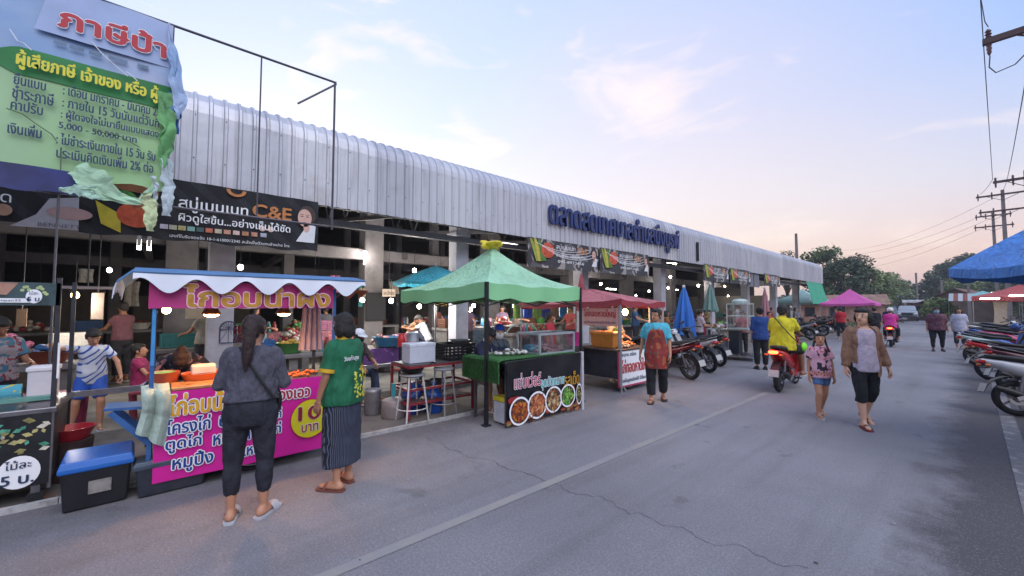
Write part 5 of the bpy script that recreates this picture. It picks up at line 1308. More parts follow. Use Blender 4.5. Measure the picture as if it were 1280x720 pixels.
for i, (y, z, ry, rz_) in enumerate(((.22, .2, .19, .19), (.55, .23, .19, .19), (.88, .26, .18, .19), (1.19, .27, .17, .17), (1.45, .26, .07, .16))):
    mb = MB(); x = .023 + i * .002; disc(mb, (x, y, z), YR, ZU, ry, rz_, wht, 32); disc(mb, (x + .0008, y, z), YR, ZU, ry * .86, rz_ * .86, M('#3a2a1e', .6, var=.3), 32)
    for k in range(46 if i < 4 else 16):
        a = rn.random() * 6.28; r = rn.random() ** .5 * .68; c = M(fcs[i][k % 3], .6, var=.4, scale=25); aa = rn.random() * 3; L_ = .3 * ry if i in (0, 3) else .38 * ry
        mb.poly([(x + .001 + k * .00003, y + ry * r * math.cos(a) + L_ * math.cos(aa + q * 1.57) * (1 if q % 2 == 0 else .35), z + rz_ * r * math.sin(a) + L_ * math.sin(aa + q * 1.57) * (1 if q % 2 == 0 else .35)) for q in range(4)], c)
    mb.obj('plate_print', bn)
# grass mat over the near end of the table
gmat = pattern('noise', '#2c5a2c', '#3f7a3a', 60, '#24481f', thr=.5)
mb = MB().grid(lambda u, v: (-4.1 - u * .84, 3.4 - .02 - .05 * (v > .5) + (1.5 * (1 - v / .5) if v < .5 else 0), .905 + .004 * noise.noise(V((u * 30, v * 30, 0))) if v < .5 else .9 - (v - .5) * .62), 30, 30, gmat, .012); mo = mb.obj('turf_mat')
rn = random.Random(12); mb = MB()
for i in range(2600):
    x = -4.1 - rn.random() * .84; z = .59 + rn.random() * .32; dx = (rn.random() - .5) * .02; mb.poly([(x - .003, 3.325, z), (x + .003, 3.325, z), (x + dx, 3.3, z + .012 + .01 * rn.random())], gmat)
o = mb.obj('grass_pile', mo); tag(o, kind='stuff'); tag(mo, 'green artificial turf mat hanging over the near end of the food table', 'mat')
# glass display case
t = thing('display_case', 'glass display case of raw meat on the black banner table', 'display case', (-4.42, 4.55, .9)); fr = M('#a3adb2', .35, metal=.4)
for x in (-.24, .24):
    for y in (-.38, .38): MB().bar((x, y, 0), (x, y, .3), .028, mat=fr).obj('frame_post', t)
for z in (.012, .3): 
    mb = MB()
    for s in (1, -1): mb.bar((-.24, s * .38, z), (.24, s * .38, z), .03, mat=fr); mb.bar((s * .24, -.38, z), (s * .24, .38, z), .03, mat=fr)
    mb.obj('frame_rail', t)
gl = M('#b8c8c4', .05, trans=1, var=.01, alpha=.35)
MB().poly([(.24, -.37, .02), (.24, .37, .02), (.24, .37, .29), (.24, -.37, .29)], gl, (.003, 0, 0)).obj('glass_pane', t); MB().poly([(-.23, -.38, .02), (.23, -.38, .02), (.23, -.38, .29), (-.23, -.38, .29)], gl, (0, .003, 0)).obj('glass_pane', t); MB().box((0, 0, .302), (.46, .74, .006), mat=gl).obj('glass_top', t)
pile('sliced_meat', 'pale pink sliced meat heaped inside the glass case', -4.42, 4.55, .915, .2, .33, .13, [M('#a8707c', .5, var=.2, scale=12), M('#b08a8c', .5, var=.2)], 90, 5, (.035, .028, .012)); tub = MB().box((-4.5, 4.3, .97), (.16, .14, .1), mat=M('#4a9ab8', .5)).obj('tub', bevel=.015); tag(tub, 'small blue tub inside the glass case', 'tub')
pile('foil_parcels', 'white and silver food parcels on the green mat before the two seated women', -4.45, 3.85, .92, .14, .26, .05, [M('#c4c4c2', .4, var=.1), M('#a8a8a4', .5), M('#4a3c34', .6)], 30, 6, (.045, .035, .02), cat='parcels')
o = sob(MB().tube([(-4.75, 4.35 + .33 * math.cos(a), 1.18 + .16 * math.sin(a)) for a in [math.pi * k / 14 for k in range(15)]], .012, 6, M('#9aa89c', .5)), 'wire_hoop'); tag(o, 'pale hoop handle rising behind the glass case', 'hoop')
# carton under the table, sandals, stools
c = MB().box((0, 0, .14), (.24, .17, .28), mat=M('#b4b8c0', .7)).obj('foam_box', bevel=.01); MB().box((0, 0, .315), (.25, .18, .06), mat=M('#c9bb2a', .6)).obj('lid', c, bevel=.01); c.location = (-4.32, 3.6, .02); tag(c, 'white carton with a yellow top beneath the near end of the banner table', 'carton')
def stool(label, x, y, h, r, col, rz=0, group='stools by the green canopy'):
    t = thing('stool', label, 'stool', (x, y, 0), rz, group); m = M(col, .4, metal=.3)
    for k in range(4):
        a = R(45) + k * math.pi / 2; MB().tube([(r * math.cos(a), r * math.sin(a), 0), (r * .62 * math.cos(a), r * .62 * math.sin(a), h)], .013, 7, m).obj('leg', t)
    o = sob(MB().lathe([(0, 0), (r * .72, 0), (r * .78, .015), (r * .75, .03), (0, .035)], 18, (0, 0, h), M('#7c7c80', .6)), 'seat', t)
    mb = MB(); mb.tube([(r * .9 * math.cos(a), r * .9 * math.sin(a), h * .28) for a in [2 * math.pi * k / 24 for k in range(25)]], .008, 6, m); mb.tube([(r * .78 * math.cos(a), r * .78 * math.sin(a), h * .62) for a in [2 * math.pi * k / 24 for k in range(25)]], .008, 6, m) if False else None; sob(mb, 'ring', t); return t
stool('white-legged round stool carrying the black wok beside the kerb', -5.3, 2.72, .62, .24, '#c8c8cc'); stool('grey steel stool behind the red table by the seated woman', -5.25, 3.2, .66, .2, '#8a8c92', R(20))
mb = MB().lathe([(0, 0), (.1, .01), (.17, .06), (.185, .085), (.175, .085), (.09, .03), (0, .02)], 22, mat=M('#141416', .4, metal=.5)); mb.tube([(.0, .17, .07), (.02, .27, .1), (.02, .33, .13), (.02, .38, .11)], .014, 7); o = sob(mb, 'wok'); o.location = (-5.3, 2.7, .655); sob(MB().tube([(0, -.18, .07), (0, -.26, .08)], .016, 7, M('#8a2c20', .5)), 'handle', o); tag(o, 'black wok with a curved handle on the white-legged stool', 'wok')
c = MB().box((0, 0, .14), (.26, .42, .28), mat=M('#b6bcca', .6, var=.04)).obj('foam_box', bevel=.008); MB().box((.0, 0, .26), (.27, .43, .05), mat=M('#c0c6d2', .6)).obj('lid', c, bevel=.01); c.location = (-5.5, 2.92, .78); tag(c, 'white foam box behind the wok on the red metal table', 'foam box')
t = thing('metal_table', 'red painted angle-iron table with a lower shelf behind the wok', 'table', (-5.55, 3.15, 0)); rp = M('#7e1f2a', .5, var=.2, dirt=.2)
for x in (-.28, .28):
    for y in (-.5, .6): MB().bar((x, y, 0), (x, y, .72), .035, mat=rp).obj('leg', t)
for z, nm in ((.74, 'top_frame'), (.22, 'shelf_frame'), (.42, 'shelf_frame')):
    mb = MB()
    for s in (1, -1): mb.bar((s * .28, -.5, z), (s * .28, .6, z), .04, .03, rp); mb.bar((-.28, -.5 if s < 0 else .6, z), (.28, -.5 if s < 0 else .6, z), .035, .03, rp)
    mb.obj(nm, t)
MB().box((0, .05, .765), (.56, 1.1, .02), mat=M('#5c5a5e', .5, metal=.4, dirt=.3)).obj('table_top', t); MB().box((0, .05, .24), (.5, 1.0, .012), mat=M('#4a3236', .6, dirt=.4)).obj('shelf', t)
def crate(label, x, y, z, rz, w, d, h, col, group=None, name='crate'):
    m = M(col, .5, var=.1); t = thing(name, label, 'crate', (x, y, z), rz, group)
    mb = MB().box((0, 0, .012), (w, d, .02), mat=m); mb.obj('base', t)
    for s, (ax) in ((1, 0), (-1, 0), (1, 1), (-1, 1)):
        mb = MB(); L_ = d if ax == 0 else w
        for k in range(5):
            z_ = h * (k + .5) / 5; c = (s * w / 2, 0, z_) if ax == 0 else (0, s * d / 2, z_); mb.box(c, (.012, L_, h * .11) if ax == 0 else (L_, .012, h * .11), mat=m)
        for k in range(7):
            q = (k / 6 - .5) * L_; c = (s * w / 2, q, h / 2) if ax == 0 else (q, s * d / 2, h / 2); mb.box(c, (.014, .018, h) if ax == 0 else (.018, .014, h), mat=m)
        mb.box((s * w / 2, 0, h) if ax == 0 else (0, s * d / 2, h), (.03, L_ + .02, .02) if ax == 0 else (L_ + .02, .028, .018), mat=m); mb.obj('side', t)
    return t
crate('black plastic crate on the red table, pan lids heaped on it', -5.5, 3.55, .78, R(4), .42, .5, .24, '#17181a')
o = sob(MB().lathe([(0, 0), (.1, 0), (.16, .05), (.17, .05), (.11, -.006)], 20, mat=M('#b8b8bc', .3, metal=.6)), 'pan'); o.location = (-5.45, 3.62, 1.03); tag(o, 'shallow silver pan on the black crate', 'pan')
o = sob(MB().lathe([(0, .0), (.1, .02), (.15, .1), (.16, .18), (.15, .18), (0, .16)], 20, mat=M('#8c9094', .25, metal=.8)), 'pot'); o.location = (-5.6, 3.25, .25); o.rotation_euler = (R(15), R(35), 0); tag(o, 'steel pot lying on the lower shelf of the red table', 'pot')
o = sob(MB().lathe([(0, 0), (.09, 0), (.09, .12), (.1, .13), (.09, .14), (0, .15)], 18, mat=M('#a8b0b4', .3, metal=.5)), 'pot'); o.location = (-5.75, 2.95, 1.07); tag(o, 'pale enamel pot standing behind the white foam box', 'pot')
o = sob(MB().lathe([(0, 0), (.06, 0), (.065, .08), (.06, .15), (.045, .17), (.045, .2), (0, .2)], 16, mat=M('#b02024', .35)), 'canister'); o.location = (-6.0, 2.88, .98); tag(o, 'red canister beside the pale enamel pot', 'canister')
o = sob(MB().lathe([(0, 0), (.12, 0), (.13, .05), (.12, .32), (.125, .35), (.11, .37), (0, .38)], 20, mat=M('#86868c', .4, metal=.6, dirt=.2)), 'pot'); o.location = (-5.98, 2.42, 0); tag(o, 'tall aluminium pot on the ground, behind and left of the low one', 'pot')
o = sob(MB().lathe([(0, 0), (.16, 0), (.17, .04), (.165, .2), (.15, .25), (.03, .29), (0, .3)], 22, mat=M('#8c8688', .5, metal=.4, dirt=.3)), 'pot'); o.location = (-5.62, 2.58, 0); MB().bar((0, 0, .28), (0, 0, .48), .05, mat=M('#3a9aa8', .5)).obj('ladle', o); tag(o, 'low round pot on the ground with a teal handle sticking up', 'pot')
o = sob(MB().lathe([(0, 0), (.1, 0), (.13, .03), (.14, .1), (.1, .12), (0, .1)], 18, mat=M('#7a6a66', .5, dirt=.3)), 'pan'); o.location = (-6.2, 2.15, 0); o.scale = (1, 1, 1.6); tag(o, 'stack of sooty pans left of the aluminium pots', 'pans')
for i, (x, y, w_) in enumerate(((-5.5, 2.98, 'left'), (-5.35, 3.28, 'middle'), (-5.75, 3.2, 'right rear'))):
    mb = MB().lathe([(0, 0), (.13, 0), (.14, .03), (.135, .1), (.142, .13), (.135, .2), (.142, .24), (.13, .31), (.05, .37), (.03, .39), (.03, .43), (0, .43)], 20, mat=M('#1c4a9a', .2, var=.1)); o = sob(mb, 'water_bottle'); sob(MB().lathe([(.032, 0), (.034, .05), (0, .055)], 12, (0, 0, .41), M('#2a6ac8', .4)), 'cap', o); o.location = (x - .15, y - .1, 0); tag(o, f'big blue water bottle under the red table, {w_} one of three', 'water bottle', 'big blue water bottles')
# cyan umbrella behind the canopy
UMBS_1 = lambda: umbrella('cyan umbrella leaning behind the green canopy', -8.6, 5.0, 2.2, 2.62, 1.0, 8, '#2a8fa4', rot=.3, val=.06)
UMBS_2 = lambda: umbrella('second small cyan umbrella behind the left edge of the green canopy', -9.4, 3.95, 2.2, 2.55, .7, 8, '#2a8fa4', rot=.1, val=.06)
# ---------------------------------------------------------------- cart 3: fried chicken
t = thing('food_cart', 'dark panelled fried chicken cart with a pink-edged white sign, under the red canopy', 'food cart', (-4.4, 6.5, 0))
oldm = M('#2e2e36', .6, var=.4, scale=3, dirt=.6)
MB().box((-.48, .55, .5), (.92, 1.1, .52), mat=oldm).obj('body', t, bevel=.01); MB().box((-.48, .55, .78), (1.0, 1.2, .035), mat=M('#4a3c34', .6)).obj('counter', t, bevel=.006)
bn = MB().box((.0, .55, .44), (.02, 1.12, .66), mat=wht).obj('front_sign', t); mb = MB()
for z in (.1, .78): mb.box((.004, .55, z), (.024, 1.16, .03), mat=M('#b03a5c', .5))
for y in (-.03, 1.12): mb.box((.004, y, .44), (.024, .03, .7), mat=M('#b03a5c', .5))
mb.obj('sign_edging', bn)
letters(bn, 'ไก่ทอดหาดใหญ่', (.014, .05, .3), YR, ZU, w=1.0, h=.3, mat=M('#b03038'), bold=.008); letters(bn, 'สะอาด อร่อย', (.014, .05, .66), YR, ZU, w=.5, h=.08, mat=navy, bold=.002); letters(bn, 'รสเด็ดสูตรเมืองใต้ น้ำจิ้มรสเด็ด', (.014, .05, .15), YR, ZU, w=1.0, h=.1, mat=navy, bold=.002)
sb = MB().box((-.42, -.02, 1.41), (.84, .02, .35), mat=M('#c08c82', .6, var=.06)).obj('sign_board', t)
letters(sb, 'ไก่ทอดหาดใหญ่', (-.8, -.032, 1.39), XR, ZU, w=.75, h=.17, mat=M('#a02028'), bold=.005); letters(sb, 'รสเด็ดสูตรเมืองใต้ น้ำจิ้มเด็ด', (-.8, -.032, 1.27), XR, ZU, w=.75, h=.06, mat=navy, bold=.001)
for x, y in ((0, 0), (0, 1.1), (-.92, 0), (-.92, 1.1)): MB().bar((x, y, .1), (x, y, 1.68), .028, mat=M('#8a8c90', .5)).obj('post', t)
mb = MB(); mb.lathe([(.24 + .02 * math.cos(a), .02 * math.sin(a)) for a in [2 * math.pi * k / 8 for k in range(9)]], 28, (-.06, .42, .26), rubber, 'X', cap=False); wv = sob(mb, 'wheel', t); mb = MB().lathe([(.22, .01), (.21, .01), (.21, -.01), (.22, -.01), (.22, .01)], 28, (-.06, .42, .26), chrome, 'X', cap=False)
for k in range(14): a = k * math.pi / 7; mb.bar((-.06, .42, .26), (-.06, .42 + .21 * math.cos(a), .26 + .21 * math.sin(a)), .004, mat=chrome)
sob(mb, 'rim', wv); MB().bar((-.1, .05, .3), (.05, .16, .0), .03, mat=M('#8a8c90', .5)).obj('stand', t)
rcan = M('#b4686c', .7, var=.14, scale=1.5, dirt=.15, sheen=2); tt = thing('canopy_tent', 'faded red canopy over the fried chicken cart', 'canopy tent', (-5.4, 6.9, 0))
cs = [V((1.1, -.45, 1.76)), V((1.0, 1.35, 1.72)), V((-1.6, 1.45, 1.75)), V((-1.7, -.5, 1.7))]; pk_ = V((-.2, .3, 2.0)); mb = MB()
for i in range(4):
    a, b_ = cs[i], cs[(i + 1) % 4]
    def fn(u, v):
        q = a.lerp(b_, u).lerp(pk_, v); q.z -= .05 * math.sin(math.pi * u) * (1 - v) + .015 * math.sin(u * 13 + i); return q
    mb.grid(fn, 12, 8, rcan, .006); mb.grid(lambda u, v: a.lerp(b_, u) + V((0, 0, -.05 * math.sin(math.pi * u) - .015 * math.sin(u * 13 + i) - v * (.1 + .03 * math.sin(u * 9)))), 14, 2, M('#8e3038', .7, var=.1), .005)
sob(mb, 'canopy', tt, ang=35)
for c in cs: MB().tube([(c.x * .97, c.y * .97, 0), (c.x * .97, c.y * .97, c.z)], .018, 6, M('#8a8c90', .5)).obj('pole', tt)
UMBS_3 = lambda: umbrella('folded red umbrella standing behind the red canopy', -7.0, 8.6, 1.8, 2.62, .16, 6, '#8e3a44', val=.3)
t2 = tote('cool_box', 'orange cool box on the dark cart beside the pink bucket', -4.85, 6.72, 0, .55, .36, .3, M('#b8742c', .5, var=.1), M('#c07c30', .5, var=.08), cat='cool box', lidh=.02); t2.location.z = .8; t2.rotation_euler.z = R(4)
o = sob(MB().lathe([(0, 0), (.12, 0), (.16, .26), (.17, .27), (.155, .27), (.11, .02)], 20, mat=M('#b83a86', .4)), 'bucket'); o.location = (-5.35, 6.3, .82); tag(o, 'bright pink bucket between the glass case and the orange cool box', 'bucket')
MB().tube([(-5.35, 6.3, .0), (-5.35, 6.3, .82)], .02, 6, ss)
o = MB().box((-5.35, 6.3, .41), (.3, .3, .8), mat=M('#3a3638', .8)).obj('pedestal', bevel=.01); tag(o, 'dark box pedestal under the pink bucket', 'box')
pile('fried_chicken', 'golden fried chicken pieces heaped on a tray of the dark cart', -4.7, 7.1, .81, .2, .28, .1, [M('#a85a24', .5, var=.3), M('#8c4a1c', .5), M('#b87a44', .5)], 60, 9, (.04, .028, .024))
pile('cream_puffs', 'pale fritters in a shallow tray beside the orange cool box', -4.55, 6.85, .81, .13, .14, .08, [M('#a88a70', .6, var=.2), M('#b9a08c', .6)], 26, 10, (.04, .03, .02))
t = thing('light_bulb', 'glowing warm bulb hanging under the red canopy', 'lamp', (-4.62, 7.05, 1.5)); sob(MB().ball((0, 0, 0), (.055, .055, .065), 12, M('#ffc070', emit=30)), 'bulb', t); MB().tube([(0, 0, .05), (0, 0, .24)], .008, 6, blackp).obj('cord', t)
l = bpy.data.lights.new('bulb_light', 'POINT'); l.energy = 9; l.color = (1, .6, .3); l.shadow_soft_size = .09; lo = bpy.data.objects.new('bulb_light', l); COL.objects.link(lo); lo.parent = t; lo.location = (0, 0, -.09)
# ---------------------------------------------------------------- closed umbrellas
def closed_umbrella(label, x, y, zb, zt, r, col, col2=None, foot=True):
    t = thing('closed_umbrella', label, 'umbrella', (x, y, 0), 0, 'closed market umbrellas'); m = M(col, .6, var=.08, scale=3); n = 48
    prof = [(.25, 1.0), (.85, .6), (1, .35), (.95, .12), (1.06, 0)]; rings = []
    for i in range(11):
        v = i / 10; z = zt + (zb - zt) * v; rr = r * (.12 + .88 * (1 - (1 - v) ** 1.6)) ; rr = r * (.1 + .9 * v ** .8)
        rings.append([V((rr * (1 + .16 * math.sin(8 * a + v)) * math.cos(a), rr * (1 + .16 * math.sin(8 * a + v)) * math.sin(a), z + (.05 * math.sin(8 * a) if i == 10 else 0))) for a in [2 * math.pi * k / n for k in range(n)]])
    mb = MB().loft(rings, mat=m); sob(mb, 'folded_canopy', t); MB().tube([(0, 0, 0), (0, 0, zt + .08)], .022, 8, M('#9a9ca0', .5)).obj('pole', t)
    MB().lathe([(0, .12), (.06, .08), (.05, .03), (.03, 0)], 10, (0, 0, zt - .02), M('#cfd2d6', .6)).obj('finial', t)
closed_umbrella('tall closed bright blue umbrella behind the parked motorbikes', -6.75, 14.0, .6, 2.3, .4, '#1f62b4')
closed_umbrella('small closed grey-green umbrella beside the woman in the white mask', *DP(888, 375, 31)[:2], 1.45, 2.5, .27, '#5f7f78')
closed_umbrella('closed pinkish umbrella behind the yellow-shirted rider', -6.6, 22.0, 1.0, 2.5, .22, '#a07078')
# ---------------------------------------------------------------- cart 4: glass case stall
t = thing('food_stall', 'small stall with a glass cabinet and a flowered cloth beyond the parked motorbikes', 'food stall', (-4.2, 13.1, 0))
MB().box((-.7, .4, .92), (1.4, 1.0, .03), mat=M('#9aa6aa', .4, metal=.4)).obj('counter', t)
for x, y in ((-.04, -.06), (-1.36, -.06), (-.04, .86), (-1.36, .86)): MB().bar((x, y, .0), (x, y, .92), .04, mat=fr).obj('leg', t)
MB().grid(lambda u, v: (.02 + .015 * math.sin(u * 15), -.1 + u * 1.0, .9 - v * .68), 14, 6, pattern('noise', '#a8a29a', '#8a5c60', 5, '#6a8a6c', thr=.58), .006).obj('flowered_cloth', t)
MB().box((-.55, -.0, .55), (.28, .3, .7), mat=M('#14202c', .3)).obj('gas_bottle', t); MB().box((-1.0, .1, .4), (.3, .3, .5), mat=M('#6a6c70', .4, metal=.4)).obj('bin', t); MB().box((-.7, .4, .16), (1.3, .9, .02), mat=ss).obj('shelf', t)
t = thing('glass_cabinet', 'tall glass cabinet with a white top on the small stall beyond the motorbikes', 'cabinet', (-4.62, 13.15, .94))
for x in (-.28, .28):
    for y in (-.25, .25): MB().bar((x, y, 0), (x, y, .75), .03, mat=fr).obj('frame_post', t)
for z in (.02, .4, .76): MB().box((0, 0, z), (.6, .54, .025), mat=M('#a9b6b4', .4)).obj('shelf', t)
MB().box((.28, 0, .38), (.004, .48, .72), mat=gl).obj('glass_pane', t); MB().box((0, -.25, .38), (.54, .004, .72), mat=gl).obj('glass_pane', t); MB().lathe([(0, 0), (.2, .0), (.22, .06), (.16, .12), (0, .14)], 14, (0, 0, .78), M('#a8b8b0', .5)).obj('cover', t)
pile('fruit_and_greens', 'bags of greens and small bottles on the small stall by the masked woman', -5.15, 13.2, .94, .3, .3, .14, [M('#6a9a3c', .6), M('#b8b4b0', .5), M('#a03030', .5), M('#c9c6c0', .5)], 40, 12, (.06, .05, .06))
# ---------------------------------------------------------------- people at the stalls
def T(h, **k): return dict(mat=M(h, .85, var=.09, scale=7, sheen=1), **k)
def Bm(h, **k): return dict(mat=M(h, .85, var=.14, scale=10, sheen=1), **k)
grey = M('#4a4955', .9, var=.2, scale=30, sheen=1.2); jean = M('#20212c', .85, var=.35, scale=16, sheen=1)
person('ponytailed woman in grey top and dark jeans, back turned, at the pink cart', (-3.68, .53, 0), (-.92, .33), 1.55, arms=(((.3, .1, -1), (-.1, .9, -.1)), ((-.3, .1, -1), (.1, .9, -.1))), legs=(((.05, .02, -1), (.0, -.03, -1)), ((-.05, 0, -1), (-.01, -.02, -1))),
       top=dict(mat=grey, sleeve=.68, hem=.02, loose=.01, wr=.011), bottom=dict(mat=jean, len=.84, loose=.007, wr=.006), hair='long', hairmat=hairb, shoes='slide', shoemat=M('#a9aab0', .6), build=1.1, head=(-6, -6), extra=lambda I: (strapx(I), mask(I)), lean=2, vox=.0115, feet=(22, 4), headk=1.02)
bagt = sob(MB().ball((0, 0, 0), (.1, .04, .11), 12, M('#17171c', .5)), 'shoulder_bag'); bagt.location = (-3.78, .72, .84); tag(bagt, 'small black shoulder bag at the right hip of the woman in grey', 'bag')
gsh = M('#126040', .8, var=.08, scale=6, sheen=1); yc = M('#c49a1c', .7)
def greenshirt(I):
    S, K = I['S'], I['K']; a = S(.2, -.092, 0); nrm = -I['fwd']
    o = letters(I['root'], 'วัยเก๋าสุข', S(.2, -.0, -.03) + nrm * (.069 * K + .034), I['rgt'], I['up'], w=.17, h=.055, mat=wht, center=True, bold=.001) ; 
    o.location.z = I['base']
    mb = MB(); rn = random.Random(6)
    for i in range(80):
        c = S(-.02 + rn.random() * .15, -.075, .055 + .06 * rn.gauss(0, .6)); d = rn.random() * 3; 
        an = rn.random() * .8 + .95; c = S(-.03 + rn.random() ** 1.2 * .17, 0, 0) + (I['rgt'] * .108 * math.cos(an) - I['fwd'] * .086 * math.sin(an)) * K * 1.2
        nn = (I['rgt'] * math.cos(an) - I['fwd'] * math.sin(an)); tt_ = I['up'].cross(nn).normalized()
        q = [c + tt_ * .014 * math.cos(d + k * 2.1) + I['up'] * .014 * math.sin(d + k * 2.1) + nn * (.004 + i * .0001) for k in range(3)]; q = [p + nn * .016 for p in q]; mb.poly(q, M('#c9c83a' if i % 3 else '#e0d860', .7))
    headpart(I, mb, 'shirt_print')
person('woman in a green shirt with yellow cuffs waiting at the pink cart', (-3.78, 1.25, 0), (-1, -.5), 1.56, arms=(((.12, .12, -1), (.02, .18, -1)), ((-.2, .05, -1), (.0, .35, -1))), legs=(((.04, .06, -1), (0, -.02, -1)), ((-.04, -.06, -1), (0, -.06, -1))),
       top=dict(mat=gsh, sleeve=.46, hem=-.07, loose=.022, collar=yc, cuff=yc, name='polo_shirt'), bottom=dict(mat=pattern('stripe', '#14192a', '#5a6076', 26, axis=(1, 1, 0), thr=.82), kind='skirt', len=.84), hair='bob', shoes='sandal', shoemat=M('#6e4038', .6), build=1.02, head=(0, -8), vox=.0115, skn='tan', extra=lambda I: (greenshirt(I),), feet=(10, -5))
# stooping seller behind the cart
person('seller in a navy floral shirt stooping behind the pink cart, head down', (-5.95, .18, .02), (1, -.05), 1.55, lean=68, head=(0, -40), arms=(((.3, .5, -.8), (-.1, .4, -.9)), ((-.5, .4, -.8), (.1, .2, -1))),
       top=dict(mat=pattern('noise', '#15182c', '#6a6e8a', 15, '#8a6a70', thr=.62), sleeve=.6), bottom=Bm('#22222a', len=.9), hair='bun', hairmat=hairb, build=1.2)
# boy leaning on the rail
person('boy in a white and blue striped football shirt holding the post of the left cart', (-7.1, -.64, .1), (1, .1), 1.27, side=0, lean=14, head=(10, -22), arms=(((1, .55, .1), (.2, .95, .3)), ((-.5, .3, -.8), (-.2, .3, -1))) , legs=(((.22, .15, -1), (.1, -.1, -1)), ((-.1, .3, -1), (0, -.1, -1))),
       top=dict(mat=pattern('slant', '#c4ccdc', '#2c4c9c', 7, '#d4d8e2', thr=.8), sleeve=.36, hem=-.08), bottom=dict(mat=M('#1f4fa8', .7), kind='shorts', len=.45, loose=.02), hair='short', shoes='sandal', shoemat=M('#9a9aa4', .6), curl=(50, 60), vox=.012, build=.9)
person('child in white shorts and a magenta top sitting behind the striped-shirt boy', (-7.3, -.2, .45), (.2, 1), 1.2, arms=(((.2, .6, -.8), (0, .8, -.6)), ((-.2, .6, -.8), (0, .8, -.6))), legs=(((.3, 1, -.1), (.1, .8, -.5)), ((-.1, 1, -.15), (0, .3, -1))), pelvis=.12,
       top=T('#8e2450'), bottom=dict(mat=M('#a8aab4', .8), kind='shorts', len=.5, loose=.02), hair='short', vox=.014, lean=-5)
person('seller in a flowered blouse at the left edge behind the snack cart', tuple(GR(-14, 560)[:2]) + (0,), (.9, .5), 1.5, arms=(((.25, .4, -.8), (-.1, .9, .0)), ((-.25, .3, -.9), (.1, .9, -.1))), head=(0, -25), lean=8,
       top=dict(mat=pattern('noise', '#8e8890', '#7a2436', 14, '#3a6a80', thr=.55), sleeve=.4, loose=.02), bottom=Bm('#1c2438'), hair='bun', build=1.1, skn='brown')
# seated man with cap
def capman(I): cap(I, M('#c8ccd4', .7), M('#c8ccd4', .7)); mask(I, M('#2a2024', .8))
person('seated man in a white cap and dark shirt behind the woman in green', (-7.1, 2.5, .0), (1, .35), 1.6, pelvis=.52, arms=(((.3, .4, -.9), (-.2, .8, -.4)), ((-.3, .5, -.9), (.3, .8, -.3))), legs=(((.25, 1, -.05), (0, .1, -1)), ((-.2, 1, -.05), (0, .25, -1))), lean=14,
       top=dict(mat=pattern('check', '#3a2c30', '#52403f', 30, thr=.5), sleeve=.6, loose=.02), bottom=Bm('#2c3c58', len=.9), extra=capman, skn='brown', vox=.014)
person('person in a white T-shirt sitting with knees drawn up by the steel counter', (-9.6, 5.35, .12), (-.7, -.8), 1.55, pelvis=.62, lean=22, head=(0, -30), arms=(((.2, .8, -.4), (0, .8, .2)), ((-.2, .8, -.4), (0, .8, .2))), legs=(((.1, .75, .6), (0, .2, -1)), ((-.1, .75, .6), (0, .2, -1))), top=T('#b4b4b8'), bottom=Bm('#2a3048'), skn='brown', vox=.016)
person('person in a tan top bending beside the one in the white T-shirt', (-10.2, 5.1, .12), (.8, .5), 1.55, pelvis=.62, lean=26, head=(0, -20), legs=(((.1, 1, -.1), (0, .1, -1)), ((-.1, 1, -.1), (0, .1, -1))), top=T('#7a5a40'), bottom=Bm('#3a3430'), skn='brown', vox=.02)
# the two women behind the black banner table
person('woman with a black headscarf leaning on the turf mat, in navy with a white apron', (-5.0, 3.62, 0), (1, .35), 1.5, pelvis=.66, lean=24, head=(-10, -22), arms=(((.4, .55, -.8), (-.55, .7, .0)), ((-.5, .5, -.8), (.6, .7, .0))), legs=(((.2, 1, -.35), (0, .02, -1)), ((-.15, 1, -.35), (0, .15, -1))),
       top=dict(mat=M('#1c1d3a', .85, var=.1), sleeve=.5, loose=.02, apron=dict(mat=M('#a8a4a0', .8), bottom=-.05, arc=50)), bottom=dict(mat=M('#6a6458', .85), kind='shorts', len=.5, loose=.03), hairmat=M('#131218', .8), hair='bun', skn='brown', vox=.013)
def bluecap(I): cap(I, M('#1a3fa0', .7), brim=False); mask(I)
person('woman in a royal blue cap and white face mask behind the turf mat', (-5.15, 4.15, 0), (1, -.15), 1.55, lean=6, head=(-20, -5), pelvis=.62, arms=(((.2, .4, -.9), (-.2, .9, -.1)), ((-.2, .3, -.9), (.2, .9, -.1))), legs=(((.1, 1, -.2), (0, .1, -1)), ((-.1, 1, -.2), (0, .1, -1))),
       top=dict(mat=M('#565e68', .85), sleeve=.95, apron=dict(mat=M('#1d2c4c', .8), bottom=-.05)), bottom=Bm('#22242c'), extra=bluecap, vox=.0125, skn='fair')
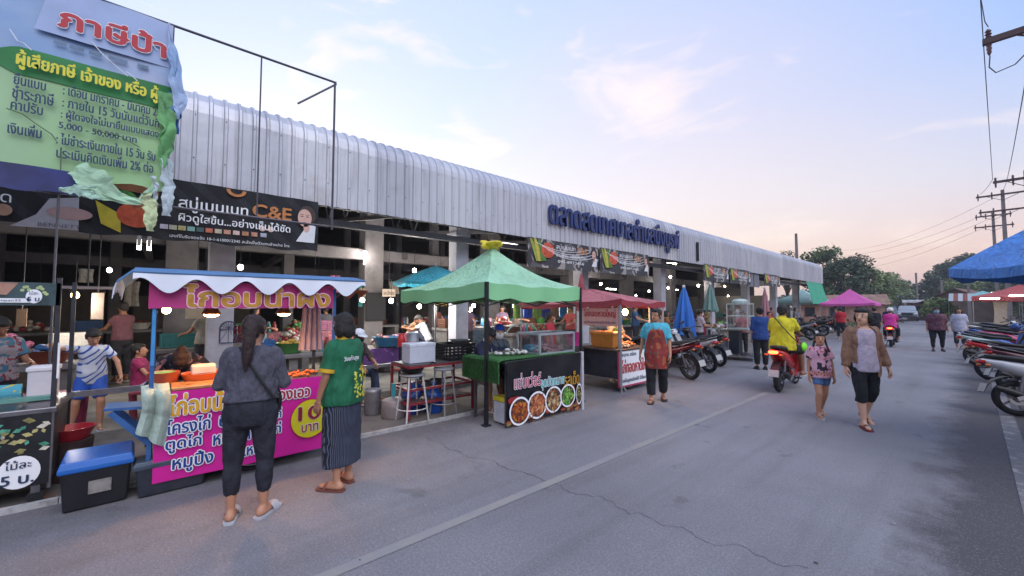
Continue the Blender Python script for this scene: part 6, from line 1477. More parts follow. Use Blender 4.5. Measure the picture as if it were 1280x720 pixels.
# fried chicken sellers
person('seller in a white mask and green apron behind the fried chicken', (-5.15, 7.45, 0), (1, -.35), 1.5, head=(0, -8), arms=(((.25, .4, -.8), (-.2, .9, 0)), ((-.25, .3, -.9), (.2, .9, -.1))), top=dict(mat=M('#a8a6a0', .8), sleeve=.4, apron=dict(mat=pattern('noise', '#1f4a30', '#6a7a2c', 12, thr=.6))), bottom=Bm('#2a2a30'), extra=mask, hair='bun', vox=.0125, skn='fair')
person('person in a red top standing behind the pink bucket', (-6.0, 6.3, .0), (1, .4), 1.5, top=T('#8e2438'), bottom=Bm('#2a2a30'), hair='bun', skn='brown', vox=.016, head=(10, -15))
def apr(I): glasses(I)
person('woman in a turquoise T-shirt, glasses and a long red batik apron walking towards the camera', (-3.56, 6.36, 0), (.5, -.9), 1.6, head=(-32, 0), arms=(((.3, -.25, -1), (.2, .0, -1)), ((-.2, .12, -1), (-.05, .4, -1))), legs=(((.03, .22, -1), (0, .04, -1)), ((-.02, -.1, -1), (0, -.4, -1))),
       top=dict(mat=M('#4aa8bc', .8, var=.06, sheen=1), sleeve=.44, hem=-.09, loose=.02, flare=.012, apron=dict(mat=pattern('noise', '#8c2c28', '#5a4a44', 13, '#a85a34', thr=.58), bottom=-.18, top=.24, arc=58)), bottom=dict(mat=M('#15161c', .85), len=.93, loose=.022, flare=.01), hair='bun', shoes='sandal', shoemat=M('#3a2c2a', .7), extra=apr, skn='tan', vox=.0115, build=1.08)
# stall by the glass cabinet
def m4(I): mask(I)
person('woman in a white mask and red-striped apron at the small stall with the glass cabinet', (-5.75, 13.0, 0), (.7, .7), 1.55, head=(0, -12), arms=(((.2, .3, -.9), (0, 1, -.1)), ((-.2, .5, -.9), (0, 1, 0))), top=dict(mat=M('#a89ca4', .8), sleeve=.4, apron=dict(mat=M('#8e2c3c', .8))), bottom=Bm('#2a2a30'), hair='pony', extra=m4, vox=.018)
person('person in brown standing left of the masked woman by the glass cabinet', (-6.9, 13.0, 0), (.7, .5), 1.5, top=T('#7a5430'), bottom=Bm('#2a3a5a'), hair='bob', vox=.02, skn='brown')
person('seller in a pink top working behind the glass cabinet', (-5.0, 14.4, 0), (.2, -1), 1.5, head=(0, -20), arms=(((.3, .5, -.8), (0, 1, 0)), ((-.3, .5, -.8), (0, 1, 0))), top=T('#a86a70'), bottom=Bm('#2a2a30'), hair='bun', vox=.02)
person('woman in a blue top and black trousers seen from behind beside the yellow-shirted rider', (-3.62, 11.65, 0), (-.5, .9), 1.62, top=dict(mat=M('#1b3c78', .85), sleeve=.6, hem=-.08, loose=.02), bottom=dict(mat=M('#17181f', .85), len=.93, loose=.018), hair='bun', shoes='shoe', shoemat=M('#1c1c20', .6), vox=.015)
# girl and woman walking
girlm = pattern('noise', '#d8a4b4', '#b83048', 16, '#2a2430', thr=.62)
def girlx(I):
    S, K = I['S'], I['K']; mb = MB()
    for i in range(26):
        a = R(20 + i * 5.4); z = .0 + .035 * (i % 3) / 2; c = S(z - .03) + (I['rgt'] * .112 * math.cos(a) + I['fwd'] * .088 * math.sin(a)) * K * 1.12; n_ = (I['rgt'] * math.cos(a) + I['fwd'] * math.sin(a)); tt_ = I['up'].cross(n_)
        mb.poly([c + tt_ * .016 * math.cos(q * 2.1 + i) + I['up'] * .016 * math.sin(q * 2.1 + i) + n_ * .006 for q in range(3)], M('#c88a20' if i % 2 else '#a03020', .7))
    headpart(I, mb, 'shirt_print')
person('little girl with a plait in a pink printed T-shirt and denim shorts, walking', (-1.5, 7.3, 0), (.62, -.8), 1.24, head=(-18, 8), arms=(((.16, -.1, -1), (.06, .12, -1)), ((-.16, .1, -1), (-.02, .25, -1))), legs=(((.04, .32, -1), (.02, -.1, -1)), ((-.03, -.1, -1), (-.02, -.5, -1))),
       top=dict(mat=girlm, sleeve=.36, hem=-.08, loose=.022, flare=.012), bottom=dict(mat=M('#4a6a94', .85, var=.2, scale=16), kind='shorts', len=.3, loose=.016), hair='braid', shoes='sandal', shoemat=M('#b0a8a0', .6), extra=girlx, skn='tan', vox=.011, build=.92)
def tanjacket(I):
    S, K = I['S'], I['K']
    tb = Blob(); g = .012; rs = [(-.08, .104, .08), (-.03, .106, .077), (.03, .102, .073), (.09, .091, .067), (.15, .093, .069), (.21, .1, .07), (.26, .092, .058), (.285, .07, .046)]
    tb.rings([tb.ring(S(z), I['rgt'], I['fwd'], rx * K + g * .9, ry * K + g + (.014 if z < .1 else 0)) for z, rx, ry in rs]); me = tb.bake(.012, 2, wr=.006); me.materials.append(M('#b3a6b4', .85, var=.06, sheen=1)); o = bpy.data.objects.new('shirt', me); COL.objects.link(o); o.parent = I['root']; o.location.z = I['base']
person('woman in an open tan jacket and lilac top walking beside the girl', (-1.0, 7.22, 0), (.55, -.84), 1.62, head=(-48, 2), arms=(((.2, .0, -1), (.06, .06, -1)), ((-.26, -.05, -1), (-.2, .2, -1))), legs=(((.03, .3, -1), (0, .08, -1)), ((-.04, -.05, -1), (-.02, -.62, -1))),
       top=dict(mat=M('#8a6650', .75, var=.08, sheen=1.3), sleeve=.98, open=38, hem=-.1, loose=.018, name='jacket', wr=.012), bottom=dict(mat=M('#16171d', .85, sheen=1), len=.68, loose=.01), hair='crop', shoes='sandal', shoemat=M('#6e2024', .6), extra=tanjacket, skn='fair', vox=.0115, headk=1.05)
# far pedestrians
def umbhead(I): mask(I, M('#7aa0b4', .8))
person('stout woman in a maroon patterned blouse and black trousers walking on the right', (-.88, 21.3, 0), (.15, -1), 1.62, arms=(((.3, .1, -1), (.1, .3, -1)), ((-.25, .1, -1), (-.1, .4, -1))), legs=(((.05, .15, -1), (0, -.05, -1)), ((-.05, -.1, -1), (0, -.2, -1))), top=dict(mat=pattern('noise', '#6a3a4c', '#4a2c3c', 9, thr=.5), sleeve=.5, hem=-.08, loose=.03), bottom=Bm('#191a20', len=.93), build=1.3, hair='bun', shoes='shoe', shoemat=M('#2a2a30'), extra=umbhead, vox=.02, skn='brown')
person('woman in a long white top walking half hidden behind the stout woman', (-.35, 22.6, 0), (.1, -1), 1.6, top=dict(mat=M('#a9a9b8', .8), sleeve=.5, hem=-.12, loose=.03), bottom=Bm('#2a2c38', len=.8), hair='bob', vox=.022)
person('person in a red T-shirt with their back turned by the pink tent', (-4.35, 25.5, 0), (-.3, 1), 1.62, top=T('#a81c2c', sleeve=.45), bottom=Bm('#20222a'), vox=.024, build=1.1)
person('person in black walking away left of the far pink scooter', (-2.9, 24.0, 0), (-.2, 1), 1.62, top=T('#16181f', sleeve=.6), bottom=Bm('#1a1c22'), vox=.024, build=1.1)
person('person in a dark navy shirt beside the one in black near the pink tent', (-2.75, 27.0, 0), (.1, 1), 1.66, top=T('#1d2a44', sleeve=.6), bottom=Bm('#20222a'), vox=.024)
person('man in a navy shirt sitting on a parked motorbike in the right-hand row', (1.15, 14.9, 0), (-.6, 1), 1.66, pelvis=.84, arms=ride_arms, legs=ride_legs, top=T('#161c34', sleeve=.5), bottom=Bm('#20222c'), vox=.018, build=1.15, lean=8, skn='brown')
person('person in grey standing under the red tent on the right', (2.0, 23, 0), (-.5, -1), 1.6, top=T('#6a666c'), bottom=Bm('#2c2c34'), vox=.024, hair='bun'); person('person in a dark top bending at the right edge beyond the bikes', (3.0, 20, 0), (-1, -.4), 1.6, lean=20, top=T('#2a2430'), bottom=Bm('#2c2c34'), vox=.024)
person('person in a grey top among the bikes at the far end of the hall', (-6.6, 27, 0), (1, .2), 1.6, top=T('#5c5a64'), bottom=Bm('#2c2c34'), vox=.024, hair='bob'); person('person in red behind the yellow-shirted rider at the hall end', (-6.3, 21.5, 0), (1, -.6), 1.55, pelvis=.7, legs=ride_legs, top=T('#a01c28'), bottom=Bm('#2c2c34'), vox=.024)
# ---------------------------------------------------------------- inside the hall
def tubelight(label, p, q, e=9, group='fluorescent tubes of the hall'):
    p, q = V(p), V(q); t = thing('fluorescent_lamp', label, 'lamp', p.lerp(q, .5), 0, group); d = (q - p) / 2
    MB().bar(-d + V((0, 0, .05)), d + V((0, 0, .05)), .07, .04, M('#9a9a9c', .5)).obj('housing', t); MB().tube([-d * .97, d * .97], .022, 8, M('#fff6e6', emit=e)).obj('tube', t)
tubelight('lit tube behind the right end of the black soap banner', (-8.2, 2.2, 3.22), (-8.2, 3.05, 3.22), 16); tubelight('lit tube above the yellow bag of the green canopy', (-9.4, 7.35, 3.55), (-9.4, 8.4, 3.55), 18)
tubelight('upright lit tube fixed low under the left banner, left of a pair', (-7.4, -.28, 2.38), (-7.4, -.28, 2.52), 5); tubelight('upright lit tube fixed low under the left banner, right of a pair', (-7.4, -.18, 2.38), (-7.4, -.18, 2.52), 5)
tubelight('upright lit tube on the grey inner pillar beside the cart awning', (-12.6, 4.75, 2.95), (-12.6, 4.75, 3.35), 4)
for i, (px, py, d) in enumerate(((758, 361, -13), (839, 362, -13), (834, 328, -9.6), (706, 415, -17), (1004, 381, -13), (948, 333, -12), (668, 414, -18))):
    p = OX(px, py, d); tubelight(['lit tube between the red canopy and the hall letters', 'lit tube right of the third pillar', 'lit tube high beside the third pillar', 'dim tube deep inside behind the green tent pole', 'far lit tube by the end pillar', 'lit tube under the lone far banner', 'dim tube deep inside behind the blue cap'][i], p, p + V((0, .9, 0)), 16)
def bulb(label, u, v, X, e=25, s=.06, w=0, col='#fff2e0', group='bulbs of the hall'):
    p = OX(u, v, X); t = thing('light_bulb', label, 'lamp', p, 0, group); sob(MB().ball((0, 0, 0), (s, s, s * 1.1), 10, M(col, emit=e)), 'bulb', t); MB().tube([(0, 0, s), (0, 0, s + .5)], .006, 5, blackp).obj('cord', t)
    if w:
        l = bpy.data.lights.new('bulb_light', 'POINT'); l.energy = w; l.color = (1, .92, .84); l.shadow_soft_size = .12; lo = bpy.data.objects.new('bulb_light', l); COL.objects.link(lo); lo.parent = t; lo.location = (0, 0, -s - .06)
for k, a in enumerate(((94, 369, -9.5, 12, 'yellowish bulb inside the hall left of the cart awning'), (453, 375, -9.8, 18, 'bulb at the foot of the inner pillar, left one'), (489, 376, -10.5, 18, 'bulb right of the inner pillar'), (518, 338, -9.6, 22, 'bulb hanging highest, left of the green canopy'), (524, 383, -9.0, 18, 'bulb just under the left edge of the green canopy'),
    (592, 382, -9.5, 18, 'bulb under the middle of the green canopy, upper one'), (588, 387, -10.2, 0, 'bulb under the middle of the green canopy, lower one'), (643, 382, -9.6, 16, 'bulb under the green canopy right of its front pole, left of three'), (649, 379, -10.2, 0, 'bulb under the green canopy, middle of three'), (653, 383, -10.8, 0, 'bulb under the green canopy, right of three'), (685, 382, -10, 16, 'bulb between the green and red canopies'),
    (456, 316, -12.5, 12, 'bulb beside the upright tube on the inner pillar'), (751, 355, -12, 14, 'bulb above the red canopy'), (838, 346, -12, 18, 'bulb beside the third pillar'), (873, 357, -8.8, 0, 'small bulb over the blue closed umbrella'), (906, 358, -12, 22, 'yellowish bulb between the far banners'), (910, 370, -14, 0, 'left one of two dim bulbs over the glass cabinet'), (918, 370, -14, 14, 'right one of two dim bulbs over the glass cabinet'), (208, 387, -7.0, 0, 'orange bulb beside the right heat lamp'))):
    bulb(a[4], a[0], a[1], a[2], 26 if k not in (0, 15) else 16, .05 if a[2] > -10 else .06, a[3] * 1.5, '#fff2e0' if k not in (0, 15, 18) else '#ffdc90')
concm = M('#6f6c6c', .85, var=.2, scale=3, dirt=.5); tilem = M('#8c9094', .5, var=.1, dirt=.2)
def counter(label, x, y, w, d, h, col='#6f6c6c', cloth=None, group='hall counters'):
    t = thing('market_counter', label, 'counter', (x, y, .14), 0, group); MB().box((0, 0, h), (d, w, .07), mat=M(col, .7, var=.15, scale=3, dirt=.3)).obj('slab', t, bevel=.01)
    for s in (-1, 0, 1): MB().box((0, s * (w / 2 - .12), h / 2 - .02), (d * .8, .14, h - .04), mat=concm).obj('support', t)
    if cloth: MB().grid(lambda u, v: (d / 2 + .02 + .02 * math.sin(u * 30), -w / 2 + u * w, h + .04 - v * .4), 30, 3, cloth, .006).obj('cloth', t)
    return t
pinkc = pattern('noise', '#7a4450', '#a06a70', 8, '#8a3a4c', thr=.55); purpc = pattern('noise', '#5f3a78', '#8a5aa0', 6, thr=.6)
ct = [(-10.2, -3, 4.4, .9, .72, None, 'counter at the far left of the hall'), (-10.0, 1.2, 2.6, .9, .66, None, 'counter behind the stooping seller'), (-11.6, 2.6, 3.0, .9, .8, pinkc, 'counter with a pink flowered cloth behind the man in the cap'), (-9.2, 3.9, 1.8, .9, .5, purpc, 'low counter with a purple cloth holding the blue basin'), (-13.9, 6.3, 5.4, .9, .8, None, 'long counter deep behind the green canopy'), (-9.6, 7.0, 2.6, .8, .85, None, 'steel-fronted counter behind the two seated women'),
      (-11.5, 10.5, 4.0, .9, .8, None, 'counter deep behind the red canopy'), (-10.2, 15.5, 4.5, .9, .8, None, 'counter behind the closed blue umbrella'), (-10.2, 21.5, 5, .9, .8, None, 'counter under the far banners'), (-10.5, 28.5, 5, .9, .8, None, 'counter nearest the far end of the hall'), (-15.5, -2, 6, .9, .8, None, 'rear counter at the left of the hall'), (-15.5, 13, 8, .9, .8, None, 'rear counter in the middle of the hall'), (-8.75, -1.9, 2.0, .7, .62, None, 'front counter behind the striped-shirt boy'), (-8.1, 1.75, 1.5, .6, .6, None, 'front counter between the pillar and the man in the cap'), (-8.6, 8.0, 1.6, .7, .7, None, 'front counter between the green and red canopies'), (-8.9, 12.6, 2.4, .7, .75, None, 'front counter behind the parked motorbikes'), (-8.7, 18.2, 2.6, .7, .75, None, 'front counter left of the glass cabinet')]
for x, y, w, d, h, cl_, l_ in ct: counter(l_, x, y, w, d, h, cloth=cl_)
o = MB().box((0, 0, .42), (.04, 2.3, .8), mat=M('#5c707c', .4, metal=.5, var=.2, dirt=.2)).obj('steel_cabinet'); o.location = (-9.12, 7.0, .16); tag(o, 'blue-grey steel cabinet front behind the two seated women', 'cabinet')
cols = ['#8e2c30', '#2c5a8e', '#3f7a3c', '#b0a89c', '#a8842c', '#5a3a2c', '#8a4a6a', '#c4c0b8', '#2f7a7a', '#703020']
GRP = 'goods heaped on the hall counters'; rn = random.Random(21); nn = 0
near = {0: 'far left counter', 1: 'counter behind the stooping seller', 2: 'pink-clothed counter', 3: 'purple-clothed low counter', 4: 'long deep counter', 5: 'steel-fronted counter', 6: 'counter behind the red canopy', 7: 'counter behind the blue umbrella', 8: 'counter under the far banners', 9: 'farthest counter', 10: 'rear left counter', 11: 'rear middle counter', 12: 'front counter behind the boy', 13: 'front counter by the first pillar', 14: 'front counter between the canopies', 15: 'front counter behind the motorbikes', 16: 'front counter by the glass cabinet'}
cname = ['red', 'blue', 'green', 'pale', 'yellow', 'brown', 'pink', 'white', 'teal', 'rust']; pos = ['at the left end', 'left of the middle', 'in the middle', 'right of the middle', 'at the right end', 'at the very end']
for ci, (x, y, w, d, h, cl_, l_) in enumerate(ct):
    k = max(3, int(w / .55)); k = min(k, 6)
    for i in range(k):
        yy = y - w / 2 + (i + .5) * w / k; c = rn.randrange(10); kind = (i + ci) % 4; z = h + .185
        if kind == 0: pile('goods_pile', f'heap of {cname[c]} goods {pos[i]} of the {near[ci]}', x, yy, z, .28, w / k * .36, .22, [M(cols[c], .6, var=.25), M(cols[(c + 3) % 10], .6)], 30, 50 + nn, (.07, .06, .05), cat='goods', group=GRP)
        elif kind == 1: crate(f'{cname[c]} plastic crate {pos[i]} of the {near[ci]}', x, yy, z, R(rn.random() * 20), .36, min(.5, w / k * .8), .24, cols[c], 'crates on the hall counters')
        elif kind == 2:
            o = sob(MB().lathe([(0, 0), (.17, 0), (.25, .17), (.265, .18), (.24, .18), (.16, .02)], 18, mat=M(cols[c], .4, var=.1)), 'basin'); o.location = (x, yy, z); tag(o, f'{cname[c]} plastic basin {pos[i]} of the {near[ci]}', 'basin', 'basins on the hall counters'); pile('produce', f'{cname[(c + 2) % 10]} produce in basin {pos[i]} of the {near[ci]}', x, yy, z + .1, .18, .18, .1, M(cols[(c + 2) % 10], .6, var=.3), 18, 90 + nn, (.06, .05, .04), cat='produce', group='produce in the basins')
        else:
            t = thing('bottle_row', f'bottles and jars {pos[i]} of the {near[ci]}', 'bottles', (x, yy, z), 0, 'rows of bottles on the hall counters')
            for q in range(6): sob(MB().lathe([(0, 0), (.04, 0), (.042, .16), (.02, .2), (.018, .25), (0, .25)], 9, ((q % 2) * .1 - .05, (q // 2 - 1) * .12, 0), M(cols[(c + q) % 10], .3)), 'bottle', t)
        nn += 1
ORD = 'first second third fourth fifth sixth seventh eighth ninth tenth eleventh twelfth thirteenth fourteenth fifteenth sixteenth seventeenth eighteenth nineteenth twentieth'.split()
ORD += ['twenty-' + w for w in ORD[:9]] + ['thirtieth'] + ['thirty-' + w for w in ORD[:9]]
for i in range(34):
    y = -5 + i * .82 + rn.random() * .3; x = -12.2 - rn.random() * 4; z = 1.75 + rn.random() * .6; c = rn.randrange(10)
    h_ = .35 + rn.random() * .4; m_ = M(cols[c], .8, var=.2); wd = .22 + .25 * rn.random()
    o = MB().grid(lambda u, v: (.03 * math.sin(u * 9), (u - .5) * wd * (1 - .25 * math.sin(v * 3)), -v * h_), 8, 6, m_, .05).obj('hanging_bag'); o.location = (x, y, z + .3); tag(o, f'{cname[c]} bag or cloth, {ORD[i]} from the left of those hanging inside the hall', 'bag', 'bags and cloths hanging in the hall')
    MB().tube([(0, 0, -.02), (0, 0, 1.1)], .006, 5, blackp).obj('string', o)
def wallsign(label, u0, v0, u1, v1, X, col, txt=None, tm=None, cat='sign'):
    a = OX(u0, v0, X); b_ = OX(u1, v1, X); o = MB().box((0, 0, 0), (.03, b_.y - a.y, abs(a.z - b_.z)), mat=M(col, .6, var=.1, dirt=.1)).obj('sign_board'); o.location = (X, (a.y + b_.y) / 2, (a.z + b_.z) / 2); tag(o, label, cat)
    if txt: letters(o, txt, (.02, -(b_.y - a.y) * .4, -abs(a.z - b_.z) * .25), YR, ZU, w=(b_.y - a.y) * .8, h=abs(a.z - b_.z) * .5, mat=tm or M('#4a2c24'), bold=.003)
    MB().tube([(0, 0, abs(a.z - b_.z) / 2), (0, 0, 1.6)], .008, 5, blackp).obj('hanger', o)
wallsign('small cream sign hanging beside the inner pillar', 478, 361, 494, 371, -12.2, '#a89a8a', 'มะเร็งจัง'); wallsign('small brown sign left of the inner pillar', 450, 360, 457, 371, -12.2, '#6a5a44', '7.15')
wallsign('white notice board above the stooping seller', 232, 384, 258, 398, -8.9, '#b8ab94'); wallsign('pale panel deep in the hall at the left', 115, 366, 129, 399, -9.6, '#8c7c70'); wallsign('tall pale panel behind the left cart sign', 21, 386, 33, 408, -9.6, '#6a5440')
wallsign('white board between the green canopy poles', 571, 382, 588, 405, -12.5, '#a9b2bc'); wallsign('long grey beam board over the left of the hall', 72, 357, 145, 362, -7.6, '#8a7e80', cat='board')
o = MB().box((0, 0, .62), (.04, .64, .9), mat=M('#17181c', .8)).obj('dark_board'); o.location = (-12.6, 5.15, 1.0); tag(o, 'dark board strapped round the foot of the inner pillar', 'board')
t = thing('blue_basin_stack', 'blue plastic basin on the purple cloth behind the tent pole', 'basin', (-8.9, 3.95, .72)); sob(MB().lathe([(0, 0), (.24, 0), (.34, .2), (.36, .2), (.26, -.01)], 20, mat=M('#2a6a94', .4)), 'basin', t); t.name = 'basin'
# arched blue grille on the first pillar
t = thing('arched_grille', 'small dark blue arched window grille leaning on the white pillar', 'grille', (-8.29, .84, 1.0)); gb = M('#1d2b58', .5); mb = MB(); w2, hh = .12, .24
mb.tube([(0, -w2, 0), (0, -w2, hh)] + [(0, -w2 * math.cos(a), hh + w2 * math.sin(a)) for a in [math.pi * k / 12 for k in range(1, 12)]] + [(0, w2, hh), (0, w2, 0), (0, -w2, 0)], .009, 6, gb); sob(mb, 'frame', t); mb = MB()
for k in range(1, 8): a = math.pi * k / 8; mb.tube([(0, 0, hh), (0, w2 * math.cos(a), hh + w2 * math.sin(a))], .004, 5, gb)
mb.tube([(0, -w2, hh - .01), (0, w2, hh - .01)], .007, 5, gb); mb.tube([(0, 0, 0), (0, 0, hh)], .005, 5, gb)
for s in (1, -1): mb.tube([(0, s * w2, .02), (0, s * .02, .2), (0, s * w2 * .9, .22)], .004, 5, gb)
sob(mb, 'tracery', t)
# grey rail and pink low tables at the left
o = MB().bar((-6.3, -1.6, .67), (-6.3, 1.0, .68), .06, .06, M('#77767e', .5, metal=.3)).obj('rail')
for y in (-1.5, -.1, .9): MB().bar((-6.3, y, 0), (-6.3, y, .66), .035, mat=dkst).obj('leg', o)
tag(o, 'grey steel rail the boy leans on behind the left cart', 'rail')
o = MB().bar((-6.7, 1.7, .6), (-6.7, 4.9, .6), .07, .05, M('#6f7076', .5, metal=.3)).obj('rail')
for y in (1.8, 2.7, 3.6, 4.8): MB().bar((-6.7, y, 0), (-6.7, y, .58), .035, mat=dkst).obj('leg', o)
tag(o, 'long grey pipe bench running behind the red metal table', 'rail')
for i, (x, y, c) in enumerate(((-7.4, -1.1, '#8a2c4c'), (-7.2, .1, '#7a2c38'), (-7.9, .75, '#5c3038'))):
    t = thing('low_table', ['magenta low table behind the left cart', 'red low table left of the pink cart', 'dark red low table behind the pink cart'][i], 'table', (x, y, .1), 0, 'low plastic tables inside the hall edge'); MB().box((0, 0, .42), (.6, .8, .04), mat=M(c, .6)).obj('table_top', t, bevel=.01)
    for sx in (-1, 1):
        for sy in (-1, 1): MB().bar((sx * .25, sy * .35, 0), (sx * .27, sy * .37, .4), .04, mat=M(c, .6)).obj('leg', t)
# shopkeepers and shoppers inside
ins = [(-9.3, -2.6, '#5a3038', 'dark red'), (-9.0, -1.9, '#4a3a2c', 'brown'), (-11, -.6, '#6a4048', 'rose'), (-11, 1.6, '#3a4a3c', 'green'), (-12.5, 3.6, '#4a4a54', 'grey'), (-13, 7.6, '#6a3a34', 'rust'), (-10.4, 8.6, '#5c4a60', 'plum'), (-10.6, 9.4, '#7a6a60', 'beige'), (-12.5, 12.5, '#3a3a4a', 'slate'), (-9.2, 16.6, '#6a4a50', 'mauve'), (-9.3, 19.5, '#3c4c60', 'steel blue'), (-9.0, 24, '#704040', 'brick'), (-9.4, 27, '#4c4c50', 'charcoal'), (-9.6, -4.6, '#7a3a4a', 'crimson'), (-9.4, .6, '#8a8478', 'cream'), (-9.0, 6.2, '#6a5060', 'dusty pink'), (-8.0, 9.3, '#8c3a34', 'orange-red'), (-7.6, 12.2, '#2c4a6a', 'denim blue'), (-7.4, 17.5, '#8a7a5a', 'khaki'), (-7.0, 19.6, '#9a9aa4', 'light grey')]
pl_ = ['left of the boy', 'right behind the boy', 'above the rail', 'behind the stooping seller', 'beside the inner pillar', 'deep behind the green canopy', 'behind the blue-capped woman', 'between green and red canopies', 'behind the red canopy', 'behind the closed blue umbrella', 'left of the glass cabinet', 'under the far banners', 'by the last pillars', 'at the far left edge', 'left of the first pillar', 'behind the steel cabinet', 'right of the cool box', 'by the blue umbrella', 'near the small stall', 'beyond the glass cabinet']
for i, (x, y, c, n_) in enumerate(ins):
    a = rn.random() * 6.28; person(f'person in a {n_} top inside the hall, {pl_[i]}', (x, y, .14), (math.cos(a), math.sin(a)), 1.5 + .1 * rn.random(), top=T(c), bottom=Bm('#22222a'), hair=('bob', 'bun', 'short')[i % 3], vox=.026, head=(0, -15), arms=(((.3, .5, -.8), (0, 1, -.2)), ((-.3, .4, -.8), (0, 1, -.2))), skn=('brown', 'tan')[i % 2])
# a strip of carrier bags and greens behind the green canopy
for i in range(7):
    c = ('#5a7a2c', '#1d3f94', '#6a8a3c', '#22307a', '#7a5a3c', '#2a6a94', '#8a9a4c')[i]; o = MB().grid(lambda u, v: (.04 * math.sin(u * 7), (u - .5) * .34, -v * .5), 8, 5, M(c, .7, var=.25, scale=6), .08).obj('hanging_bag'); o.location = (-9.4, 8.4 + i * .42, 1.75); tag(o, f'{["green", "royal blue", "leafy", "navy", "brown", "blue", "pale green"][i]} bag hanging between the green and red canopies', 'bag', 'bags hanging behind the green canopy'); MB().tube([(0, 0, -.02), (0, 0, 1.4)], .006, 5, blackp).obj('string', o)

# helmets and bags left on the parked motorbikes, small litter on the road
for i, (x, y, z, c, l_) in enumerate(((.95, 11.75, 1.0, '#1c1c20', 'black helmet resting on the maroon motorbike in the right-hand row'), (1.0, 16.8, 1.0, '#b8bcc4', 'white helmet resting on the silver green motorbike'), (.85, 19.8, 1.0, '#2a4a8a', 'blue helmet on a bike beyond the silver green one'))):
    mb = MB().ball((0, 0, 0), (.13, .15, .12), 16, M(c, .25)); o = sob(mb, 'helmet'); sob(MB().ball((0, .06, -.01), (.115, .11, .06), 14, M('#1a1e24', .1)), 'visor', o); o.location = (x, y, z); tag(o, l_, 'helmet', 'helmets on the motorbikes')
for i, (x, y, c, s_, l_) in enumerate(((-7.2, 25, '#7a3a3a', 1.6, 'person in a brick top near the green shade cloth'), (-5.4, 30.5, '#4a5a7a', 1.55, 'person in slate blue under the pink tent'), (1.9, 18.2, '#8a8a92', 1.55, 'person in pale grey between the two ranks of bikes on the right'), (2.6, 26, '#5a3a30', 1.6, 'person in brown under the second red tent'), (3.2, 16.8, '#7a2c3c', 1.6, 'person in dark red at the right edge beyond the bikes'))):
    person(l_, (x, y, 0), (math.cos(i * 2.1), -abs(math.sin(i * 2.1)) - .2), s_, top=T(c), bottom=Bm('#22242c'), hair=('bun', 'short', 'bob')[i % 3], vox=.026)
rn = random.Random(77)
for i in range(13):
    a = GR(430 + rn.random() * 700, 500 + rn.random() * 210); s_ = .006 + .009 * rn.random(); t0 = rn.random() * 3
    o = MB().poly([(s_ * math.cos(t0 + k * 1.3), s_ * .6 * math.sin(t0 + k * 1.3), .002 * (k % 2)) for k in range(5)], M('#a09c98' if i % 3 else '#4a4438', .9), (0, 0, .003)).obj('paper_scrap'); o.location = (a.x, a.y, .005); tag(o, 'tiny scrap of litter lying on the open road', 'litter', 'scraps of litter on the road')

for i in range(14):      # more lamps burning deep in the hall
    y = -4 + i * 2.3 + rn.random(); bx = (-14.2, -16.4, -11.6)[i % 3]; t = thing('light_bulb', f'small white bulb deep inside the hall, {ORD[i]} from the left of its row', 'lamp', (bx, y, 2.45 + .3 * rn.random()), 0, 'small bulbs deep inside the hall'); sob(MB().ball((0, 0, 0), (.06, .06, .07), 8, M('#fff4e4', emit=14)), 'bulb', t); MB().tube([(0, 0, .05), (0, 0, .8)], .006, 5, blackp).obj('cord', t)
# ---------------------------------------------------------------- trees, houses, poles, wires
def leafm(a, b_, nm):
    m, nt, b = newmat(nm); vec = coord(nt, (1, 1, 1))
    n = nd(nt, 'ShaderNodeTexNoise', Scale=.55, Detail=3.0); nt.links.new(vec, n.inputs['Vector'])
    g = nt.nodes.new('ShaderNodeNewGeometry')
    c = ramp(nt, n.outputs['Fac'], [(.35, C(a)), (.65, C(b_))]); v = ramp(nt, g.outputs['Random Per Island'], [(0, (.35, .35, .35, 1)), (1, (0, 0, 0, 1))])
    nt.links.new(mixc(nt, v, c, C('#1f2a18')), b.inputs['Base Color']); b.inputs['Roughness'].default_value = .6
    return m
LM = [leafm('#4e6040', '#6d8450', 'foliage'), leafm('#66784a', '#8b9a5a', 'foliage'), leafm('#3e4c36', '#566548', 'foliage'), leafm('#5a5c48', '#706a56', 'foliage')]
bark = M('#4a4038', .95, var=.3, scale=6, bump=.5)
